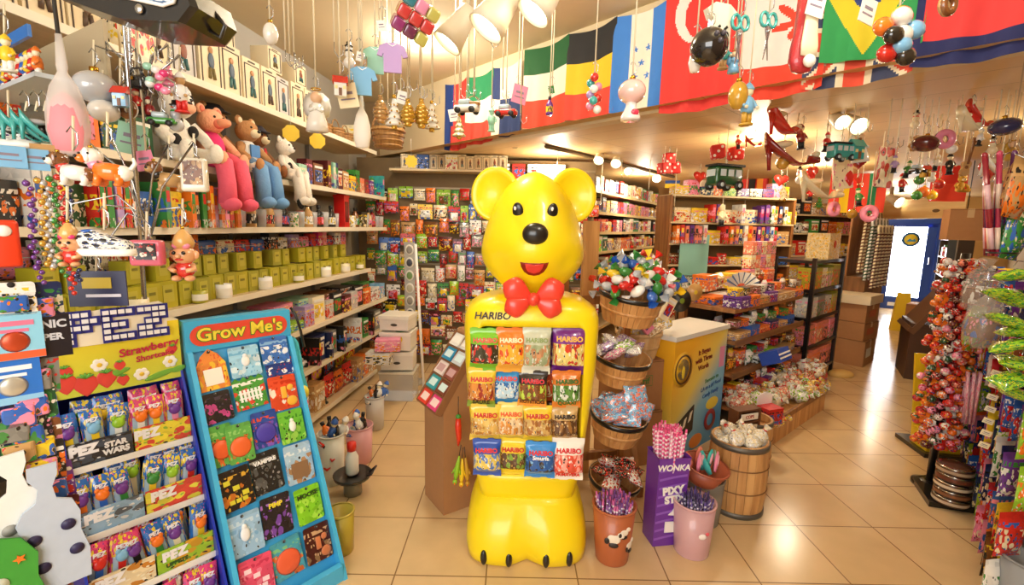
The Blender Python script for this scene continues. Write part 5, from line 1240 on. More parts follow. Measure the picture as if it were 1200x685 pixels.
# ================================================================ boxes, light bushel and printed counter along the island
def cbox(w, d, h, seam=True):
    m = MB().box((0, 0, h/2), (w, d, h)); 
    pr = [P('carton_body', m.mesh(CARD)), P('tape', MB().box((0, 0, h + .0006), (.05, d, .001)).box((0, -d/2 - .0006, h - .01), (w, .001, .004), 1).box((0, -d/2 - .0006, h*.86), (.05, .001, h*.28)).mesh([M('#c9a878', .4), M('#6a4526', .8)]))]
    return pr
thing('cardboard_box', 'brown cardboard box with a green printed mark under the light bushel basket', 'box', None, T((.79, 2.93, .37), R(20)), cbox(.30, .28, .33) + [P('printed_mark', MB().box((.02, -.141, .2), (.1, .001, .07)).mesh(M('#4a7a3a', .6)), kids=[P('mark_face', MB().box((.02, -.142, .2), (.092, .001, .062)).mesh(CARD)), P('lettering', text_mesh('rif', .06, M('#3f7a34', .6), bold=.001), T((.02, -.1432, .2)))])])
thing('cardboard_box', 'brown cardboard box at the bottom of the pair beside the basket rack', 'box', None, T((.79, 2.94, 0), R(18)), cbox(.32, .30, .365))
thing('bushel_basket', 'pale wooden bushel basket standing on the cardboard boxes', 'basket', None, T((.82, 2.90, .705), 0), bushel(.11, .145, .175, wood=BSK2, hoop=BSK2))
def top_bag(i, p, r):
    c = ['cream', 'yellow', 'silver', 'white', 'tan'][i % 5]
    thing('sweet_bag', '%s sweet bag, %s heaped in the pale bushel basket' % (c, ordw(i)), 'sweets bag', candy_bag(c, 'yellow') if i % 2 else pillow_bag(c, 'tan', 'white'), T(p, r.uniform(0, 6.3), r.uniform(-1.3, 1.3), r.uniform(-1.3, 1.3), .85), group='sweet bags in the pale bushel basket')
scatter_heap(.83, 2.89, .89, .14, 14, .08, top_bag)
for i, (px, py, ry, c) in enumerate([(748, 368, .6, 'pink'), (762, 376, .75, 'pink'), (776, 362, .5, 'cream')]):
    thing('sweets_carton', ['pale pink paper carton leaning leftmost in the pale bushel basket', 'pale pink paper carton leaning in front in the pale bushel basket', 'cream paper carton standing tallest in the pale bushel basket'][i], 'carton', window_box(.06, .035, .14, c), T(at(px, py, 2.72) - Vector((0, 0, .06)), .3, 0, -ry + (1.0 if i == 2 else 0)))
# printed counter box
def poster():
    m = bpy.data.materials.new('poster_ground'); m.use_nodes = True
    nt = m.node_tree; N = nt.nodes.new; L = nt.links.new; b = nt.nodes['Principled BSDF']; b.inputs['Roughness'].default_value = .35; b.inputs['Coat Weight'].default_value = .3
    tc = N('ShaderNodeTexCoord'); sp = N('ShaderNodeSeparateXYZ'); L(tc.outputs['Generated'], sp.inputs[0])
    ma = N('ShaderNodeMath'); ma.operation = 'MULTIPLY_ADD'; L(sp.outputs[0], ma.inputs[0]); ma.inputs[1].default_value = .55
    iv = N('ShaderNodeMath'); iv.operation = 'MULTIPLY_ADD'; L(sp.outputs[2], iv.inputs[0]); iv.inputs[1].default_value = -.75; iv.inputs[2].default_value = .62; L(iv.outputs[0], ma.inputs[2])
    cr = N('ShaderNodeValToRGB'); L(ma.outputs[0], cr.inputs[0]); e = cr.color_ramp.elements
    e[0].position = .1; e[0].color = lin('#f2b52a'); e[1].position = .95; e[1].color = lin('#2f8fd0')
    q = e.new(.4); q.color = lin('#e8cf5a'); q = e.new(.62); q.color = lin('#7ab8d4')
    L(cr.outputs[0], b.inputs['Base Color']); return m
PC = IS.mat(.40, 0, 0)
pc = [P('counter_body', MB().box((0, .15, .41), (.70, .30, .82)).mesh(poster())), P('counter_top', MB().box((0, .15, .835), (.72, .32, .03)).mesh(M('#dcdad2', .5)))]
em = MB().lathe([(.0001, 0), (.115, 0), (.118, -.002), (.118, .002)], 32, T=T((-.24, -.0015, .62), rx=PI/2)); em2 = MB().lathe([(.088, 0), (.1, 0), (.1, .002), (.088, .002)], 32, T=T((-.24, -.004, .62), rx=PI/2), cap=False)
pc.append(P('round_emblem', em.mesh(M('#e9b52c', .4)), kids=[P('emblem_ring', em2.mesh(M('#5a3a20', .5))), P('emblem_picture', MB().lathe([(.0001, 0), (.07, 0)], 28, T=T((-.24, -.0035, .62), rx=PI/2), cap=False).mesh(M('#6f7f8a', .4))), P('emblem_swoosh', MB().ball((-.235, -.004, .6), (.02, .002, .045), 10, 7).mesh(M('#f0d23a', .4)))]))
cl = MB()
cl.plate([(-.34, .22), (-.06, .34), (-.06, .16), (-.34, .04)], -.004, -.001); pc.append(P('film_clapper', cl.mesh(M('#1f1d1a', .4)), kids=[P('clapper_stripes', (lambda m: [m.plate([(-.32 + .07*k, .20 + .03*k), (-.29 + .07*k, .213 + .03*k), (-.31 + .07*k, .15 + .03*k), (-.34 + .07*k + .0, .137 + .03*k)], -.006, -.004) for k in range(4)] and m)(MB()).mesh(M('#e9e2c8', .4)))]))
mar = M('#7a1f1a', .5)
for k, (t_, z) in enumerate([('It Began', .70), ('with Three', .645), ('Words', .59)]): pc.append(P('lettering', text_mesh(t_, .05, mar, bold=.001), T((.03, -.002, z), ry=-.05)))
for k, (t_, z, c) in enumerate([('Toronto to', .48, '#3a7a3a'), ('LA to a #1 Food', .43, '#2a5a9a'), ('Candy Family', .375, '#2a5a9a')]): pc.append(P('lettering', text_mesh(t_, .042, M(c, .5), shear=.2), T((.16, -.002, z), ry=-.08)))
pc.append(P('pink_note', MB().box((.29, -.002, .62), (.07, .002, .15)).mesh(M('#d98ab0', .5))))
pc.append(P('printed_ring', MB().lathe([(.045, 0), (.08, 0), (.08, .002), (.045, .002)], 28, T=T((.18, -.003, .17), rx=PI/2), cap=False).mesh(M('#8a2a34', .4))))
pc.append(P('yellow_patch', MB().ball((.2, -.001, .29), (.09, .003, .045), 16, 8).mesh(M('#e2cf4a', .4))))
pc.append(P('orange_patch', MB().ball((-.0, -.001, .06), (.09, .003, .05), 16, 8).mesh(M('#d8843a', .4))))
thing('printed_counter', 'waist-high counter box printed in yellow and blue with a round emblem', 'counter', None, PC, pc)
# ================================================================ left wall shelving
SHW = WOOD('#cdb387', '#e0caa0', .6, axis=0); RAIL = M('#e6dcc4', .5)
LV = [(.06, 'bottom shelf', -2.2, 1.2), (.44, 'toy vehicle shelf', -2.4, 1.45), (.75, 'games shelf', -2.5, 1.5), (1.085, 'candle shelf', -2.6, 1.1), (1.47, 'glassware shelf', -2.6, 1.52), (1.775, 'plush toy shelf', -2.5, 1.52), (2.19, 'top shelf', -2.5, 1.3)]
sh = [P('back_panel', MB().box((-.5, .425, 1.15), (4.2, .012, 2.3)).mesh(M('#9c927f', .8)))]
def lw_local(u, d): return (u, d)
for z, nm, a, b in LV:
    m = MB().box(((a + b)/2, .21, z + .0), (b - a, .42, .024)); m.box(((a + b)/2, -.003, z - .002), (b - a, .008, .034), 1)
    sh.append(P('shelf_board', m.mesh([SHW, RAIL])))
sh.append(P('riser_shelf', MB().box((-.5, .33, 1.275), (3.0, .18, .014)).mesh(SHW)))
for u in (-2.2, -1.2, -.2, .8): sh.append(P('upright', MB().box((u, .4, 1.1), (.04, .03, 2.2)).mesh(M('#8f8a80', .5))))
LWM = LW.mat(0, 0, 0)
thing('wall_shelving', 'long pale wooden wall shelving with seven shelves along the left wall', 'shelving', None, LWM, sh)
def fill(fr, shelf, u0, u1, z, kinds, d=.03, gap=.008, jit=.02, group=None, extra='', drz=0, end='near end'):
    """goods side by side along a shelf; kinds: (noun, name, category, width, maker(c), colours, weight, scale)"""
    u = u0; i = 0
    while u < u1:
        k = rnd.choices(kinds, [q[6] for q in kinds])[0]; c = rnd.choice(k[5]); w = k[3]*k[7]*rnd.uniform(.94, 1.06)
        me = k[4](c)
        thing(k[1], '%s %s on %s%s, %s from %s' % (c, k[0], shelf, extra, ordw(i), end), k[2], me,
              fr.mat(u + w/2, d + jit*rnd.random() + w*.3, z, drz + rnd.uniform(-.07, .07), sc=k[7]*rnd.uniform(.95, 1.05)), group=group or 'goods on the ' + shelf)
        u += w + gap; i += 1
K = lambda noun, name, cat, w, fn, cols, wt=1, s=1: (noun, name, cat, w, fn, cols, wt, s)
def figure_box(c):
    def f():
        m = MB().box((0, .06, .12), (.13, .12, .24)); 
        for x in (-.052, .052): m.box((x, -.0015, .115), (.004, .003, .19), 1)
        for z in (.02, .21): m.box((0, -.0015, z), (.108, .003, .004), 1)
        m.ball((0, -.003, .17), (.013, .004, .015), 10, 7, 2); m.ball((0, -.003, .125), (.018, .004, .036), 10, 7, 3); m.tube([(-.008, -.002, .095), (-.012, -.002, .05)], .008, 6, 4); m.tube([(.008, -.002, .095), (.016, -.002, .05)], .008, 6, 4); m.box((0, -.002, .225), (.05, .002, .007), 1); return m
    return mk('figure_box', f, [M({'cream': '#ead9b4', 'tan': '#dfc596', 'pale grey': '#cfcac4'}[c], .6), M('#4a3a2c', .6), M('#b98250', .5), M(rnd.choice(['#6a4a34', '#8a4a30', '#4a5a6a']), .5), M(rnd.choice(['#3f6a6a', '#5a4636', '#7a6a3a']), .5)])
fill(LW, 'top shelf', -2.35, .35, 2.203, [K('figurine carton with a small figure print', 'figurine_carton', 'carton', .13, figure_box, ['cream', 'cream', 'tan', 'pale grey'], 3, 1.15), K('plain storage carton', 'carton', 'carton', .12, lambda c: carton(.12, .13, .24, c), ['pale grey', 'cream'], 1, 1.1)], gap=.012)
for i, u in enumerate([-1.75, -1.45, -.9, -.55, -.1, .2]):
    thing('figurine_carton', 'cream figurine carton stacked as upper box on the top shelf, %s from the near end' % ordw(i), 'carton', figure_box('cream'), LW.mat(u, .1, 2.485, sc=(1.1, 1, .6)))
fill(LW, 'top shelf', .4, 1.25, 2.203, [K('wicker basket', 'wicker_basket', 'basket', .15, lambda c: basket(), ['tan'], 1, 1.15), K('storage carton', 'carton', 'carton', .16, lambda c: carton(.16, .14, .17, c), ['tan', 'cream'])], extra=' beyond the figurine cartons')
# plush toys sitting on the edge of their shelf
def plush(u, c, c2, cloth, s, lab, kids=(), dz=0):
    return thing('plush_toy', lab, 'plush toy', teddy(c, c2, cloth), LW.mat(u, .055, 1.795 + dz, rnd.uniform(-.3, .1), sc=s), kids, group=None)
def spots(col, pts): return [P('black_spot', MB().ball((0, 0, 0), (r, r*.5, r*1.1), 10, 7).mesh(M(col, .9)), T((x, y, z))) for x, y, z, r in pts]
cap = lambda col: P('cap', MB().lathe([(.06, 0), (.062, .02), (.04, .045), (0, .052)], 16).ball((0, -.055, .004), (.05, .04, .006), 12, 6).mesh(M(col, .8)), T((0, -.005, .275)))
plush(-.99, '#f0ece2', 'white', None, 1.1, 'white plush cow with black spots sitting on the plush toy shelf', spots('#1c1a1a', [(.03, -.06, .13, .024), (-.04, -.052, .09, .022), (.045, -.03, .27, .02), (-.03, -.062, .165, .018)]) + [P('muzzle_patch', MB().ball((0, -.072, .225), (.036, .03, .027), 12, 8).mesh(M('#f0b090', .9)))])
def legs_down(col, ln=.26):
    m = MB()
    for sx in (-1, 1): m.tube([(sx*.04, -.05, .05), (sx*.05, -.13, .02), (sx*.052, -.145, -.08), (sx*.055, -.145, -ln)], [.045, .044, .042, .046], 12); m.ball((sx*.056, -.165, -ln), (.042, .06, .036), 12, 8)
    return P('trousers', m.mesh(M(col, .9, bump=.3, bscale=60)))
thing('plush_toy', 'orange plush animal in hot pink clothes, legs hanging over the shelf edge', 'plush toy', teddy('#f2b08c', 'salmon', 'hot pink'), LW.mat(-.78, .05, 1.79, -.15, sc=.98), [legs_down('#e8607a', .19), P('snout', MB().ball((0, -.09, .232), (.03, .045, .024), 12, 8).mesh(M('#f2a47e', .9)))])
thing('plush_toy', 'brown plush bear in a black cap, behind the hot pink one', 'plush toy', teddy('#a87444', 'tan', None), LW.mat(-.64, .15, 1.815, 0, sc=1.05), [cap('#1c1b1e')])
thing('plush_toy', 'tan plush bear in light blue dungarees, legs hanging over the shelf edge', 'plush toy', teddy('#b98858', 'cream', 'white'), LW.mat(-.50, .05, 1.795, -.1, sc=.98), [legs_down('#6f9fd2', .17), P('bib', MB().box((0, -.058, .13), (.07, .01, .07)).mesh(M('#5a8fcf', .9)))])
thing('plush_toy', 'brown plush bear with a dark cap and red tie, behind the dungarees bear', 'plush toy', teddy('#8a5630', 'cream', 'pale grey'), LW.mat(-.31, .12, 1.80, 0, sc=.95), [cap('#2a2430'), P('tie', MB().loft([[(-.008, -.066, .18), (.008, -.066, .18), (.008, -.06, .18), (-.008, -.06, .18)], [(-.016, -.072, .1), (.016, -.072, .1), (.016, -.066, .1), (-.016, -.066, .1)], [(-.001, -.072, .08), (.001, -.072, .08), (.001, -.066, .08), (-.001, -.066, .08)]], 0, False).mesh(M('#c8202a', .7)))])
thing('plush_toy', 'black and white plush dog hanging over the edge at the far end of plush row', 'plush toy', teddy('#efe6d8', 'white', None), LW.mat(-.14, .05, 1.795, .1, sc=.85), [legs_down('#ece4d8', .16), *spots('#1a1818', [(.05, -.02, .28, .03), (-.02, -.06, .1, .03), (.055, -.13, -.06, .034), (-.055, -.15, -.17, .05)])])
for i, (px, py, Y) in enumerate([(341, 156, 2.35), (372, 165, 2.5), (482, 189, 3.5)]):
    thing('price_star', ['yellow octagonal price card hanging in front of the plush bears', 'yellow octagonal price card hanging under the top shelf', 'yellow star-shaped price card near the far end of the left shelves'][i], 'price card', star('yellow', 8, .042 if i < 2 else .05, .9 if i < 2 else .78), T(at(px, py, Y), .2), [P('cord', MB().cyl((0, 0, .04), (0, .0, .16), .0012, n=4).mesh(WHT))])
goods1 = [K('small printed carton', 'carton', 'carton', .1, lambda c: carton(.1, .09, .14, c), ALLC, 3), K('tall printed carton', 'carton', 'carton', .08, lambda c: carton(.08, .08, .19, c), ALLC, 2), K('window box', 'toy_box', 'toy box', .13, lambda c: window_box(.13, .09, .17, c), ALLC, 2), K('figurine', 'figurine', 'figurine', .08, lambda c: figure(c), ['red', 'blue', 'white', 'black', 'green'], 1, 1), K('lunch tin', 'lunch_tin', 'tin', .19, lunch_tin, ['red', 'white', 'blue', 'pink'], 1, .85)]
fill(LW, 'plush toy shelf', -2.4, -1.2, 1.787, goods1, extra=' before plush')
fill(LW, 'plush toy shelf', .0, 1.5, 1.787, [K('book', 'book', 'book', .05, lambda c: book(.045, .14, .2, c), ALLC, 2)] + goods1, extra=' past plush')
books = [K('slim book', 'book', 'book', .03, lambda c: book(.028, .15, .2, c), ['red', 'white', 'cream', 'orange', 'pink', 'green', 'lilac', 'black'], 4), K('boxed gift', 'carton', 'carton', .1, lambda c: carton(.1, .1, .16, c), ALLC, 2)]
fill(LW, 'glassware shelf', -2.5, -.72, 1.482, books)
glass = [K('small labelled bottle', 'bottle', 'bottle', .062, bottle, ['brown', 'dark red', 'olive', 'black', 'tan'], 3, 1.15), K('printed glass', 'drinking_glass', 'glass', .074, glass_cup, ['white', 'red', 'navy', 'orange'], 3, 1.15), K('printed jar', 'jar', 'jar', .078, jar, ['brown', 'black', 'red', 'silver'], 2, 1.1), K('mug', 'mug', 'mug', .1, mug, ['white', 'red', 'brown'], 1, 1.1)]
fill(LW, 'glassware shelf', -.7, .62, 1.482, glass, extra=' middle run')
fill(LW, 'glassware shelf', -.68, .6, 1.482, glass, d=.13, extra=' back row')
thing('phone_box_tin', 'bright red phone box tin standing on the glassware shelf', 'tin', MB().box((0, 0, .125), (.09, .09, .25)).box((0, 0, .26), (.1, .1, .02)).ball((0, 0, .268), (.045, .045, .02), 12, 6).box((0, -.046, .13), (.06, .004, .17), 1).mesh([M('#c81e1a', .3), M('#6a1a18', .2)]), LW.mat(.70, .07, 1.482))
fill(LW, 'glassware shelf', .8, 1.5, 1.482, glass + goods1[:2], extra=' past the red tin')
tins = [K('lunch tin', 'lunch_tin', 'tin', .19, lunch_tin, ['red', 'white', 'pink', 'blue', 'black', 'cream', 'mint'], 3, .8), K('picture carton', 'carton', 'carton', .1, lambda c: carton(.1, .06, .15, c), ['pink', 'lilac', 'red', 'turquoise', 'black', 'white', 'orange'], 4), K('upright card game', 'carton', 'carton', .06, lambda c: carton(.06, .05, .15, c), ALLC, 2)]
fill(LW, 'riser above the candles', -1.95, .98, 1.284, tins, d=.21, jit=.01)
OL = ['olive']
can = [('candle carton', 'candle_carton', 'candle carton', .085, lambda c: mk('candle_carton', lambda: MB().box((0, 0, .055), (.085, .085, .11)).box((0, -.0435, .06), (.05, .002, .07), 1).box((0, -.045, .07), (.03, .002, .012), 2), [M(rnd.choice(['#a9a022', '#9c962a', '#b0a51e']), .5), M('#b8ae3c', .5), M('#7a7420', .5)]), OL, 1, 1.12)]
fill(LW, 'candle shelf', -2.5, 1.05, 1.098, can, d=.07, jit=.012, extra=' lower layer')
for i, u in enumerate([-2.2, -1.9, -1.6, -1.5, -1.25, -1.1, -.9, -.8, -.7, -.55, -.4, -.2, -.1, .1, .2, .3, .45, .6, .75]):
    thing('candle_carton', 'olive candle carton stacked on the lower candle cartons, %s from the near end' % ordw(i), 'candle carton', can[0][4]('olive'), LW.mat(u, .13, 1.228, rnd.uniform(-.1, .1), sc=.95))
for i, u in enumerate([-1.85, -1.3, -.95, -.78, -.42, -.05, .33, .66, .95]):
    c = ['white', 'cream', 'olive'][i % 3] if i != 4 else 'white'
    thing('candle', '%s candle jar in front of the candle cartons, %s from the near end' % (c, ordw(i)), 'candle', candle(c), LW.mat(u, .035, 1.098, sc=.95 if c == 'olive' else 1.1))
games = [K('board game carton', 'game_carton', 'carton', .2, lambda c: carton(.2, .16, .13, c), ['white', 'cream', 'red', 'orange', 'tan', 'yellow'], 3), K('gift box', 'carton', 'carton', .13, lambda c: carton(.13, .12, .15, c), ALLC, 2), K('toy window box', 'toy_box', 'toy box', .16, lambda c: window_box(.16, .1, .19, c), ['red', 'white', 'cream', 'black', 'green'], 2), K('flat game box', 'game_carton', 'carton', .22, lambda c: carton(.22, .18, .06, c), ALLC, 1)]
fill(LW, 'games shelf', -2.4, 1.45, .762, games)
fill(LW, 'games shelf', -1.3, 1.2, .90, [games[3]], d=.08, gap=.1, extra=' upper layer')
toys = [K('toy car', 'toy_car', 'toy car', .1, toy_car, ['red', 'black', 'blue', 'white', 'orange'], 2, 1.5), K('black toy window box', 'toy_box', 'toy box', .15, lambda c: window_box(.15, .1, .2, c), ['black', 'navy', 'grey'], 3), K('toy box', 'toy_box', 'toy box', .11, lambda c: window_box(.11, .09, .17, c), ['red', 'white', 'black', 'green'], 2), K('picture book', 'book', 'book', .03, lambda c: book(.028, .16, .22, c), ['black', 'navy', 'white'], 2)]
toys[0] = K('toy car', 'toy_car', 'toy car', .15, toy_car, ['red', 'black', 'blue', 'white', 'orange'], 2, 1.5)
toys[0] = ('toy car', 'toy_car', 'toy car', .1, toy_car, ['red', 'black', 'blue', 'white', 'orange'], 2, 1.5)
fill(LW, 'toy vehicle shelf', -2.3, 1.4, .452, toys)
bags = [K('snack bag', 'snack_bag', 'snack bag', .15, lambda c: snack_bag(.15, .2, c, .035), ['red', 'orange', 'red', 'white', 'yellow', 'blue'], 4), K('toy figure', 'figurine', 'figurine', .08, lambda c: figure(c, 'orange'), ['navy', 'red', 'orange'], 1, 1.1), K('printed carton', 'carton', 'carton', .14, lambda c: carton(.14, .12, .2, c), ['tan', 'red', 'orange', 'white'], 2)]
fill(LW, 'bottom shelf', -2.1, 1.15, .072, bags)
fill(LW, 'bottom shelf', -1.0, 1.0, .24, [bags[0]], d=.1, gap=.06, extra=' upper layer')
# things on the floor along the left shelving
for i, (px, py, r, h, c, lab) in enumerate([(418, 545, .085, .24, '#d9a0a4', 'pale pink printed tin bucket on the floor by the left shelves'), (385, 570, .075, .3, '#e4e2d6', 'white tin bucket printed with red peppers behind the light blue stand'), (437, 505, .07, .25, '#c9c4bc', 'slim pale grey bin beside the pink bucket'), (395, 655, .06, .2, '#b8a23a', 'brass coloured bucket at the foot of the light blue stand')]):
    p = atz(px, py, 0); o = thing('tin_bucket', lab, 'bucket', None, T((p.x, p.y + .06, 0)), bucket(r*.85, r, h, M(c, .35, coat=.2)) + ([P('pepper_print', MB().tube([(-.02, -r*.93, .12), (0, -r*.97, .11), (.02, -r*.95, .125)], [.004, .008, .003], 6).tube([(.02, -r*.93, .18), (.03, -r*.93, .165), (.045, -r*.84, .175)], [.004, .008, .003], 6).mesh(M('#c82a20', .4)))] if i == 1 else []))
    if i < 3:
        for k in range(9):
            a = k*2.4; q = r*.55*math.sqrt((k + .5)/9)
            kd = ['bottle', 'car', 'figurine'][k % 3]; c2 = rnd.choice(['red', 'white', 'blue', 'black', 'orange', 'silver'])
            thing('small_toy' if kd != 'bottle' else 'bottle', '%s %s poking out of the %s, %s of nine' % (c2, {'bottle': 'bottle', 'car': 'toy car', 'figurine': 'toy figure'}[kd], ['pink bucket', 'pepper bucket', 'slim grey bin'][i], ordw(k)), 'toy' if kd != 'bottle' else 'bottle',
                  {'bottle': bottle, 'car': toy_car, 'figurine': figure}[kd](c2), T((p.x + q*cos(a), p.y + .06 + q*sin(a), h - .05), a, rnd.uniform(-.4, .4), rnd.uniform(-.5, .5), .9))
p = atz(400, 600, 0)
thing('spray_bottle', 'white bottle with a red cap standing behind the light blue stand', 'bottle', MB().lathe([(0, 0), (.032, 0), (.036, .01), (.036, .1), (.022, .13), (.022, .14)], 18).lathe([(.024, .138), (.026, .16), (.024, .185), (0, .19)], 16, mat=1).mesh([M('#ece8e0', .3), M('#d82a1c', .3)]), T((p.x + .0, p.y + .18, .12)))
thing('bottle_crate', 'small black wire basket carrying the white bottle with red cap', 'basket', None, T((p.x, p.y + .18, 0)), [P('tray', MB().lathe([(0, .1), (.1, .1), (.105, .12), (.1, .12), (0, .11)], 24).mesh(BLK)), P('stand', MB().cyl((0, 0, 0), (0, 0, .1), .05).mesh(M('#8f8a7c', .6))), P('handle', MB().tube([(.09, -.02, .12), (.12, -.05, .14), (.12, .05, .14), (.09, .02, .12)], .006).mesh(BLK))])
# white storage boxes by the peg wall
for i, (z, h, lab) in enumerate([(0.26, .17, 'lower white storage box with a hand hole stacked beside the peg wall'), (.43, .17, 'middle white storage box stacked beside the peg wall'), (.60, .14, 'top white storage box of the stack beside the peg wall')]):
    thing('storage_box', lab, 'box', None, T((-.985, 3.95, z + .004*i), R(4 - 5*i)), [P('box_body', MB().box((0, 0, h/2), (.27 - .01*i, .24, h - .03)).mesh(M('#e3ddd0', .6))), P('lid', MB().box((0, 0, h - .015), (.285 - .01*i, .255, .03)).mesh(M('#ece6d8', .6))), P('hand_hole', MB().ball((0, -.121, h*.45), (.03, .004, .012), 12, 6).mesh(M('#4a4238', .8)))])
thing('clear_storage_box', 'clear plastic box at the bottom of the white box stack', 'box', None, T((-.985, 3.95, 0)), [P('tub', MB().box((0, 0, .12), (.28, .25, .24), top=(1.04, 1.04)).mesh(M('#cfcdc4', .15, alpha=.55, coat=.5))), P('lid', MB().box((0, 0, .248), (.3, .27, .016)).mesh(M('#d9d4c6', .4)))])
for i, (px, py, c) in enumerate([(470, 395, 'yellow'), (455, 410, 'pink'), (445, 425, 'white')]):
    thing('boxed_ball' if i == 0 else 'snack_bag', ['round green and yellow boxed toy on top of the white boxes', 'pink paper pack lying left of the white boxes', 'white pack lying below the pink pack, left of the white boxes'][i], 'toy' if i == 0 else 'pack',
          MB().ball((0, 0, 0), .075, 16, 12).ball((0, -.045, 0), (.05, .04, .05), 14, 10, 1).mesh([M('#2f6a3a', .3), M('#e8c83a', .3)]) if i == 0 else carton(.2, .12, .1, c), T(at(px, py, 3.9) if i == 0 else at(px, py, 3.75), rnd.uniform(-.4, .4)))
# ================================================================ peg wall at the back
pegs = [P('peg_panel', MB().box((.85, .06, 1.1), (2.5, .02, 2.2)).mesh(M('#6f5a3c', .8, var=.1, bscale=20)))]
for k in range(10): pegs.append(P('peg_rail', MB().box((1.05, .045, .3 + .2*k), (2.1, .008, .02)).mesh(M('#8a7a60', .4, metal=.4))))
pegs.append(P('top_shelf', MB().box((.6, -.06, 2.06), (1.2, .24, .02)).mesh(SHW)))
thing('peg_wall', 'peg board display wall full of hanging sweets packs behind the bear', 'display wall', None, BK.mat(0, 0, 0), pegs)
for r in range(11):
    z = 1.9 - .165*r; u = -.3; i = 0
    while u < 2.05:
        w = rnd.choice([.08, .1, .12, .15]); h = rnd.choice([.12, .15, .17]); c = rnd.choice(['yellow', 'red', 'orange', 'white', 'brown', 'black', 'blue', 'green', 'cream', 'maroon', 'tan', 'lime green', 'grey'])
        if not (1.08 < u < 1.74 and z < 1.6):
            bagk = rnd.random() < .5
            thing('sweets_bag' if bagk else 'hang_pack', '%s %s on the peg wall, row %s from top, %s from left' % (c, 'sweets bag' if bagk else 'carded sweet', ordw(r), ordw(i)), 'sweets pack',
                  snack_bag(w, h, c, .016) if bagk else blister(w, h, c, rnd.choice(['white', 'red', 'yellow', 'brown'])), BK.mat(u + w/2, .02 - .03*rnd.random(), z - h + rnd.uniform(-.035, .03), rnd.uniform(-.15, .15)), group='packs on the peg wall'); i += 1
        u += w + .008
fill(BK, 'peg wall top shelf', .1, 1.15, 2.071, [K('pale figurine carton', 'figurine_carton', 'carton', .12, figure_box, ['cream', 'tan'], 3, .62), K('gift carton', 'carton', 'carton', .12, lambda c: carton(.12, .1, .15, c), ['tan', 'cream', 'white', 'blue'])], d=-.12)
# hanging strip of oval badges and the white pole
p = at(480, 300, 4.3)
sp = [P('floor_stand', MB().cyl((0, .01, -p.z + .01), (0, .01, -.78), .012).lathe([(0, -p.z), (.12, -p.z), (.12, -p.z + .015), (0, -p.z + .02)], 18).mesh(M('#a8a49a', .4))), P('strip', MB().box((0, 0, -.33), (.1, .006, .92)).mesh(M('#a8a49a', .4)))]
for k in range(7): sp.append(P('oval_badge', MB().ball((0, -.006, .06 - .12*k), (.04, .006, .05), 16, 8).ball((0, -.011, .06 - .12*k), (.028, .004, .036), 14, 7, 1).mesh([M('#d8d4c8', .3), M(['#8a8478', '#3a3a40', '#6a8a4a', '#b0a890'][k % 4], .4)])))
thing('badge_strip', 'tall silver strip of oval badges hanging at the near end of the peg wall', 'badge strip', None, T(p), sp)
p0 = atz(497, 460, 0)
thing('white_pole', 'thin white pole standing in front of the peg wall', 'pole', MB().cyl((0, 0, 0), (-.07, .02, 1.35), .012).lathe([(0, 0), (.05, 0), (.05, .012), (0, .02)], 14).mesh(WHT), T((p0.x, p0.y, 0)))
# ================================================================ shelving along the back right
br = [P('back_panel', MB().box((2.2, .36, 1.1), (4.9, .012, 2.2)).mesh(M('#7d6440', .8)))]
for z in (.25, .6, .95, 1.22, 1.46, 1.70, 1.95): br.append(P('shelf_board', MB().box((2.2, .16, z), (4.9, .34, .022)).box((2.2, -.012, z), (4.9, .008, .034), 1).mesh([SHW, M('#d9bf84', .5)])))
for u in (-.22, 1.0, 2.2, 3.4, 4.6): br.append(P('upright', MB().box((u, .3, 1.08), (.04, .04, 2.16)).mesh(M('#6f5434', .6))))
thing('wall_shelving', 'wooden wall shelving running along the back right behind the bear', 'shelving', None, BR.mat(0, 0, 0), br)
far1 = [K('printed carton', 'carton', 'carton', .14, lambda c: carton(.14, .1, .16, c), ['tan', 'cream', 'red', 'orange', 'yellow', 'brown', 'white', 'pink'], 4), K('lunch tin', 'lunch_tin', 'tin', .19, lunch_tin, ['yellow', 'white', 'orange'], 1, .9), K('jar', 'jar', 'jar', .08, jar, ['red', 'brown', 'gold'], 1, 1.4), K('toy box', 'toy_box', 'toy box', .16, lambda c: window_box(.16, .1, .19, c), ['cream', 'red', 'black', 'green'], 2), K('teddy', 'plush_toy', 'plush toy', .17, lambda c: teddy('#a87444', 'cream', c), ['red', 'white'], .5, .6)]
far1[2] = ('jar', 'jar', 'jar', .08, jar, ['red', 'brown', 'gold'], 1, 1.5)
for z, n in ((1.961, 'top back right shelf'), (1.711, 'second back right shelf'), (1.471, 'third back right shelf'), (1.231, 'fourth back right shelf'), (.961, 'fifth back right shelf')):
    fill(BR, n, -.15, 4.5, z, far1 if z < 1.9 else far1[:1] + far1[3:], d=.0)
thing('timber_post', 'rough pale timber post standing just right of the bear head', 'post', MB().box((0, 0, .78), (.085, .06, 1.56)).mesh(RACKW if False else WOOD('#a8743c', '#cf9c5e', 1)), T((.455, 2.72, 0), R(8)))
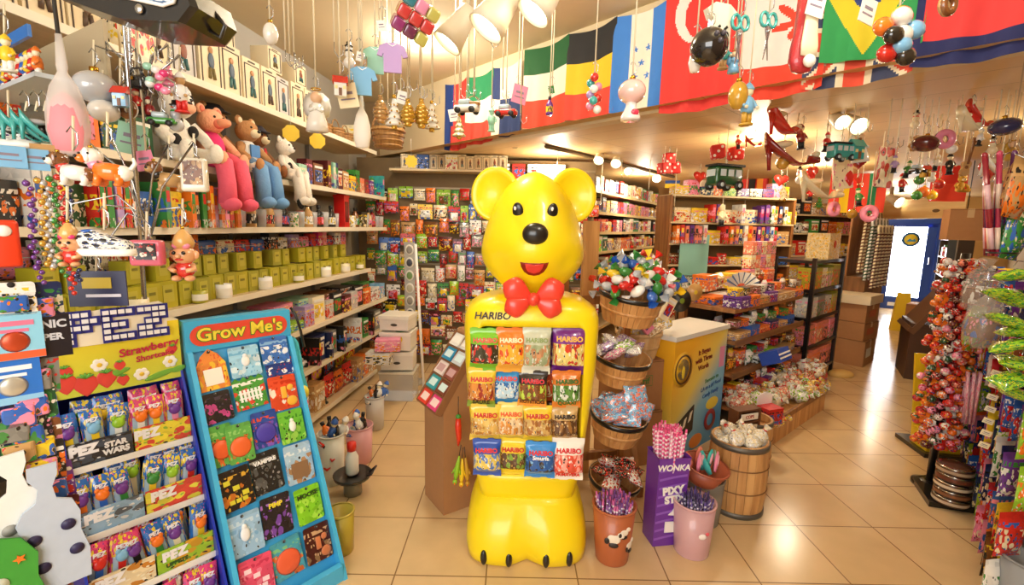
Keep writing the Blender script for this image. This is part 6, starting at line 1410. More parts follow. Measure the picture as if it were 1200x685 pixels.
# ================================================================ island shelving after the printed counter
isl = []
for z in (.18, .44, .69): isl.append(P('shelf_board', MB().box((1.52, .2, z), (1.36, .44, .02)).box((1.52, -.024, z), (1.36, .01, .05), 1).mesh([RACKW, WOOD('#6a4526', '#8d6238', 1, axis=0)])))
isl.append(P('top_board', MB().box((1.52, .25, .93), (1.36, .5, .03)).mesh(RACKW)))
for u in (.86, 1.5, 2.18): isl.append(P('upright', MB().box((u, .42, .48), (.05, .05, .96)).mesh(RACKW)))
isl.append(P('back_panel', MB().box((1.52, .47, .5), (1.36, .015, 1.0)).mesh(M('#5a4028', .8))))
thing('island_shelving', 'low dark wooden island shelving of candy trays behind the printed counter', 'shelving', None, IS.mat(0, 0, 0), isl)
trays = [K('candy carton', 'carton', 'carton', .15, lambda c: carton(.15, .14, .09, c), ['red', 'orange', 'white', 'navy', 'lime green', 'brown', 'yellow', 'blue', 'purple'], 4), K('sweets bag', 'sweets_pack', 'sweets pack', .13, lambda c: snack_bag(.13, .13, c, .03), ['red', 'brown', 'yellow', 'white', 'black'], 2), K('low candy tray', 'carton', 'carton', .2, lambda c: carton(.2, .16, .06, c), ['red', 'white', 'tan', 'orange'], 2)]
for z, n in ((.191, 'bottom island shelf'), (.451, 'middle island shelf'), (.701, 'upper island shelf'), (.946, 'island top')):
    fill(IS, n, .9, 2.12, z, trays, d=.0)
    fill(IS, n, .9, 2.12, z, trays, d=.2, extra=' back row')
small = [K('small sweets box', 'carton', 'carton', .08, lambda c: carton(.08, .08, .06, c), ['red', 'yellow', 'white', 'orange', 'brown', 'green', 'black', 'cream'], 3), K('small sweets bag', 'sweets_pack', 'sweets pack', .08, lambda c: snack_bag(.08, .09, c, .02), ['red', 'brown', 'yellow', 'white', 'orange'], 2)]
for z, n in ((.27, 'bottom island shelf'), (.54, 'middle island shelf'), (.79, 'upper island shelf')): fill(IS, n, .92, 2.1, z, small, d=.02, gap=.03, extra=' upper layer')
fill(IS, 'island top', .9, 2.1, 1.035, small, d=.02, gap=.02, extra=' small layer')
fill(IS, 'island top', .9, 2.1, 1.04, [K('yellow card box', 'carton', 'carton', .2, lambda c: carton(.2, .12, .13, c), ['yellow', 'cream', 'orange']), K('bread-coloured loaf pack', 'sweets_pack', 'sweets pack', .15, lambda c: snack_bag(.15, .13, c, .04), ['tan', 'brown'])], d=.26, extra=' upper layer')
# record-like black discs and a striped fan among the goods
for i, (px, py, Y, r) in enumerate([(798, 352, 3.0, .075), (814, 342, 3.15, .06)]):
    thing('disc_toy', ['black grooved disc with a green centre behind the printed counter', 'tan disc with a yellow centre behind the black grooved disc'][i], 'toy', MB().lathe([(.0001, .012), (r*.3, .012), (r*.32, .006), (r, .006), (r, -.006), (.0001, -.006)], 30).lathe([(.0001, .014), (r*.25, .013)], 18, mat=1, cap=False).mesh([M(['#1c1b1a', '#c99a5a'][i], .3), M(['#6a8a2a', '#e2c23a'][i], .4)]), T(at(px, py, Y), .3, R(90)))
m = MB()
for k in range(14):
    a = PI*.12 + PI*.76*k/14; b = a + PI*.76/14
    m.add([(.06*cos(a), -.004*(k % 2), .06*sin(a)), (.06*cos(b), -.004*((k + 1) % 2), .06*sin(b)), (.2*cos(b), -.02*((k + 1) % 2), .15*sin(b)), (.2*cos(a), -.02*(k % 2), .15*sin(a))], [(0, 1, 2, 3)], k % 2)
thing('striped_fan', 'blue and white striped paper fan on top of the island shelving', 'fan', m.mesh([M('#46628e', .6), M('#e9e4d6', .6)]), T(at(868, 340, 3.7), R(20)))
# baskets and bins on the floor in front of the island
for i, (px, py, w, d, h, c) in enumerate([(882, 462, .3, .22, .2, 'tan'), (915, 466, .22, .2, .2, 'cream'), (943, 468, .2, .2, .2, 'white'), (957, 458, .16, .2, .22, 'red')]):
    p = atz(px, py + 8, 0); rz = IS.rz
    bx = MB().box((-w/2, 0, h/2), (.008, d, h)).box((w/2, 0, h/2), (.008, d, h)).box((0, -d/2, h/2), (w, .008, h)).box((0, d/2, h/2), (w, .008, h)).box((0, 0, .004), (w, d, .008))
    thing('open_bin', '%s open bin on the floor before the island, %s from the printed counter' % (['tan card', 'cream card', 'white card', 'red printed'][i], ordw(i)), 'bin', None, T((p.x, p.y + .1, 0), rz), [P('bin_wall', bx.mesh(M(HEX[c], .6) if i in (0, 1) else pvar(c)))])
    for k in range(10):
        thing('sweet_bag', '%s sweet bag in the %s bin, %s of ten' % (['cream', 'tan', 'white'][k % 3], ['tan card', 'cream card', 'white card', 'red printed'][i], ordw(k)), 'sweets bag', candy_bag(['cream', 'tan', 'white'][k % 3], ['brown', 'yellow', 'red', 'white'][i]), Matrix.Translation((p.x, p.y + .1, 0)) @ T(rz=rz) @ T(((k % 5 - 2)*w*.19, (k//5 - .5)*d*.4, h - .03 + .02*(k % 2)), k, rnd.uniform(-.5, .5), rnd.uniform(-.5, .5), .85), group='bags in the %s bin' % ['tan card', 'cream card', 'white card', 'red printed'][i])
thing('striped_carton', 'blue and white striped carton lying in front of the island shelves', 'carton', MB().box((0, 0, .05), (.22, .15, .1)).box((0, -.077, .03), (.22, .004, .012), 1).box((0, -.077, .06), (.22, .004, .012), 1).mesh([M('#2f4fae', .4), WHT]), T(at(911, 424, 3.55), IS.rz, R(-25)))
def pale_heap(i, p, r):
    thing('sweet_bag', '%s sweet bag, %s in the loose heap below the island shelves' % (['tan', 'cream', 'salmon', 'white'][i % 4], ordw(i)), 'sweets bag', candy_bag(['tan', 'cream', 'salmon', 'white'][i % 4], ['yellow', 'white', 'cream', 'lime green'][i % 4]), T(p, r.uniform(0, 6.3), r.uniform(-1.2, 1.2), r.uniform(-1.2, 1.2), .9), group='loose bags below the island shelves')
q = IS.at(1.4, -.17, 0)
thing('heap_table', 'low wooden crate carrying the loose heap of sweet bags before the island', 'crate', None, T((q.x, q.y, 0), IS.rz), [P('slat_wall', MB().box((.05, 0, .08), (1.1, .3, .16)).mesh(BARW)), P('top_rim', MB().box((.05, -.15, .17), (1.12, .02, .04)).box((.05, .15, .17), (1.12, .02, .04)).mesh(RACKW))])
for k in range(56):
    a = IS.at(.86 + 1.1*((k*.618) % 1), -.16 + .15*(2*((k*.377) % 1) - 1), .19 + .05*((k*.77) % 1)); pale_heap(k, a, rnd)
thing('foam_wedge', 'cream rounded pad lying on the floor beyond the bins', 'pad', MB().ball((0, 0, .02), (.13, .09, .05), 16, 8).mesh(M('#d9b468', .6)), T(atz(985, 440, 0)))
# ---------------------------------------------------------------- black rack, carton stacks
brk = []
for z in (.12, .40, .68, .96, 1.24): brk.append(P('shelf_board', MB().box((2.86, .17, z), (.88, .36, .03)).mesh(BLK)))
for u in (2.42, 3.30):
    for d in (.0, .34): brk.append(P('post', MB().box((u, d, .64), (.035, .035, 1.28)).mesh(BLK)))
thing('black_rack', 'black open rack of boxed goods at the far end of the island', 'rack', None, IS.mat(0, 0, 0), brk)
for z, n, cs in ((.136, 'lowest black rack shelf', ['pink', 'salmon']), (.416, 'second black rack shelf', ['salmon', 'pink', 'red']), (.696, 'third black rack shelf', ['grey', 'pale grey', 'olive']), (.976, 'fourth black rack shelf', ['olive', 'cream', 'grey'])):
    fill(IS, n, 2.46, 3.25, z, [K('clear-wrapped carton', 'carton', 'carton', .19, lambda c: carton(.19, .14, .2, c), cs)], d=.01)
thing('picture_box', 'cream box sprinkled with coloured dots and a red fruit, on the black rack', 'box', MB().box((0, 0, .13), (.34, .2, .26)).mesh(PRINT('#f0d9a0', '#f0c23a', '#d8603a', scale=14, band=(2, 3), amt=.22)), IS.mat(2.95, .1, 1.256), [P('red_fruit', MB().ball((0, -.102, .15), (.04, .006, .04), 14, 8).mesh(M('#c8401e', .4)))])
for i in range(15):
    c, r = i % 5, i // 5
    thing('small_carton', 'small pink and cream flowered carton, %s column, %s layer, stacked left of black rack' % (ordw(c), ['lower', 'middle', 'upper'][r]), 'carton', carton(.09, .08, .12, ['pink', 'cream', 'salmon'][(c + r) % 3]), IS.mat(1.8 + .11*c, .34, 1.06 + .125*r))
thing('wire_shelf', 'wire shelf carrying the small flowered cartons above the island end', 'shelf', None, IS.mat(2.02, .34, 0), [P('shelf_wires', wire_panel(.64, .2, 12, 3).mesh(BLK), T((0, -.1, 1.05), rx=R(-90))), P('leg', MB().cyl((-.3, 0, .96), (-.3, 0, 1.05), .01).mesh(BLK)), P('leg', MB().cyl((.3, 0, .96), (.3, 0, 1.05), .01).mesh(BLK))])
for i, (z, h) in enumerate([(0, .3), (.3, .21), (.51, .21)]):
    thing('cardboard_box', ['large brown carton at the bottom of the stack near the door', 'brown carton with red print, middle of the stack near the door', 'brown carton with red print, top of the stack near the door'][i], 'box', None, T((4.08, 5.42, z), R(40 - 5*i + 6*(i == 2))), cbox(.46 - .02*i, .4 - .015*i, h - .006) + [P('red_print', MB().box((-.05, -.201, h*.5), (.2, .002, h*.35)).mesh(M('#b8603a', .7) if i else M('#d8d0c0', .7)))])
thing('white_tray_box', 'shallow white box on top of the brown carton stack near the door', 'box', MB().box((0, 0, .05), (.48, .42, .1)).mesh(M('#e0d2b4', .6)), T((4.08, 5.42, .72), R(38)))
# rack of twisted candy canes
cr_ = [P('cane_rack_panel', MB().box((0, .12, 1.0), (.72, .02, 1.5)).mesh(RACKW)), P('rack_foot', MB().box((0, .06, .5), (.72, .3, 1.0)).mesh(WOOD('#6a4526', '#8d6238', 1)))]
CNM = T((4.45, 5.78, 0), R(38))
thing('cane_rack', 'wooden rack of slanting twisted candy canes to the left of the door', 'rack', None, CNM, cr_)
def cane(c, c2):
    m = MB(); L_ = .74
    pts = [(0, 0, L_*k/8) for k in range(9)]; m.tube(pts, .016, 8)
    for k in range(16): z = L_*k/16; m.tube([(.017*cos(a), .017*sin(a), z + .04*a/6.28) for a in [2*PI*j/8 for j in range(9)]], .008, 5, 1)
    m.lathe([(.0001, .012), (.06, .012), (.062, 0), (.06, -.012), (.0001, -.012)], 18, (0, 0, 0), 0, T((0, 0, L_ + .05), rx=PI/2)); m.lathe([(.02, .015), (.035, .015), (.035, .013), (.02, .013)], 18, (0, 0, 0), 1, T((0, 0, L_ + .05), rx=PI/2), cap=False); return m
for i in range(15):
    c, c2 = [('cream', 'brown'), ('white', 'dark green'), ('cream', 'maroon')][i % 3]
    thing('candy_cane', '%s and %s twisted lollipop cane, %s from the left of the cane rack' % (c, c2, ordw(i)), 'candy cane', mk(('cane', c, c2), lambda: cane(c, c2), [M(HEX[c], .3, coat=.5), M(HEX[c2], .3)]), CNM @ T((-.46 + .046*i, -.03 - .06*(i % 3), 1.06 - .09*(i % 3)), 0, -.1, .5), group='canes on the cane rack')
# far shelf unit with turquoise panel (centre background)
FS = Frame((1.75, 5.2), 78, 1)
fs = [P('shelf_board', MB().box((.8, .14, z), (1.6, .3, .02)).mesh(SHW)) for z in (.5, .85, 1.12, 1.36, 1.6, 1.9)] + [P('back_panel', MB().box((.8, .3, 1.0), (1.6, .012, 2.0)).mesh(M('#8a6a3e', .8)))] + [P('side_post', MB().box((u, .15, .95), (.03, .3, 1.9)).mesh(RACKW)) for u in (0, 1.6)]
fs.append(P('turquoise_panel', MB().box((.30, -.03, 1.24), (.36, .012, .46)).mesh(M('#8cc4b8', .5))))
thing('background_shelf_unit', 'freestanding shelf unit with a pale turquoise panel in the centre background', 'shelving', None, FS.mat(0, 0, 0), fs)
bk2 = [K('tall book', 'book', 'book', .05, lambda c: book(.045, .16, .2, c), ['red', 'navy', 'orange', 'white', 'salmon', 'purple'], 3), K('yellow carton', 'carton', 'carton', .2, lambda c: carton(.2, .12, .15, c), ['yellow', 'cream', 'tan'], 1)]
for z, n in ((.511, 'lowest centre background shelf'), (.861, 'second centre background shelf'), (1.131, 'third centre background shelf'), (1.371, 'fourth centre background shelf'), (1.611, 'fifth centre background shelf'), (1.911, 'top centre background shelf')):
    fill(FS, n, .04, 1.55, z, bk2 if 1.3 < z < 1.8 else far1[:2] + trays[:2], d=.0)
# second far run of shelves between it and the cane rack
F2 = Frame((3.4, 6.1), 70, 1)
thing('background_shelf_unit', 'freestanding wooden shelf unit behind the black rack in the background', 'shelving', None, F2.mat(0, 0, 0), [P('shelf_board', MB().box((.75, .14, z), (1.5, .3, .02)).mesh(SHW)) for z in (.9, 1.2, 1.5, 1.75)] + [P('side_post', MB().box((u, .15, .95), (.03, .3, 1.9)).mesh(RACKW)) for u in (0, 1.5)] + [P('back_panel', MB().box((.75, .3, 1.0), (1.5, .012, 2.0)).mesh(M('#7a5c34', .8)))])
for z, n in ((.911, 'lowest shelf behind the black rack'), (1.211, 'second shelf behind the black rack'), (1.511, 'third shelf behind the black rack'), (1.761, 'top shelf behind the black rack')): fill(F2, n, .03, 1.45, z, far1, d=.0)
# ================================================================ around the door
F3 = Frame((5.75, 7.75), 52, 1)
thing('book_shelf', 'dark blue shelf of books and cards just left of the door', 'shelving', None, F3.mat(0, 0, 0), [P('shelf_board', MB().box((.6, .14, z), (1.2, .3, .025)).mesh(M('#26355c', .5))) for z in (.15, .5, .85, 1.2, 1.55, 1.85)] + [P('side_panel', MB().box((u, .14, .93), (.03, .3, 1.86)).mesh(M('#2a3a68', .5))) for u in (0, 1.2)])
for z, n in ((.863, 'lower blue shelf by the door'), (1.213, 'middle blue shelf by the door'), (1.563, 'upper blue shelf by the door')): fill(F3, n, .03, 1.15, z, [K('book', 'book', 'book', .06, lambda c: book(.055, .16, .24, c), ['white', 'red', 'black', 'tan', 'pink'])], d=0)
for z, n in ((.163, 'lowest blue shelf by the door'), (.513, 'second blue shelf by the door')): fill(F3, n, .03, 1.15, z, far1[:1], d=0)
F4 = Frame((6.9, 7.35), 38, -1)
thing('goods_shelf', 'wooden shelf of flowers and small goods just right of the door', 'shelving', None, F4.mat(0, 0, 0), [P('shelf_board', MB().box((-.6, .14, z), (1.2, .3, .025)).mesh(RACKW)) for z in (.55, .85, 1.15, 1.45)] + [P('side_panel', MB().box((u, .14, .9), (.03, .3, 1.8)).mesh(M('#3a2a1c', .6))) for u in (0, -1.2)])
for z, n in ((.563, 'lowest shelf right of the door'), (.863, 'second shelf right of the door'), (1.163, 'third shelf right of the door')): fill(F4, n, .05, 1.1, z, far1, d=0)
for i in range(8):
    c = ['orange', 'yellow', 'red', 'green'][i % 4]
    thing('flower_bunch', '%s paper flower bunch, %s on the upper shelf right of the door' % (c, ordw(i)), 'flowers', mk('flower', lambda: (lambda m: [m.ball((.05*cos(a*2.4)*.9, .05*sin(a*2.4), .14 + .03*(a % 3)), .032, 9, 6) for a in range(7)] and m.tube([(0, 0, 0), (0, 0, .12)], [.03, .05], 8, 1))(MB()), [M(HEX[c], .6), M('#4a7a2c', .7)]), F4.mat(.1 + .14*i, .1, 1.463))
p = atz(1092, 392, 0)
thing('cardboard_box', 'brown carton on the floor right of the door', 'box', None, T((6.15, 6.75, .08), R(40)), cbox(.42, .4, .42)); thing('grey_trolley', 'low grey trolley carrying the brown carton right of the door', 'trolley', None, T((6.15, 6.75, 0), R(40)), [P('deck', MB().box((0, 0, .06), (.5, .45, .03)).mesh(M('#6f6f70', .5)))] + [P('wheel', MB().lathe([(.0001, -.012), (.022, -.012), (.022, .012), (.0001, .012)], 14, T=T((x, y, .022), rx=PI/2)).mesh(BLK)) for x in (-.2, .2) for y in (-.17, .17)])
thing('yellow_bag', 'yellow folded sign standing beside the carton near the door', 'sign', MB().loft([[(-.12, -.1, 0), (.12, -.1, 0), (.12, .1, 0), (-.12, .1, 0)], [(-.08, -.02, .6), (.08, -.02, .6), (.08, .02, .6), (-.08, .02, .6)]], 0, False).mesh(M('#e6c624', .5)), T((6.22, 7.25, 0), R(-30)))
# timber beam with knots, hanging over the approach to the door
a, b = at(1028, 244, 6.4), at(1118, 246, 5.3)
mid = (a + b)/2; an = math.atan2(b.y - a.y, b.x - a.x); ln = (Vector((b.x - a.x, b.y - a.y))).length
thing('timber_beam', 'pale timber fascia board hanging across the aisle before the door', 'board', MB().box((0, 0, 0), (ln + .3, .04, .24)).mesh(WOOD('#c99a58', '#e8c88c', .5, axis=0)), T((mid.x, mid.y, mid.z), an), [P('knot', MB().ball((ln*.32, -.022, -.03), (.05, .006, .02), 12, 6).mesh(M('#6a4a28', .7))), P('hanging_strap', MB().box((-ln*.3, 0, .2), (.03, .01, .2)).box((ln*.3, 0, .2), (.03, .01, .2)).mesh(M('#8a6a40', .6)))])
p = at(1131, 262, 4.6)
thing('cardboard_box', 'brown carton hanging high on the right beside the timber board', 'box', None, T(p - Vector((0, 0, .16)), R(-30)), cbox(.3, .25, .3) + [P('wire', MB().cyl((0, 0, .3), (0, 0, Z2 - p.z + .16), .004).mesh(BLK))])
p = atz(1128, 425, 0)
# ================================================================ right side
def post_at(x, y, h, mat, w=.05): return MB().box((0, 0, h/2), (w, w, h)).mesh(mat)
thing('banner_post', 'tall black post with a red strip, right of the shelves by the door', 'post', None, T((5.42, 5.72, 0), R(40)), [P('post', MB().box((0, 0, .8), (.12, .08, 1.6)).mesh(BLK)), P('red_strip', MB().box((.13, -.0, .85), (.12, .05, 1.4)).mesh(M('#c8281e', .4)))])
# brown slanted lectern-like stand
sl = [P('cabinet', MB().box((0, 0, .3), (.55, .38, .6)).mesh(M('#4a3122', .5, var=.1, bscale=8))), P('slanted_top', MB().box((0, 0, 0), (.6, .05, .85)).box((0, -.03, -.4), (.6, .04, .05)).mesh(M('#6a4930', .45)), T((.0, .04, .86), rx=R(-32)))]
thing('slanted_stand', 'dark brown cabinet with a slanted display top standing along the right of the aisle', 'stand', None, T((4.50, 4.88, 0), RW.rz + R(10)), sl)
# yellow floor sign
ym = M('#e4c41c', .4, coat=.2)
ys = [P('back_board', MB().box((0, .05, .36), (.15, .02, .62)).mesh(ym), T(rx=R(-9))), P('tray', MB().box((0, -.06, .09), (.2, .18, .12)).mesh(ym)), P('base', MB().box((0, -.02, .015), (.26, .34, .03)).mesh(BLK)),
      P('black_strip', MB().box((0.02, .036, .40), (.036, .006, .40)).mesh(BLK), T(rx=R(-9)), kids=[P('lettering', text_mesh('POP CANDY', .036, M('#f0e6c8', .5), bold=.001), T((.02, .031, .40), ry=-PI/2))])]
thing('yellow_floor_sign', 'yellow upright floor sign with a black lettered strip and a tray foot', 'sign', None, T((3.03, 3.15, 0), R(-12)), ys)
# lollipop tree on a black board
LX, LY = 2.52, 2.52
p = [Vector(q) for q in (atz(1068, 563), atz(1088, 593), atz(1137, 602))]
bd = MB().prism([(p[0].x, p[0].y), (p[1].x, p[1].y), (p[2].x + .08, p[2].y - .01), (p[2].x + .2, p[0].y + .05)], 0, .03)
thing('black_board', 'flat black base board on the floor under the tin stack', 'board', bd.mesh(BLK))
for i in range(5):
    m = MB().lathe([(0, 0), (.075, 0), (.08, .006), (.08, .032), (.075, .04), (0, .04)], 26); m.lathe([(.0815, .01), (.0815, .026)], 26, mat=1, cap=False); m.lathe([(.081, .034), (.083, .037), (.081, .041), (.06, .042)], 26, mat=2, cap=False)
    thing('round_tin', 'round brown and silver sweets tin, %s from bottom on the black board' % ordw(i), 'tin', m.mesh([M('#5a3a28', .3, coat=.4), M(['#c9b8a0', '#8a5a3a', '#d8c8b0', '#6a3424', '#b09a80'][i], .3), M('#b8b4ac', .2, metal=1)]), T((2.50 + .004*(i % 2), 2.42, .03 + .045*i)))
tree = [P('pole', MB().cyl((0, 0, .03), (0, 0, 1.42), .022).mesh(BLK)), P('base', MB().lathe([(0, 0), (.09, 0), (.09, .02), (.03, .035), (0, .035)], 24).mesh(BLK))]
thing('lollipop_stand', 'tall black pole stand crowded with wrapped lollipops on the right', 'stand', None, T((2.585, 2.64, 0)), tree)
n = 0
for r in range(32):
    for k in range(9):
        z = .28 + r*.035; a = k*2*PI/9 + .35*(r % 2)
        if sin(a) > .75: continue
        c = ['red', 'red', 'salmon', 'red', 'pink', 'orange', 'dark green', 'maroon', 'white'][rnd.randrange(9)]; L_ = .05 + .055*rnd.random()
        thing('lollipop', '%s wrapped lollipop on the black pole, ring %s from the bottom, spoke %s' % (c, ordw(r), ordw(k)), 'lollipop', lollipop(c, 'white' if rnd.random() < .3 else ['red', 'orange', 'maroon'][k % 3]), T((2.585 + L_*cos(a), 2.64 + L_*sin(a), z)) @ T(rz=a) @ Matrix.Rotation(R(70), 4, 'Y') @ T(sc=1.15), group='lollipops on the black pole stand')
for i in range(9):
    thing('twist_stick', 'pink and white twisted sweet stick, %s in the bunch low on the lollipop stand' % ordw(i), 'sweet', cached('tws', lambda: MB().cyl((0, 0, 0), (0, 0, .3), .008).mesh(PRINT('#f2c8d4', '#e0508a', '#ffffff', 9, band=(2, 3)))), T((2.60 + .02*(i % 3), 2.50 + .02*(i//3), .46), 0, .05*(i % 3 - 1), .06*(i//3 - 1)), group='twisted sticks on the lollipop stand')
# racks on the right wall, seen at a grazing angle
RX = [P('back_panel', MB().box((-1.5, .40, .95), (3.2, .02, 1.9)).mesh(M('#7a6242', .7)))]
for z in (.12, .42, .72, 1.02): RX.append(P('shelf_board', MB().box((-1.1, .24, z), (2.4, .3, .02)).box((-1.1, .085, z + .006), (2.4, .008, .03), 1).mesh([M('#9a9488', .4, metal=.3), M('#cfc8b8', .5)])))
for u in (.05, -.62, -1.3): RX.append(P('rack_post', MB().cyl((u, .12, 0), (u, .12, 1.9), .014).mesh(M('#3a3632', .4))))
thing('wall_rack', 'metal sweets rack running along the right wall', 'rack', None, RW.mat(0, 0, 0), RX)
class RWr(Frame): pass
RV = Frame((2.12, 1.84), 42, -1)
class Rev:                                              # same run, counted from the near end (local x points back towards the shopper)
    rz = RV.rz
    @staticmethod
    def mat(u, d, z, drz=0, rx=0, sc=None, ry=0): return T(RV.at(u, d, z), RV.rz + drz, rx, ry, sc)
sw = [K('sweets bag', 'sweets_pack', 'sweets pack', .12, lambda c: snack_bag(.12, .17, c, .025), ['purple', 'yellow', 'lime green', 'pink', 'blue', 'orange', 'red', 'navy'], 4), K('sweets carton', 'carton', 'carton', .12, lambda c: carton(.12, .1, .13, c), ['purple', 'yellow', 'blue', 'brown', 'white'], 2)]
for z, nm in ((.735, 'third right rack shelf'), (1.035, 'top right rack shelf')):
    fill(Rev, nm, -.35, 1.9, z, sw, d=.07)
for z, nm in ((1.42, 'lower right wall hooks'), (1.64, 'middle right wall hooks'), (1.86, 'upper right wall hooks')): fill(Rev, nm, .3, 2.3, z - .17, [K('hanging sweets pack', 'sweets_pack', 'sweets pack', .11, lambda c: snack_bag(.11, .16, c, .02), ['brown', 'red', 'silver', 'white', 'pink', 'grey', 'lime green', 'tan'])], d=.3, gap=.02)
for k, z in enumerate((.08, .29, .50, .71, .92, 1.13)): fill(Rev, ['lowest', 'second', 'third', 'fourth', 'fifth', 'top'][k] + ' hook row of the right rack', -.3 - .02*k, 1.75, z, [('sweets bag', 'sweets_pack', 'sweets pack', .1, lambda c: snack_bag(.12, .18, c, .02), ['purple', 'yellow', 'lime green', 'pink', 'navy', 'orange', 'red', 'blue', 'brown', 'white'], 4, 1)], d=-.04, gap=.0, jit=.05, drz=-.75)
for i in range(14):
    px, py = 1166 + (i % 2)*18 - i*1.2, 440 + i*7
    thing('price_tag', 'cream price tag hanging on the right rack, %s from the top of its strip' % ordw(i), 'price tag', tag_card('cream', .035, .025), T(at(px, py, 1.98 - .006*i), R(-30), 0, .25), group='price tags on the right rack')
for i in range(9):
    px, py = [(1190, 322), (1178, 345), (1193, 352), (1180, 375), (1194, 388), (1182, 405), (1194, 425), (1184, 445), (1195, 462)][i]
    thing('leafy_bag', 'bright green glossy sweets bag, %s down the right edge cluster' % ordw(i), 'sweets bag', pillow_bag('lime green', 'green', 'yellow', .17, .13), T(at(px, py, 1.55), rnd.uniform(-1, 1), rnd.uniform(-.4, .4), rnd.uniform(-.5, .5), .62), [P('hook', MB().tube([(0, 0, .05), (.01, .06, .08), (.02, .14, .08)], .003).mesh(STEEL))], group='green bags at the right edge')
for i, (px, py, Y, c) in enumerate([(1147, 340, 2.25, 'silver'), (1150, 378, 2.05, 'silver'), (1140, 385, 2.35, 'lime green'), (1175, 250, 2.0, 'grey'), (1190, 220, 1.9, 'tan'), (1186, 270, 1.95, 'green')]):
    thing('clear_bag', ['large clear sweets bag hanging upper on the right rack', 'large clear sweets bag with dark label hanging lower on the right rack', 'clear cone bag of green sweets hanging left of the clear bags', 'grey mesh pack hanging high at the right edge', 'tan pack at the very top of the right edge', 'green pack hanging high at the right edge'][i], 'sweets bag', snack_bag(.13, .24, c, .035) if c != 'silver' else mk('clear_bag', lambda: MB().lathe([(.01, 0), (.06, .03), (.07, .1), (.06, .2), (.02, .24), (.035, .28)], 14, cap=False).lathe([(.055, .05), (.062, .09), (.055, .14)], 12, mat=1, cap=False), [M('#d8d4cc', .1, alpha=.25, coat=.8), pvar('brown', band=(2, 3))]), T(at(px, py, Y) - Vector((0, 0, .12)), .3, 0, .12), [P('hook', MB().tube([(0, 0, .24), (.0, .05, .27), (.06, .12, .27)], .003).mesh(STEEL))])
for i in range(16):
    m = mk(('long_stick', i % 3), lambda: MB().cyl((0, 0, 0), (0, 0, .42), .008, .01).ball((0, 0, .42), (.011, .011, .014), 8, 6).cyl((0, 0, .03), (0, 0, .12), .0087, .009, mat=1).cyl((0, 0, .2), (0, 0, .3), .0094, .0098, mat=1), [M(['#8a2030', '#b83a5a', '#5a2a5a'][i % 3], .25, coat=.6), M(['#d8b0b8', '#e8d0c0', '#c84a3a'][i % 3], .3)])
    thing('candy_stick', 'long wrapped candy stick in red and purple, %s from left in the hanging fan' % ordw(i), 'candy stick', m, T(at(1174, 300, 1.95) + Vector((.005*i - .04, .014*(i % 4), 0)), 0, 0, -.24 + .024*i), group='candy sticks in the fan at right')
thing('stick_holder', 'dark wire holder of the fan of long candy sticks at right', 'holder', MB().tube([(.05*cos(2*PI*k/16), .04*sin(2*PI*k/16), 0) for k in range(17)], .004).tube([(.05, 0, 0), (.2, .15, .02), (.45, .4, .02)], .005).mesh(BLK), T(at(1174, 296, 1.95)))
thing('grey_bin', 'grey plastic bin at the bottom right corner of the picture', 'bin', None, T((2.0, 1.6, 0), R(-42)), bucket(.06, .08, .3, M('#8f9398', .4)))
# ================================================================ flags along the bulkhead
BHF = Frame((-1.05, 4.9), 136, 1)
def flag(x0, x1, zt, zb, mats, fn, name_label, off=.02, nx=44, nz=40, sag=.03):
    u0, _ = BHF.hit(x0, 150); u1, _ = BHF.hit(x1, 130); w = u1 - u0; h = zt - zb
    vs, fs, ms = [], [], []
    for j in range(nz + 1):
        for i in range(nx + 1):
            a, b = i/nx, j/nz
            vs.append((w*(a - .5), -.012 - .012*sin(a*17 + b*2)*(b) - .008*sin(a*7), -h*b - sag*sin(PI*a)*(1 - .3*b)))
    for j in range(nz):
        for i in range(nx):
            q = j*(nx + 1) + i; fs.append((q, q + nx + 1, q + nx + 2, q + 1)); ms.append(fn((i + .5)/nx, (j + .5)/nz))
    m = MB(); m.v, m.f, m.m, m.sm = vs, fs, ms, [True]*len(fs)
    thing('flag', name_label, 'flag', m.mesh([M(c, .8, var=.05, bscale=15) for c in mats]), BHF.mat((u0 + u1)/2, -off, zt))
def instar(x, y, r):
    a = math.atan2(y, x); d = math.hypot(x, y); k = (a - PI/2) % (2*PI/5) - PI/5
    return d*cos(k if False else abs(k) - PI/5) < r*.5 if False else d < r*(.42 + .58*(abs(k)/(PI/5))**1.6)
ZT, ZB = 2.84, 2.27
flag(525, 551, ZT - .05, ZB - .06, ['#1f3a7a', '#d23a2e', '#1f7a4a', '#e8dcc4'], lambda u, v: (0 if u < .42 else 1) if v < .62 else (0 if u < .3 else 1), 'blue and red flag at the far left end of the flag row')
flag(549, 582, ZT - .05, ZB - .04, ['#1f7a4a', '#eadfc8', '#d8402e'], lambda u, v: 0 if v < .36 else (1 if v < .68 else 2), 'green, cream and red striped flag, second from left in the flag row')
flag(580, 614, ZT - .05, ZB - .02, ['#e8dcc4', '#22335f'], lambda u, v: 1 if (u < .3) != (v > .45) else 0, 'cream and navy cross flag, left of the green striped flag over the bear')
flag(616, 668, ZT, ZB, ['#1f5a2a', '#efe4cc', '#e2472c'], lambda u, v: 0 if v < .33 else (1 if v < .66 else 2), 'dark green, cream and orange red striped flag above the bear')
flag(665, 722, ZT, ZB, ['#262422', '#e9be22', '#dd4634'], lambda u, v: 0 if v < .36 else (1 if v < .7 else 2), 'black, yellow and red striped flag in the flag row')
SP5 = [(.43, .36), (.62, .36), (.525, .5), (.43, .64), (.62, .64)]
flag(717, 784, ZT, ZB - .01, ['#3f7fd0', '#f0e6d2'], lambda u, v: (0 if u < .33 or u > .68 else (0 if any(instar((u - a)*1.0, (.0 + b - v)*1.35, .055) for a, b in SP5) else 1)), 'blue and cream flag with five small blue stars', nx=90, nz=80)
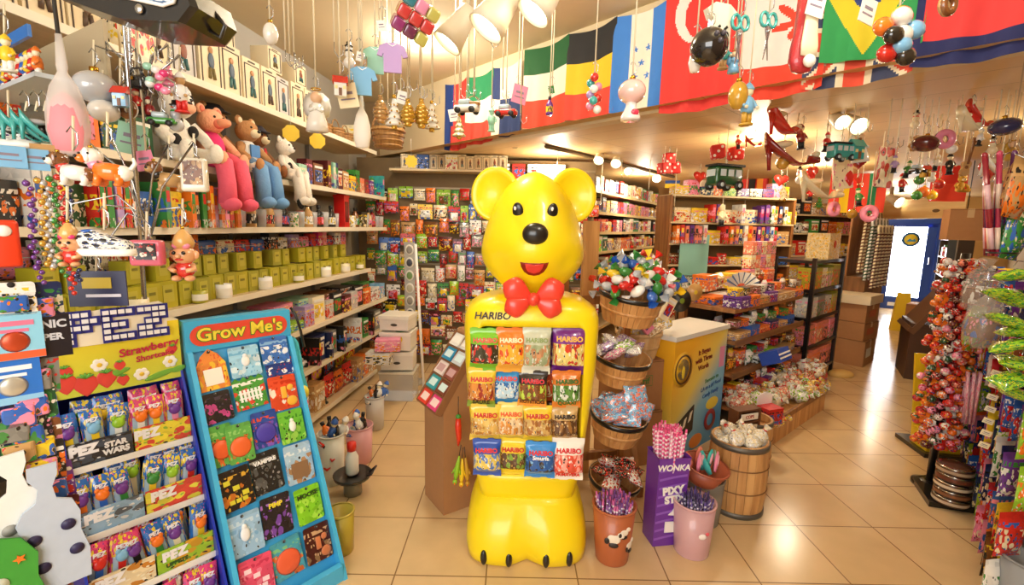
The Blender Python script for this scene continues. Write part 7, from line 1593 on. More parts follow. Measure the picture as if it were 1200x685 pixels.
def tk(u, v):
    x, y = (u - .5)*.71, v - .2
    return 1 if (math.hypot(x, y) < .25 and math.hypot(x - .05, y - .02) > .205) else 0
flag(776, 866, ZT + .02, ZB - .07, ['#dd3a34', '#efe2d8'], tk, 'red flag with a pale crescent in the flag row', nx=80, nz=70, off=.03)
def ca(u, v):
    if v > .76 or v < .1: return 0
    x, y = (u - .69)*.72, (v - .46)*1.0; a = math.atan2(x, -y); d = math.hypot(x, y)
    return 0 if d < .13 + .075*cos(a*7)*(1 if abs(a) < 2.4 else .2) else 1
flag(858, 962, ZT + .02, ZB - .07, ['#e2452e', '#ece2da'], ca, 'red and white flag with a red leaf shape in the flag row', nx=80, nz=70)
def brz(u, v):
    x, y = u - .45, v - .46
    if math.hypot(x*1.0, y*1.1) < .17: return 2 if abs(y + .04 - x*.15) > .03 else 3
    return 1 if abs(x)/.46 + abs(y)/.5 < 1 else 0
flag(955, 1072, ZT + .02, ZB + .03, ['#2f9a54', '#e0cc2c', '#2c3f7e', '#e6e2d2'], brz, 'green flag with a yellow diamond and a navy disc', nx=80, nz=70, off=.035)
def uk(u, v):
    x, y = u - .5, v - .5
    if abs(x) < .1 or abs(y) < .1: return 1
    if abs(x) < .16 or abs(y) < .16: return 2
    d = abs(abs(x) - abs(y)); return 1 if d < .04 else 2 if d < .1 else 0
flag(936, 1064, 2.62, ZB - .07, ['#38405e', '#e2523a', '#eadcbc'], uk, 'navy flag with red and cream crosses behind the diamond flag', off=.012)
flag(1058, 1215, ZT + .04, ZB - .06, ['#dc3e3e', '#20265a'], lambda u, v: 1 if v > .84 or u < .07 else 0, 'crimson flag with a navy border at the right end of the flag row', off=.03)
# small flags further back under the low ceiling
for i, (px, py, w, h, Y, cs) in enumerate([(788, 215, 16, 50, 7.0, ['#2f4f9a', '#e8c82c']), (822, 232, 20, 40, 6.8, ['#d8402e', '#eadcc0']), (845, 232, 14, 44, 6.8, ['#e6dcc8', '#2f4f9a']), (862, 230, 16, 40, 6.7, ['#e0482e', '#f0d8b0']), (880, 228, 22, 44, 6.6, ['#d8382e', '#2a2420']), (896, 228, 18, 40, 6.5, ['#e8902e', '#d8382e']), (912, 225, 14, 46, 6.3, ['#2f7a4a', '#eadcc0']), (990, 222, 30, 52, 5.8, ['#d83a2a', '#efc81e']), (1022, 226, 26, 44, 5.6, ['#e0442e', '#2a8a5a']), (1112, 215, 34, 40, 4.7, ['#dd3428', '#e8462e'])]):
    W_ = w*Y/FPX; H_ = h*Y/FPX; m = MB(); o = at(px, py, Y)
    m.grid(lambda u, v: ((u - .5)*W_, .012*sin(u*9 + v*3), (.5 - v)*H_), 12, 8, 0, True)
    m.m = [(1 if (k % 12) in range(4, 8) else 0) if i % 3 else (1 if k//12 > 3 else 0) for k in range(96)]
    thing('small_flag', '%s flag hanging under the low back ceiling, %s from the left' % (['blue and yellow', 'red and cream', 'cream and blue', 'orange red and cream', 'red and black', 'orange and red', 'green and cream', 'red and yellow', 'red and green', 'all-red'][i], ordw(i)), 'flag', m.mesh([M(c, .8) for c in cs]), T(o, R(-15)), [P('cord', MB().cyl((-W_*.4, 0, H_/2), (-W_*.4, 0, Z2 - o.z), .003, n=4).cyl((W_*.4, 0, H_/2), (W_*.4, 0, Z2 - o.z), .003, n=4).mesh(WHT))])
# ================================================================ hanging ornaments
CORD = M('#e9dcbc', .6)
def hang(me, name, lab, cat, px, py, hpx, Y, rz=0, rx=0, ry=0, top=None, group=None, kids=()):
    xs = [v.co for v in me.vertices]; z0, z1 = min(v.z for v in xs), max(v.z for v in xs)
    x0, x1 = min(v.x for v in xs), max(v.x for v in xs)
    s = hpx*Y/FPX/max(z1 - z0, .62*(x1 - x0), .001); c = at(px, py, Y)
    loc = c - Vector((0, 0, s*(z0 + z1)/2))
    mm = T(loc, rz, rx, ry, s)
    if top is None: top = Z1 if (Vector((loc.x, loc.y)) - BH0).dot(BHn) > 0 else Z2
    zt = (c.z + s*(z1 - z0)/2*.96)
    cx = (x0 + x1)/2
    L_ = (top - zt)
    o = thing(name, lab, cat, me, mm, kids, group)
    if L_ > .01:
        wm = mm.inverted()
        a, b = wm @ Vector((c.x, c.y, zt)), wm @ Vector((c.x + .004, c.y + .004, top))
        cd_ = bpy.data.objects.new('cord', MB().cyl(a, b, .003/s, n=4).mesh(CORD)); COL.objects.link(cd_); cd_.parent = o
        hk = MB().tube([wm @ Vector((c.x + dx, c.y, zt + dz)) for dx, dz in ((0, .0), (.012, .015), (.012, .035), (0, .05), (-.01, .038))], .0015/s, 5)
        h_ = bpy.data.objects.new('hook', hk.mesh(STEEL)); COL.objects.link(h_); h_.parent = o
    return o
H = hang
# over the left and centre, from the front ceiling
H(mk('rubik', lambda: (lambda m: [m.rbox((.0233*(i - 1), .0233*(j - 1), .0233*(k - 1)), (.0222, .0222, .0222), .004, (i*5 + j*3 + k*7 + i*k) % 6) for i in range(3) for j in range(3) for k in range(3) if (i, j, k) != (1, 1, 1)] and m)(MB()), [M(c, .15, coat=.9) for c in ('#8a2f6a', '#c23a3a', '#2f7a8a', '#d88aa8', '#b8b05a', '#6a2a4a')]), 'puzzle_cube', 'glittery cube ornament of coloured squares hanging high left of the spotlights', 'ornament', 486, 21, 40, 1.5, .5, .5, .4)
for i, (px, py, h, c, Y, lab) in enumerate([(460, 68, 31, 'lilac', 1.8, 'lilac shirt-shaped tag hanging rightmost of the shirt tags'), (440, 71, 28, 'mint', 1.85, 'mint shirt-shaped tag hanging left of the lilac one'), (425, 95, 30, 'light blue', 1.8, 'light blue shirt-shaped tag hanging lowest of the three')]):
    H(shirt(c), 'shirt_tag', lab, 'tag', px, py, h, Y, .2)
for i, (px, py, h, Y, c, lab) in enumerate([(448, 30, 11, 1.8, 'white', 'small white square tag high above the lilac shirt tag'), (421, 66, 10, 1.8, 'white', 'small white tag beside the light blue shirt tag'), (410, 112, 26, 1.75, 'cream', 'cream folded tag left of the light blue shirt tag'), (470, 114, 14, 1.9, 'white', 'white tag over the golden pine cones'), (533, 135, 13, 2.6, 'white', 'white tag beside the snow white trees'), (607, 110, 20, 2.6, 'pink', 'pink square card over the green striped flag'), (647, 105, 8, 2.6, 'green', 'tiny green tag against the cream stripe'), (1015, 12, 26, 1.6, 'white', 'white label card with pink mark over the diamond flag'), (172, 188, 22, 1.4, 'pink', 'pink square tag hanging between the dog ornaments'), (150, 162, 34, 1.5, 'mint', 'pale mint tag hanging behind the pink square tag')]):
    H(tag_card(c), 'hang_tag', lab, 'tag', px, py, h, Y, .3, 0, .2 if i % 2 else -.2)
for i, (px, py, h, Y, fn, nm, lab) in enumerate([
    (371, 129, 46, 1.9, lambda: angel('white'), 'angel_ornament', 'white and gold angel ornament before the figurine cartons'),
    (409, 65, 28, 1.8, lambda: snowman('white', 'black'), 'snowman_ornament', 'small white snowman ornament left of the shirt tags'),
    (317, 38, 26, 1.7, lambda: bauble('white', .8, 1.2), 'bauble', 'white oval bauble above the figurine cartons'),
    (462, 131, 38, 1.9, lambda: xmas_tree('white'), 'tree_ornament', 'white tiered tree ornament left of the pine cones'),
    (506, 136, 34, 2.1, lambda: xmas_tree('white', 'gold'), 'tree_ornament', 'white tiered tree ornament right of the pine cones'),
    (538, 148, 28, 2.5, lambda: xmas_tree('cream', 'gold'), 'tree_ornament', 'cream tiered tree ornament in front of the blue and red flag'),
    (478, 132, 30, 1.9, lambda: pinecone('gold'), 'pine_cone', 'golden pine cone ornament, left of the pair'),
    (494, 133, 32, 1.95, lambda: pinecone('gold'), 'pine_cone', 'golden pine cone ornament, right of the pair'),
    (446, 128, 30, 1.95, lambda: pinecone('tan'), 'pine_cone', 'dull brown pine cone ornament left of the white tree'),
    (399, 100, 24, 1.7, lambda: house('white', 'red'), 'house_ornament', 'white house ornament with red roof left of the cream tag'),
    (547, 125, 18, 2.5, lambda: toy_car('white'), 'car_ornament', 'white car ornament in front of the blue and red flag'),
    (593, 130, 16, 2.5, lambda: toy_car('red'), 'car_ornament', 'red car ornament in front of the cream and navy flag'),
    (576, 140, 26, 2.5, lambda: figure('mint', 'mint', 'mint'), 'figure_ornament', 'mint green figure ornament beside the red car ornament'),
    (555, 121, 16, 2.5, lambda: basket(), 'basket_ornament', 'tiny basket ornament in front of the green striped flag'),
    (644, 124, 20, 2.4, lambda: bottle('purple'), 'bottle_ornament', 'slim purple ornament in front of the green and cream flag'),
    (696, 110, 42, 1.9, lambda: mk('candy_tower', lambda: (lambda m: [m.ball((.014*cos(k*2.1), .014*sin(k*2.1), .012*k), .014, 9, 6, k % 5) for k in range(9)] and m)(MB()), [M(HEX[c], .1, coat=1) for c in ('white', 'pink', 'turquoise', 'red', 'lilac')]), 'sweets_ornament', 'white glass ornament covered in coloured sweets before the black yellow red flag'),
    (740, 115, 48, 1.7, lambda: mk('gumball', lambda: MB().ball((0, 0, .085), (.042, .042, .036), 18, 12).lathe([(.03, .06), (.016, .052), (.016, .04), (.03, .01), (.03, 0), (0, 0)], 16, mat=1).ball((0, -.026, .02), (.014, .006, .01), 10, 6, 2).lathe([(.008, .12), (.009, .13), (0, .132)], 8, mat=3), [M('#f0c8c0', .08, coat=1), M('#f4ece6', .1, coat=1), M('#d83a5a', .1, coat=1), M(HEX['gold'], .2, metal=1)]), 'gumball_ornament', 'pink and white glass gumball machine ornament before the blue and cream flag'),
    (831, 55, 40, 1.5, lambda: mk('bowl_ball', lambda: MB().ball((0, 0, 0), .04, 20, 14).ball((-.012, -.036, .014), .006, 8, 5, 1).ball((.004, -.038, .016), .006, 8, 5, 1).ball((-.004, -.039, .0), .006, 8, 5, 1), [M('#171519', .05, coat=1), M('#4a4650', .3)]), 'bowling_ball_ornament', 'glossy black bowling ball ornament in front of the red crescent flag'),
    (815, 66, 34, 1.55, lambda: mk('pin', lambda: MB().lathe([(0, 0), (.014, .002), (.022, .03), (.018, .055), (.009, .075), (.012, .09), (.009, .1), (0, .103)], 16).lathe([(.0095, .073), (.0112, .078)], 16, mat=1, cap=False), [M('#f4efe6', .1, coat=1), M('#c82a22', .2)]), 'bowling_pin_ornament', 'white bowling pin ornament left of the black ball'),
    (843, 32, 46, 1.55, lambda: mk('shirt66', lambda: MB().plate([(-.02, .05), (.02, .05), (.04, .035), (.03, .015), (.024, .02), (.026, -.045), (-.026, -.045), (-.024, .02), (-.03, .015), (-.04, .035)], -.008, .008), [M('#efe8d2', .12, coat=1)]), 'jersey_ornament', 'cream jersey ornament lettered with a black number above the black ball'),
    (848, 62, 34, 1.6, lambda: figure('turquoise', 'cream', 'tan'), 'figure_ornament', 'turquoise figure ornament right of the black ball'),
    (866, 46, 52, 1.5, lambda: scissors('turquoise'), 'scissors_ornament', 'turquoise handled scissors ornament, left of the pair'),
    (899, 42, 50, 1.5, lambda: scissors('turquoise'), 'scissors_ornament', 'turquoise handled scissors ornament, right of the pair under a white tag'),
    (860, 72, 24, 1.6, lambda: angel('light blue'), 'angel_ornament', 'light blue angel ornament under the left scissors'),
    (876, 122, 46, 1.9, lambda: figure('light blue', 'cream', 'gold'), 'figure_ornament', 'light blue standing figure ornament on a gold foot below the scissors'),
    (865, 110, 34, 1.9, lambda: bauble('gold', .9, 1.3), 'bauble', 'golden red-tinted oval bauble left of the light blue figure'),
    (1050, 42, 64, 1.5, lambda: mk('jumble', lambda: (lambda m: [m.ball((.03*cos(k*2.4)*(k/10)**.5, -.01 + .012*(k % 2), .034*sin(k*2.4)*(k/10)**.5), (.018, .012, .014), 10, 7, k % 6) for k in range(12)] and m)(MB()), [M(HEX[c], .1, coat=1) for c in ('white', 'red', 'light blue', 'orange', 'black', 'yellow')]), 'cluster_ornament', 'large multi-coloured cluster ornament before the diamond flag'),
    (1110, 6, 24, 1.4, lambda: donut('tan', 'brown'), 'donut_ornament', 'brown glittery ring ornament at the top right over the crimson flag')]):
    H(fn(), nm, lab, 'ornament', px, py, h, Y, .3 if 'car' not in nm else -.3, kids=[P('lettering', text_mesh('66', .038, BLK, bold=.001), T((0, -.0095, -.012)))] if 'jersey' in nm else ())
o = at(943, 40, 1.42)
def big_pump():
    m = MB().loft([[(w*cos(2*PI*j/18), t*.5*sin(2*PI*j/18)*(1.2 if sin(2*PI*j/18) > 0 else .8), z) for j in range(18)] for z, w, t in ((-.105, .006, .01), (-.1, .026, .03), (-.075, .036, .05), (-.04, .034, .05), (0, .028, .044), (.05, .024, .05), (.09, .022, .055), (.1, .016, .04))], 0, True)
    return m.mesh([M('#c2303a', .3, coat=.7, bump=.25, bscale=220)])
thing('shoe_ornament', 'large red glittery shoe ornament with cream inside and white toe ball before the leaf flag', 'ornament', big_pump(), T(o, .1, -.1, .08, 1.05), [P('insole', MB().loft([[(w*.82*cos(2*PI*j/16), y, z + .0) if False else (w*.84*cos(2*PI*j/16), y - .006*sin(2*PI*j/16), z) for j in range(16)] for z, w, y in ((-.07, .028, -.024), (-.04, .03, -.024), (0, .025, -.022), (.05, .021, -.022), (.095, .018, -.022))], 0, True).mesh(M('#f0e2c0', .4))), P('toe_ball', MB().ball((0, -.03, -.085), (.017, .012, .017), 14, 9).mesh(M('#fbf6ee', .4))), P('white_tag', tag_card('white', .05, .08), T((-.005, -.032, .03), ry=.15)), P('cord', MB().cyl((0, 0, .1), (0, 0, 1.0), .002, n=4).mesh(CORD))])
# ornaments crowding the left, on wire trees
for i, (px, py, h, Y, fn, nm, lab, rz) in enumerate([
    (88, 197, 40, 1.0, lambda: dog_ornament('brown', 'white', 'red'), 'dog_ornament', 'brown and white glass dog ornament with red scarf, leftmost of the dogs', .2),
    (128, 195, 46, 1.02, lambda: dog_ornament('white', 'orange', 'pink'), 'dog_ornament', 'white and orange glass dog ornament, larger one of the left pair', .1),
    (199, 206, 36, 1.4, lambda: dog_ornament('brown', 'tan', 'black'), 'dog_ornament', 'brown hound ornament right of the pink square tag', .5),
    (82, 285, 54, .98, lambda: troll_ornament('hot pink'), 'troll_ornament', 'glass figure ornament with hot pink bow, left of the sneaker', .2),
    (216, 297, 64, 1.2, lambda: troll_ornament('pink'), 'troll_ornament', 'glass figure ornament with pink bow and straw hair, right of the sneaker', .1),
    (124, 284, 38, 1.0, lambda: sneaker('white', 'blue'), 'sneaker_ornament', 'white printed sneaker ornament with dark sole stripe', .15),
    (173, 296, 30, 1.15, lambda: mk('tv', lambda: MB().rbox((0, 0, 0), (.08, .03, .07), .008).box((0, -.016, .004), (.056, .004, .044), 1), [M('#e26a86', .15, coat=.8), pm('black', 'white', 'red', band=(2, 3))]), 'frame_ornament', 'pink framed picture ornament between the sneaker and the second figure', .2),
    (228, 205, 38, 1.4, lambda: mk('tv2', lambda: MB().rbox((0, 0, 0), (.07, .03, .1), .008).box((0, -.016, .006), (.05, .004, .07), 1), [M('#e6e0cc', .15, coat=.8), pm('brown', 'tan', 'cream', band=(2, 3))]), 'frame_ornament', 'cream framed picture ornament below the plush cow', .3),
    (112, 100, 40, 1.35, lambda: bauble('silver', 1.2, 1), 'bauble', 'big silver bauble among the top left ornaments', 0),
    (122, 128, 28, 1.35, lambda: bauble('white', 1.1, .9), 'bauble', 'pearly white bauble below the silver one', 0),
    (142, 112, 24, 1.35, lambda: house('light blue', 'red'), 'house_ornament', 'light blue and red house ornament right of the pearly bauble', .2),
    (160, 92, 24, 1.4, lambda: mk('purse', lambda: MB().rbox((0, 0, 0), (.07, .03, .045), .01).tube([(-.028, 0, .02), (-.015, 0, .045), (.015, 0, .045), (.028, 0, .02)], .004).box((0, -.016, .01), (.012, .004, .01), 1), [M('#1b1a1c', .25, coat=.5), M(HEX['gold'], .2, metal=1)]), 'purse_ornament', 'black handbag ornament at the top of the left ornament cluster', -.2),
    (183, 92, 34, 1.4, lambda: mk('ballet', lambda: (lambda m: [m.ball((.03*cos(k*1.3), 0, .012*k), (.018, .014, .014), 9, 6, k % 4) for k in range(8)] and m)(MB()), [M(HEX[c], .1, coat=1) for c in ('pink', 'hot pink', 'white', 'mint')]), 'sweets_ornament', 'pink and white swirl ornament right of the black handbag', 0),
    (198, 88, 30, 1.45, lambda: xmas_tree('pink', 'white'), 'tree_ornament', 'pink and white tiered ornament beside the swirl ornament', 0),
    (212, 108, 44, 1.45, lambda: figure('white', 'tan', 'red'), 'figure_ornament', 'white figure ornament in a hat, right of the left ornament cluster', .2),
    (206, 136, 34, 1.45, lambda: snowman('silver', 'green'), 'snowman_ornament', 'silver and green snowman ornament below the white hatted figure', .1),
    (160, 118, 30, 1.4, lambda: figure('red', 'cream', 'black'), 'figure_ornament', 'red figure ornament in the middle of the left ornament cluster', 0),
    (175, 128, 30, 1.42, lambda: figure('dark red', 'cream', 'black'), 'figure_ornament', 'dark red figure ornament right of the red one', 0),
    (150, 128, 22, 1.38, lambda: donut('white', 'brown'), 'donut_ornament', 'white and brown ring ornament below the red figure', 0),
    (190, 140, 18, 1.42, lambda: toy_car('green'), 'car_ornament', 'green car ornament low in the left ornament cluster', .3),
    (12, 158, 34, 1.2, lambda: sneaker('white', 'purple'), 'sneaker_ornament', 'white and purple shoe ornament at the left edge', .2),
    (8, 62, 40, 1.2, lambda: figure('yellow', 'cream', 'white'), 'figure_ornament', 'yellow and white figure ornament in the top left corner', .2),
    (115, 338, 42, 1.3, lambda: mk('navy_card', lambda: MB().box((0, 0, 0), (.1, .004, .072)).box((0, -.003, .012), (.05, .002, .022), 1).box((.01, -.003, -.014), (.06, .002, .006), 2), [M('#26264e', .3), M('#c8b02a', .4), M('#dcdcec', .4)]), 'lettered_card', 'navy card with a yellow block hanging above the yellow header', .25)]):
    H(fn(), nm, lab, 'ornament', px, py, h, Y, rz, top=at(px, py, Y).z + h*Y/FPX/2 + .07)
for i, px in enumerate([32, 44, 54]):
    H(shoe('turquoise', 'silver'), 'shoe_ornament', 'shiny teal shoe ornament, %s of three under the blue edged shelf' % ['left', 'middle', 'right'][i], 'ornament', px, 148, 34, 1.2, .9, top=at(px, 118, 1.2).z)
def wire_tree(px, y0, y1, Y, arms, lab):
    a, b = at(px, y0, Y), at(px, y1, Y); m = MB()
    for k, (ax, ay) in enumerate(arms):
        e = at(ax, ay, Y - .02) - a; s_ = Vector((0, 0, -.06 - .06*(k % 2)))
        m.tube([s_, s_.lerp(e, .35) + Vector((0, 0, .07)), e + Vector((0, 0, .03)), e, e + Vector((.012, 0, -.012))], .0028, 5)
    thing('wire_ornament_tree', lab, 'ornament rack', None, T(a), [P('pole', MB().cyl((0, 0, Z1 - a.z), b - a, .005).mesh(STEEL)), P('wire_arms', m.mesh(STEEL))])
wire_tree(168, 85, 345, 1.42, [(112, 66), (125, 62), (150, 60), (142, 88), (160, 70), (185, 68), (198, 66), (212, 78), (206, 110), (175, 105), (190, 128), (150, 112)], 'upper chrome wire tree holding the cluster of ornaments at left')
wire_tree(170, 235, 350, 1.36, [(88, 165), (128, 165), (199, 182), (228, 180), (80, 252), (124, 252), (173, 275), (216, 255), (115, 312)], 'lower chrome wire tree holding the dog and figure ornaments')
# sheer bag with pink lining
bg = MB().loft([[(w*cos(2*PI*j/16), .5*w*sin(2*PI*j/16), z) for j in range(16)] for z, w in ((-.13, .01), (-.125, .04), (-.06, .052), (.0, .05), (.06, .034), (.1, .012), (.115, .014), (.2, .008))], 0, True)
bi = MB().loft([[(w*cos(2*PI*j/14), .5*w*sin(2*PI*j/14) - .006, z) for j in range(14)] for z, w in ((-.122, .01), (-.115, .036), (-.06, .046), (.0, .04), (.03, .024), (.045, .004))], 0, True)
bo = at(78, 128, 1.2)
thing('sheer_bag', 'sheer white drawstring bag with pink inside hanging at upper left', 'bag', bg.mesh(M('#e9e2dc', .4, alpha=.5)), T(bo, .3, sc=.88), [P('pink_lining', bi.mesh(M('#ee8f98', .6))), P('strap', MB().cyl((0, 0, .2), (-.02, .02, Z1 - bo.z), .005, n=6).mesh(M('#3a3834', .6)))])
# small blue edged shelf with figurines in the top left corner
SB = at(22, 104, 1.42); SBM = T(SB, R(-30))
thing('display_shelf', 'small blue edged display shelf in the top left corner', 'shelf', None, SBM, [P('shelf_board', MB().box((0, .05, 0), (.5, .16, .012)).mesh(M('#c9d2d8', .4))), P('blue_edge', MB().box((0, -.03, .105), (.5, .008, .03)).mesh(M('#2f74c8', .4))), P('back_board', MB().box((0, .13, .08), (.5, .01, .22)).mesh(M('#b8a888', .6))), P('bracket', MB().box((-.2, .1, -.03), (.01, .1, .06)).box((.2, .1, -.03), (.01, .1, .06)).mesh(STEEL))])
for i in range(11): thing('figurine', 'tiny bright figurine on the blue edged display shelf, %s from the left' % ordw(i), 'figurine', figure(['red', 'blue', 'yellow', 'red', 'orange', 'white'][i % 6], 'cream', ['black', 'white', 'red'][i % 3]), SBM @ T((-.16 + .033*i, 0, .006), sc=.46))
# black case hanging overhead
CO = at(176, 12, 1.12)
def case():
    pr = [P('case_body', MB().loft([[(x*sx_, y, z) for x, z in ((-.26, .06), (.0, .09), (.19, .05), (.215, .0), (.18, -.045), (.0, -.06), (-.24, -.02))] for y, sx_ in ((-.09, .94), (-.075, 1), (.075, 1), (.09, .94))], 0, False).mesh(M('#131316', .3, coat=.5)))]
    pl = [(-.1, .045), (.14, .05), (.165, .03), (.16, .0), (.13, -.012), (-.09, .0), (-.115, .02)]
    pr.append(P('picture_panel', MB().plate(pl, -.0955, -.089).mesh(PRINT('#9fb6cc', '#4a6a94', '#e8edf2', scale=5, band=(2, 3), rough=.15, coat=.8)), kids=[P('white_piping', MB().tube([(x, -.095, z) for x, z in pl + pl[:1]], .005, 7).mesh(WHT))]))
    pr.append(P('stud', MB().ball((.06, -.095, -.03), (.013, .006, .013), 14, 8).mesh(STEEL))); pr.append(P('strap', MB().tube([(.2, 0, .02), (.235, .0, -.01), (.225, 0, -.045), (.19, 0, -.03)], .006, 6).cyl((-.2, 0, .05), (-.2, 0, Z1 - CO.z), .004).cyl((.17, 0, .04), (.17, 0, Z1 - CO.z), .004).mesh(BLK))); return pr
thing('black_case', 'glossy black case with a white-piped picture panel hanging at the top left', 'case', None, T(CO, R(-6), 0, R(9), .78), case())
# under the low back ceiling, right half: table of (kind, colour, px, py, height px, depth)
OR = {'shoe': (shoe, 'shoe_ornament', 'shoe ornament'), 'car': (toy_car, 'car_ornament', 'car ornament'), 'figure': (figure, 'figure_ornament', 'figure ornament'), 'heart': (heart, 'heart_ornament', 'heart ornament'), 'bauble': (bauble, 'bauble', 'bauble'), 'guitar': (guitar, 'guitar_ornament', 'guitar ornament'), 'donut': (donut, 'donut_ornament', 'ring-shaped ornament'), 'teddy': (lambda c: teddy(c, 'cream'), 'bear_ornament', 'seated bear ornament'), 'house': (house, 'house_ornament', 'house ornament'), 'tree': (xmas_tree, 'tree_ornament', 'tree ornament'), 'snow': (snowman, 'snowman_ornament', 'snowman ornament'), 'lips': (lips, 'lips_ornament', 'glossy lips ornament'), 'angel': (angel, 'angel_ornament', 'winged ornament'), 'tag': (lambda c: mk('print_tag', lambda: MB().plate([(-.016, 0), (.016, 0), (.016, .06), (-.016, .06)], -.002, .002), [pm('cream', 'red', 'pink', band=(2, 3), scale=3)]), 'hang_tag', 'hanging tag'), 'bow': (rosette, 'ribbon_bow', 'shiny ribbon bow'), 'die': (die, 'fuzzy_die', 'fuzzy die'), 'olive': (lambda c: bauble(c, 1.5, 1), 'bauble', 'wide oval bauble')}
TB = [('bow', 'red', 682, 162, 22, 4.4), ('bow', 'dark red', 655, 208, 12, 5.0), ('die', 'red', 784, 186, 13, 4.2), ('die', 'red', 778, 197, 13, 4.15), ('die', 'red', 791, 197, 13, 4.25), ('lips', 'red', 652, 220, 10, 4.6), ('die', 'red', 841, 178, 16, 3.6), ('die', 'red', 862, 180, 15, 3.6), ('figure', 'red', 866, 166, 16, 3.5), ('shoe', 'red', 884, 164, 14, 3.4),
      ('shoe', 'red', 922, 138, 36, 2.9), ('shoe', 'dark red', 932, 172, 44, 2.95), ('figure', 'dark red', 940, 160, 28, 3.0), ('bauble', 'gold', 917, 190, 16, 3.0), ('heart', 'red', 820, 208, 14, 5.2), ('heart', 'red', 952, 203, 16, 3.4), ('snow', 'white', 938, 205, 20, 3.4), ('figure', 'red', 968, 166, 22, 2.9), ('heart', 'dark red', 1006, 191, 16, 3.2), ('shoe', 'cream', 966, 215, 36, 3.2), ('angel', 'white', 1010, 172, 34, 2.9), ('tag', 'cream', 990, 200, 40, 3.1), ('tag', 'white', 1036, 196, 44, 2.9), ('snow', 'cream', 1073, 140, 20, 2.7), ('olive', 'maroon', 1086, 167, 20, 2.6), ('donut', 'maroon', 1107, 163, 22, 2.6), ('bauble', 'white', 1115, 174, 12, 2.6),
      ('shoe', 'cream', 1138, 138, 30, 2.5), ('shoe', 'red', 1150, 132, 28, 2.55), ('olive', 'navy', 1176, 147, 22, 2.4), ('guitar', 'tan', 1134, 184, 42, 2.6), ('figure', 'black', 1114, 192, 24, 2.8), ('teddy', 'gold', 1125, 215, 20, 3.0), ('shoe', 'white', 1172, 192, 28, 2.5), ('heart', 'red', 1160, 200, 22, 2.6), ('figure', 'dark red', 1156, 196, 24, 2.6), ('olive', 'tan', 1196, 205, 34, 2.4), ('figure', 'green', 1062, 198, 20, 3.0), ('figure', 'red', 1058, 214, 22, 3.1), ('house', 'gold', 1085, 200, 14, 2.9), ('bauble', 'green', 1078, 210, 12, 3.0), ('snow', 'white', 1092, 204, 18, 3.0), ('car', 'black', 1076, 198, 12, 2.9), ('figure', 'lilac', 1048, 192, 20, 2.9), ('bauble', 'orange', 1083, 224, 14, 3.2), ('bauble', 'yellow', 1092, 228, 12, 3.2), ('bauble', 'green', 1074, 228, 12, 3.2), ('figure', 'white', 1096, 190, 18, 2.9), ('heart', 'red', 915, 212, 14, 4.0), ('figure', 'green', 1008, 230, 22, 4.0), ('donut', 'tan', 976, 245, 18, 4.2), ('donut', 'brown', 1018, 250, 20, 4.2), ('teddy', 'tan', 1072, 168, 18, 2.8), ('figure', 'cream', 846, 252, 26, 4.6), ('tree', 'cream', 920, 225, 20, 4.4), ('tree', 'green', 960, 236, 18, 4.4), ('house', 'red', 1004, 214, 12, 3.8), ('figure', 'hot pink', 1030, 210, 18, 3.4), ('bauble', 'red', 1100, 215, 12, 3.0), ('figure', 'white', 1148, 160, 20, 2.5), ('snow', 'cream', 1164, 170, 20, 2.5), ('angel', 'gold', 1186, 176, 22, 2.45), ('figure', 'red', 950, 226, 18, 4.2), ('bauble', 'gold', 1000, 250, 12, 4.4), ('tree', 'white', 836, 210, 14, 5.4), ('figure', 'navy', 872, 250, 16, 5.6)]
for i, (k, c, px, py, h, Y) in enumerate(TB):
    fn, nm, noun = OR[k]
    where = 'centre' if px < 800 else 'right of centre' if px < 960 else 'right'
    H(fn(c), nm, '%s %s hanging under the low ceiling, %s in the %s group' % (c, noun, ordw(i), where), 'ornament', px, py, h, Y, rnd.uniform(-.5, .5), 0, rnd.uniform(-.2, .2))
H(van('dark green'), 'van_ornament', 'dark green van ornament with pale windows hanging right of the red dice', 'ornament', 849, 208, 28, 3.2, .35, 0, 0)
H(house('turquoise', 'turquoise'), 'storefront_ornament', 'turquoise house ornament with a red panel hanging left of the white winged one', 'ornament', 1003, 174, 24, 2.8, .2)
H(van('turquoise'), 'van_ornament', 'turquoise van ornament beside the turquoise house ornament', 'ornament', 985, 178, 20, 2.8, .2)
# empty cords with wire hooks
for i, (px, y1, Y) in enumerate([(335, 70, 1.6), (340, 74, 1.65), (345, 72, 1.7), (392, 60, 1.7), (480, 100, 1.9), (492, 110, 1.95), (507, 118, 2.1), (540, 110, 2.4), (549, 105, 2.4), (556, 112, 2.4), (575, 50, 2.0), (589, 112, 2.4), (610, 140, 2.4), (704, 240, 4.6), (728, 205, 5.0), (760, 225, 5.0), (790, 245, 5.0), (1000, 150, 2.7), (1016, 150, 2.7), (1040, 165, 2.6), (1052, 168, 2.6), (1068, 172, 2.6), (1082, 140, 2.55), (1098, 145, 2.55), (1122, 165, 2.5), (1166, 165, 2.4), (1182, 170, 2.4), (1194, 170, 2.35), ]):
    a = at(px, y1, Y); tp = Z1 if (Vector((a.x, a.y)) - BH0).dot(BHn) > 0 else Z2
    thing('ornament_hanger', 'pale cord with an empty wire hook hanging from the ceiling, %s from the left' % ordw(i), 'hanger', None, T(a), [P('cord', MB().cyl((0, 0, .03), (.004, .01, tp - a.z), .0022 + .0004*Y, n=4).mesh(CORD)), P('hook', MB().tube([(0, 0, .03), (0, 0, 0), (.014, 0, -.02), (.03, 0, -.01), (.03, 0, .02)], .0018, 5).mesh(STEEL))], group='empty cords')
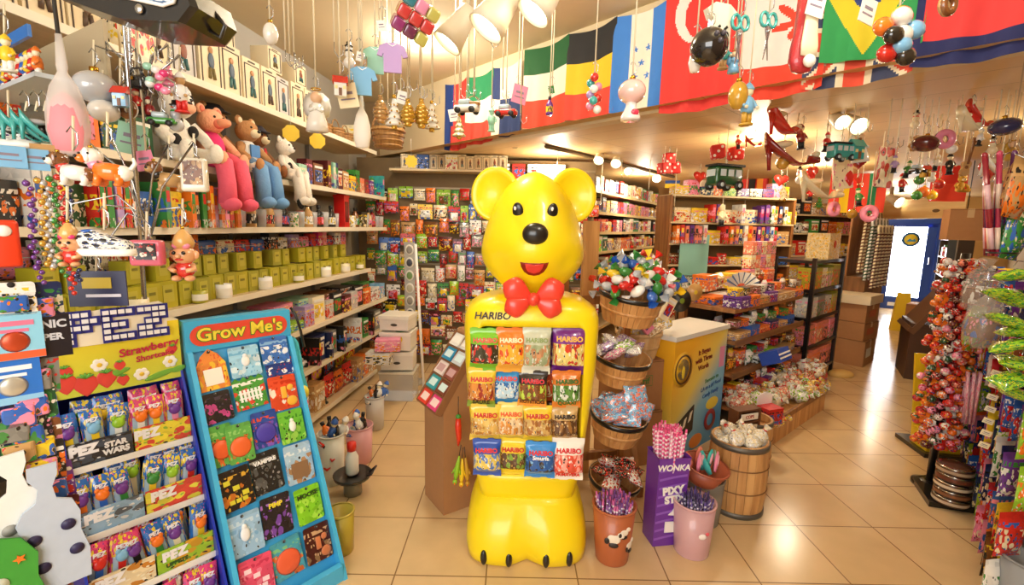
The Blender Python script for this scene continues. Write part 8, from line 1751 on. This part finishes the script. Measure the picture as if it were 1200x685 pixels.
# ================================================================ track lights
def spot(px, py, Y, s, tgt, lab, top, warm='#fff1cf', e=9):
    o = at(px, py, Y); d = Vector((-.5, -.12, -.75)).normalized() if tgt is None else (Vector(tgt) - o).normalized(); q = d.to_track_quat('-Z', 'Y').to_matrix().to_4x4()
    sh = MB().lathe([(.012, .115), (.034, .11), (.038, .07), (.05, .0), (.056, -.035), (.052, -.035), (.046, 0), (.034, .07), (.0, .09)], 24)
    lm = MB().ball((0, 0, -.004), (.043, .043, .028), 18, 10)
    mm = Matrix.Translation(o) @ q @ Matrix.Diagonal((s, s, s, 1)); inv = mm.inverted(); upv = Vector((o.x, o.y, top)) + d*(-.06)
    a = Vector((0, 0, .1)); b = inv @ Vector((o.x - d.x*.12*s, o.y - d.y*.12*s, top))
    t = thing('track_spotlight', lab, 'spotlight', None, mm, [P('lamp_shade', sh.mesh(M('#e6dcc2', .45))), P('bulb', lm.mesh(M(warm, .4, emit=9))), P('stem', MB().cyl(a, b, .009/1).mesh(M('#d9cfb4', .5)))])
    return o
S = [(530, 42, 1.75, 1.0, None, 'white track spotlight pointing down left, left one of the near three', Z1), (577, 22, 1.55, 1.1, None, 'large white track spotlight in the middle of the near three', Z1), (632, 5, 1.5, 1.0, None, 'white track spotlight cut by the top edge of the picture', Z1),
     (702, 186, 4.6, .9, (.4, 3.5, 1), 'small track spotlight right of the bear ear, left of the pair', Z2), (722, 190, 4.8, .95, (.6, 3.5, 1), 'small lit track spotlight right of the bear ear, right of the pair', Z2), (604, 166, 4.4, .9, (-.2, 2.5, 1), 'lit spotlight just above the bear between the flags', Z2), (664, 182, 5.2, .9, (.2, 3, 1), 'dim spotlight between the bear ear and the small pair', Z2), (770, 208, 6.2, 1, (1, 4, 1), 'far lit spotlight below the red dice', Z2), (815, 218, 6.6, 1, (1.5, 4, 1), 'far lit spotlight left of the green van ornament', Z2), (736, 200, 5.6, .9, (.8, 3.6, 1), 'far small lit spotlight left of the red dice', Z2),
     (962, 92, 2.42, .8, (1.6, 1.2, 1), 'bright lamp shining below the leaf flag', Z2), (985, 142, 2.9, .85, (1.9, 1.2, 1.2), 'left bright spotlight above the turquoise ornaments', Z2), (1004, 146, 2.85, .95, (2.0, 1.2, 1.2), 'right bright spotlight above the turquoise ornaments', Z2), (1052, 236, 6.0, 1.3, (5, 4, 1), 'far bright spotlight over the timber board', Z2)]
for px, py, Y, s, tg, lab, tp in S: spot(px, py, Y, s, tg, lab, tp)
r0, r1 = at(512, 22, 1.8), at(640, -30, 1.45); r0.z = r1.z = Z1 - .015
thing('ceiling_track', 'white lighting track on the front ceiling carrying the near spotlights', 'lighting track', MB().cyl((0, 0, 0), r1 - r0, .018, n=4).mesh(M('#d8ceb4', .5)), T(r0), [P('red_end_cap', MB().cyl((r1 - r0)*.3 + Vector((0, 0, -.02)), (r1 - r0)*.36 + Vector((0, 0, -.02)), .022, n=8).mesh(M('#c8281e', .4)))])
r0, r1 = at(640, 150, 4.2), at(790, 205, 6.4); r0.z = r1.z = Z2 - .015
thing('ceiling_track', 'dark lighting track on the low back ceiling right of the bear', 'lighting track', MB().cyl((0, 0, 0), r1 - r0, .02, n=4).mesh(M('#6a5434', .5)), T(r0))
H(basket(), 'wicker_basket', 'large wicker basket hanging at the far end of the top shelf', 'basket', 455, 152, 40, 2.6)
H(bg.mesh(M('#efe9dd', .5)), 'wrapped_bag', 'long white wrapped bag hanging left of the pine cones', 'bag', 424, 140, 62, 1.85)
for i in range(5):
    x = [590, 608, 626, 640, 655][i]
    thing('carton', '%s pack lying above the bear head on the far top shelf, %s of five' % (['white', 'red', 'white', 'cream', 'white'][i], ordw(i)), 'carton', carton(.13, .1, .15, ['white', 'red', 'white', 'cream', 'white'][i]), BK.mat(at(x, 190, 4.85).x + 1.25, -.02, 2.0), group='packs above the bear head')
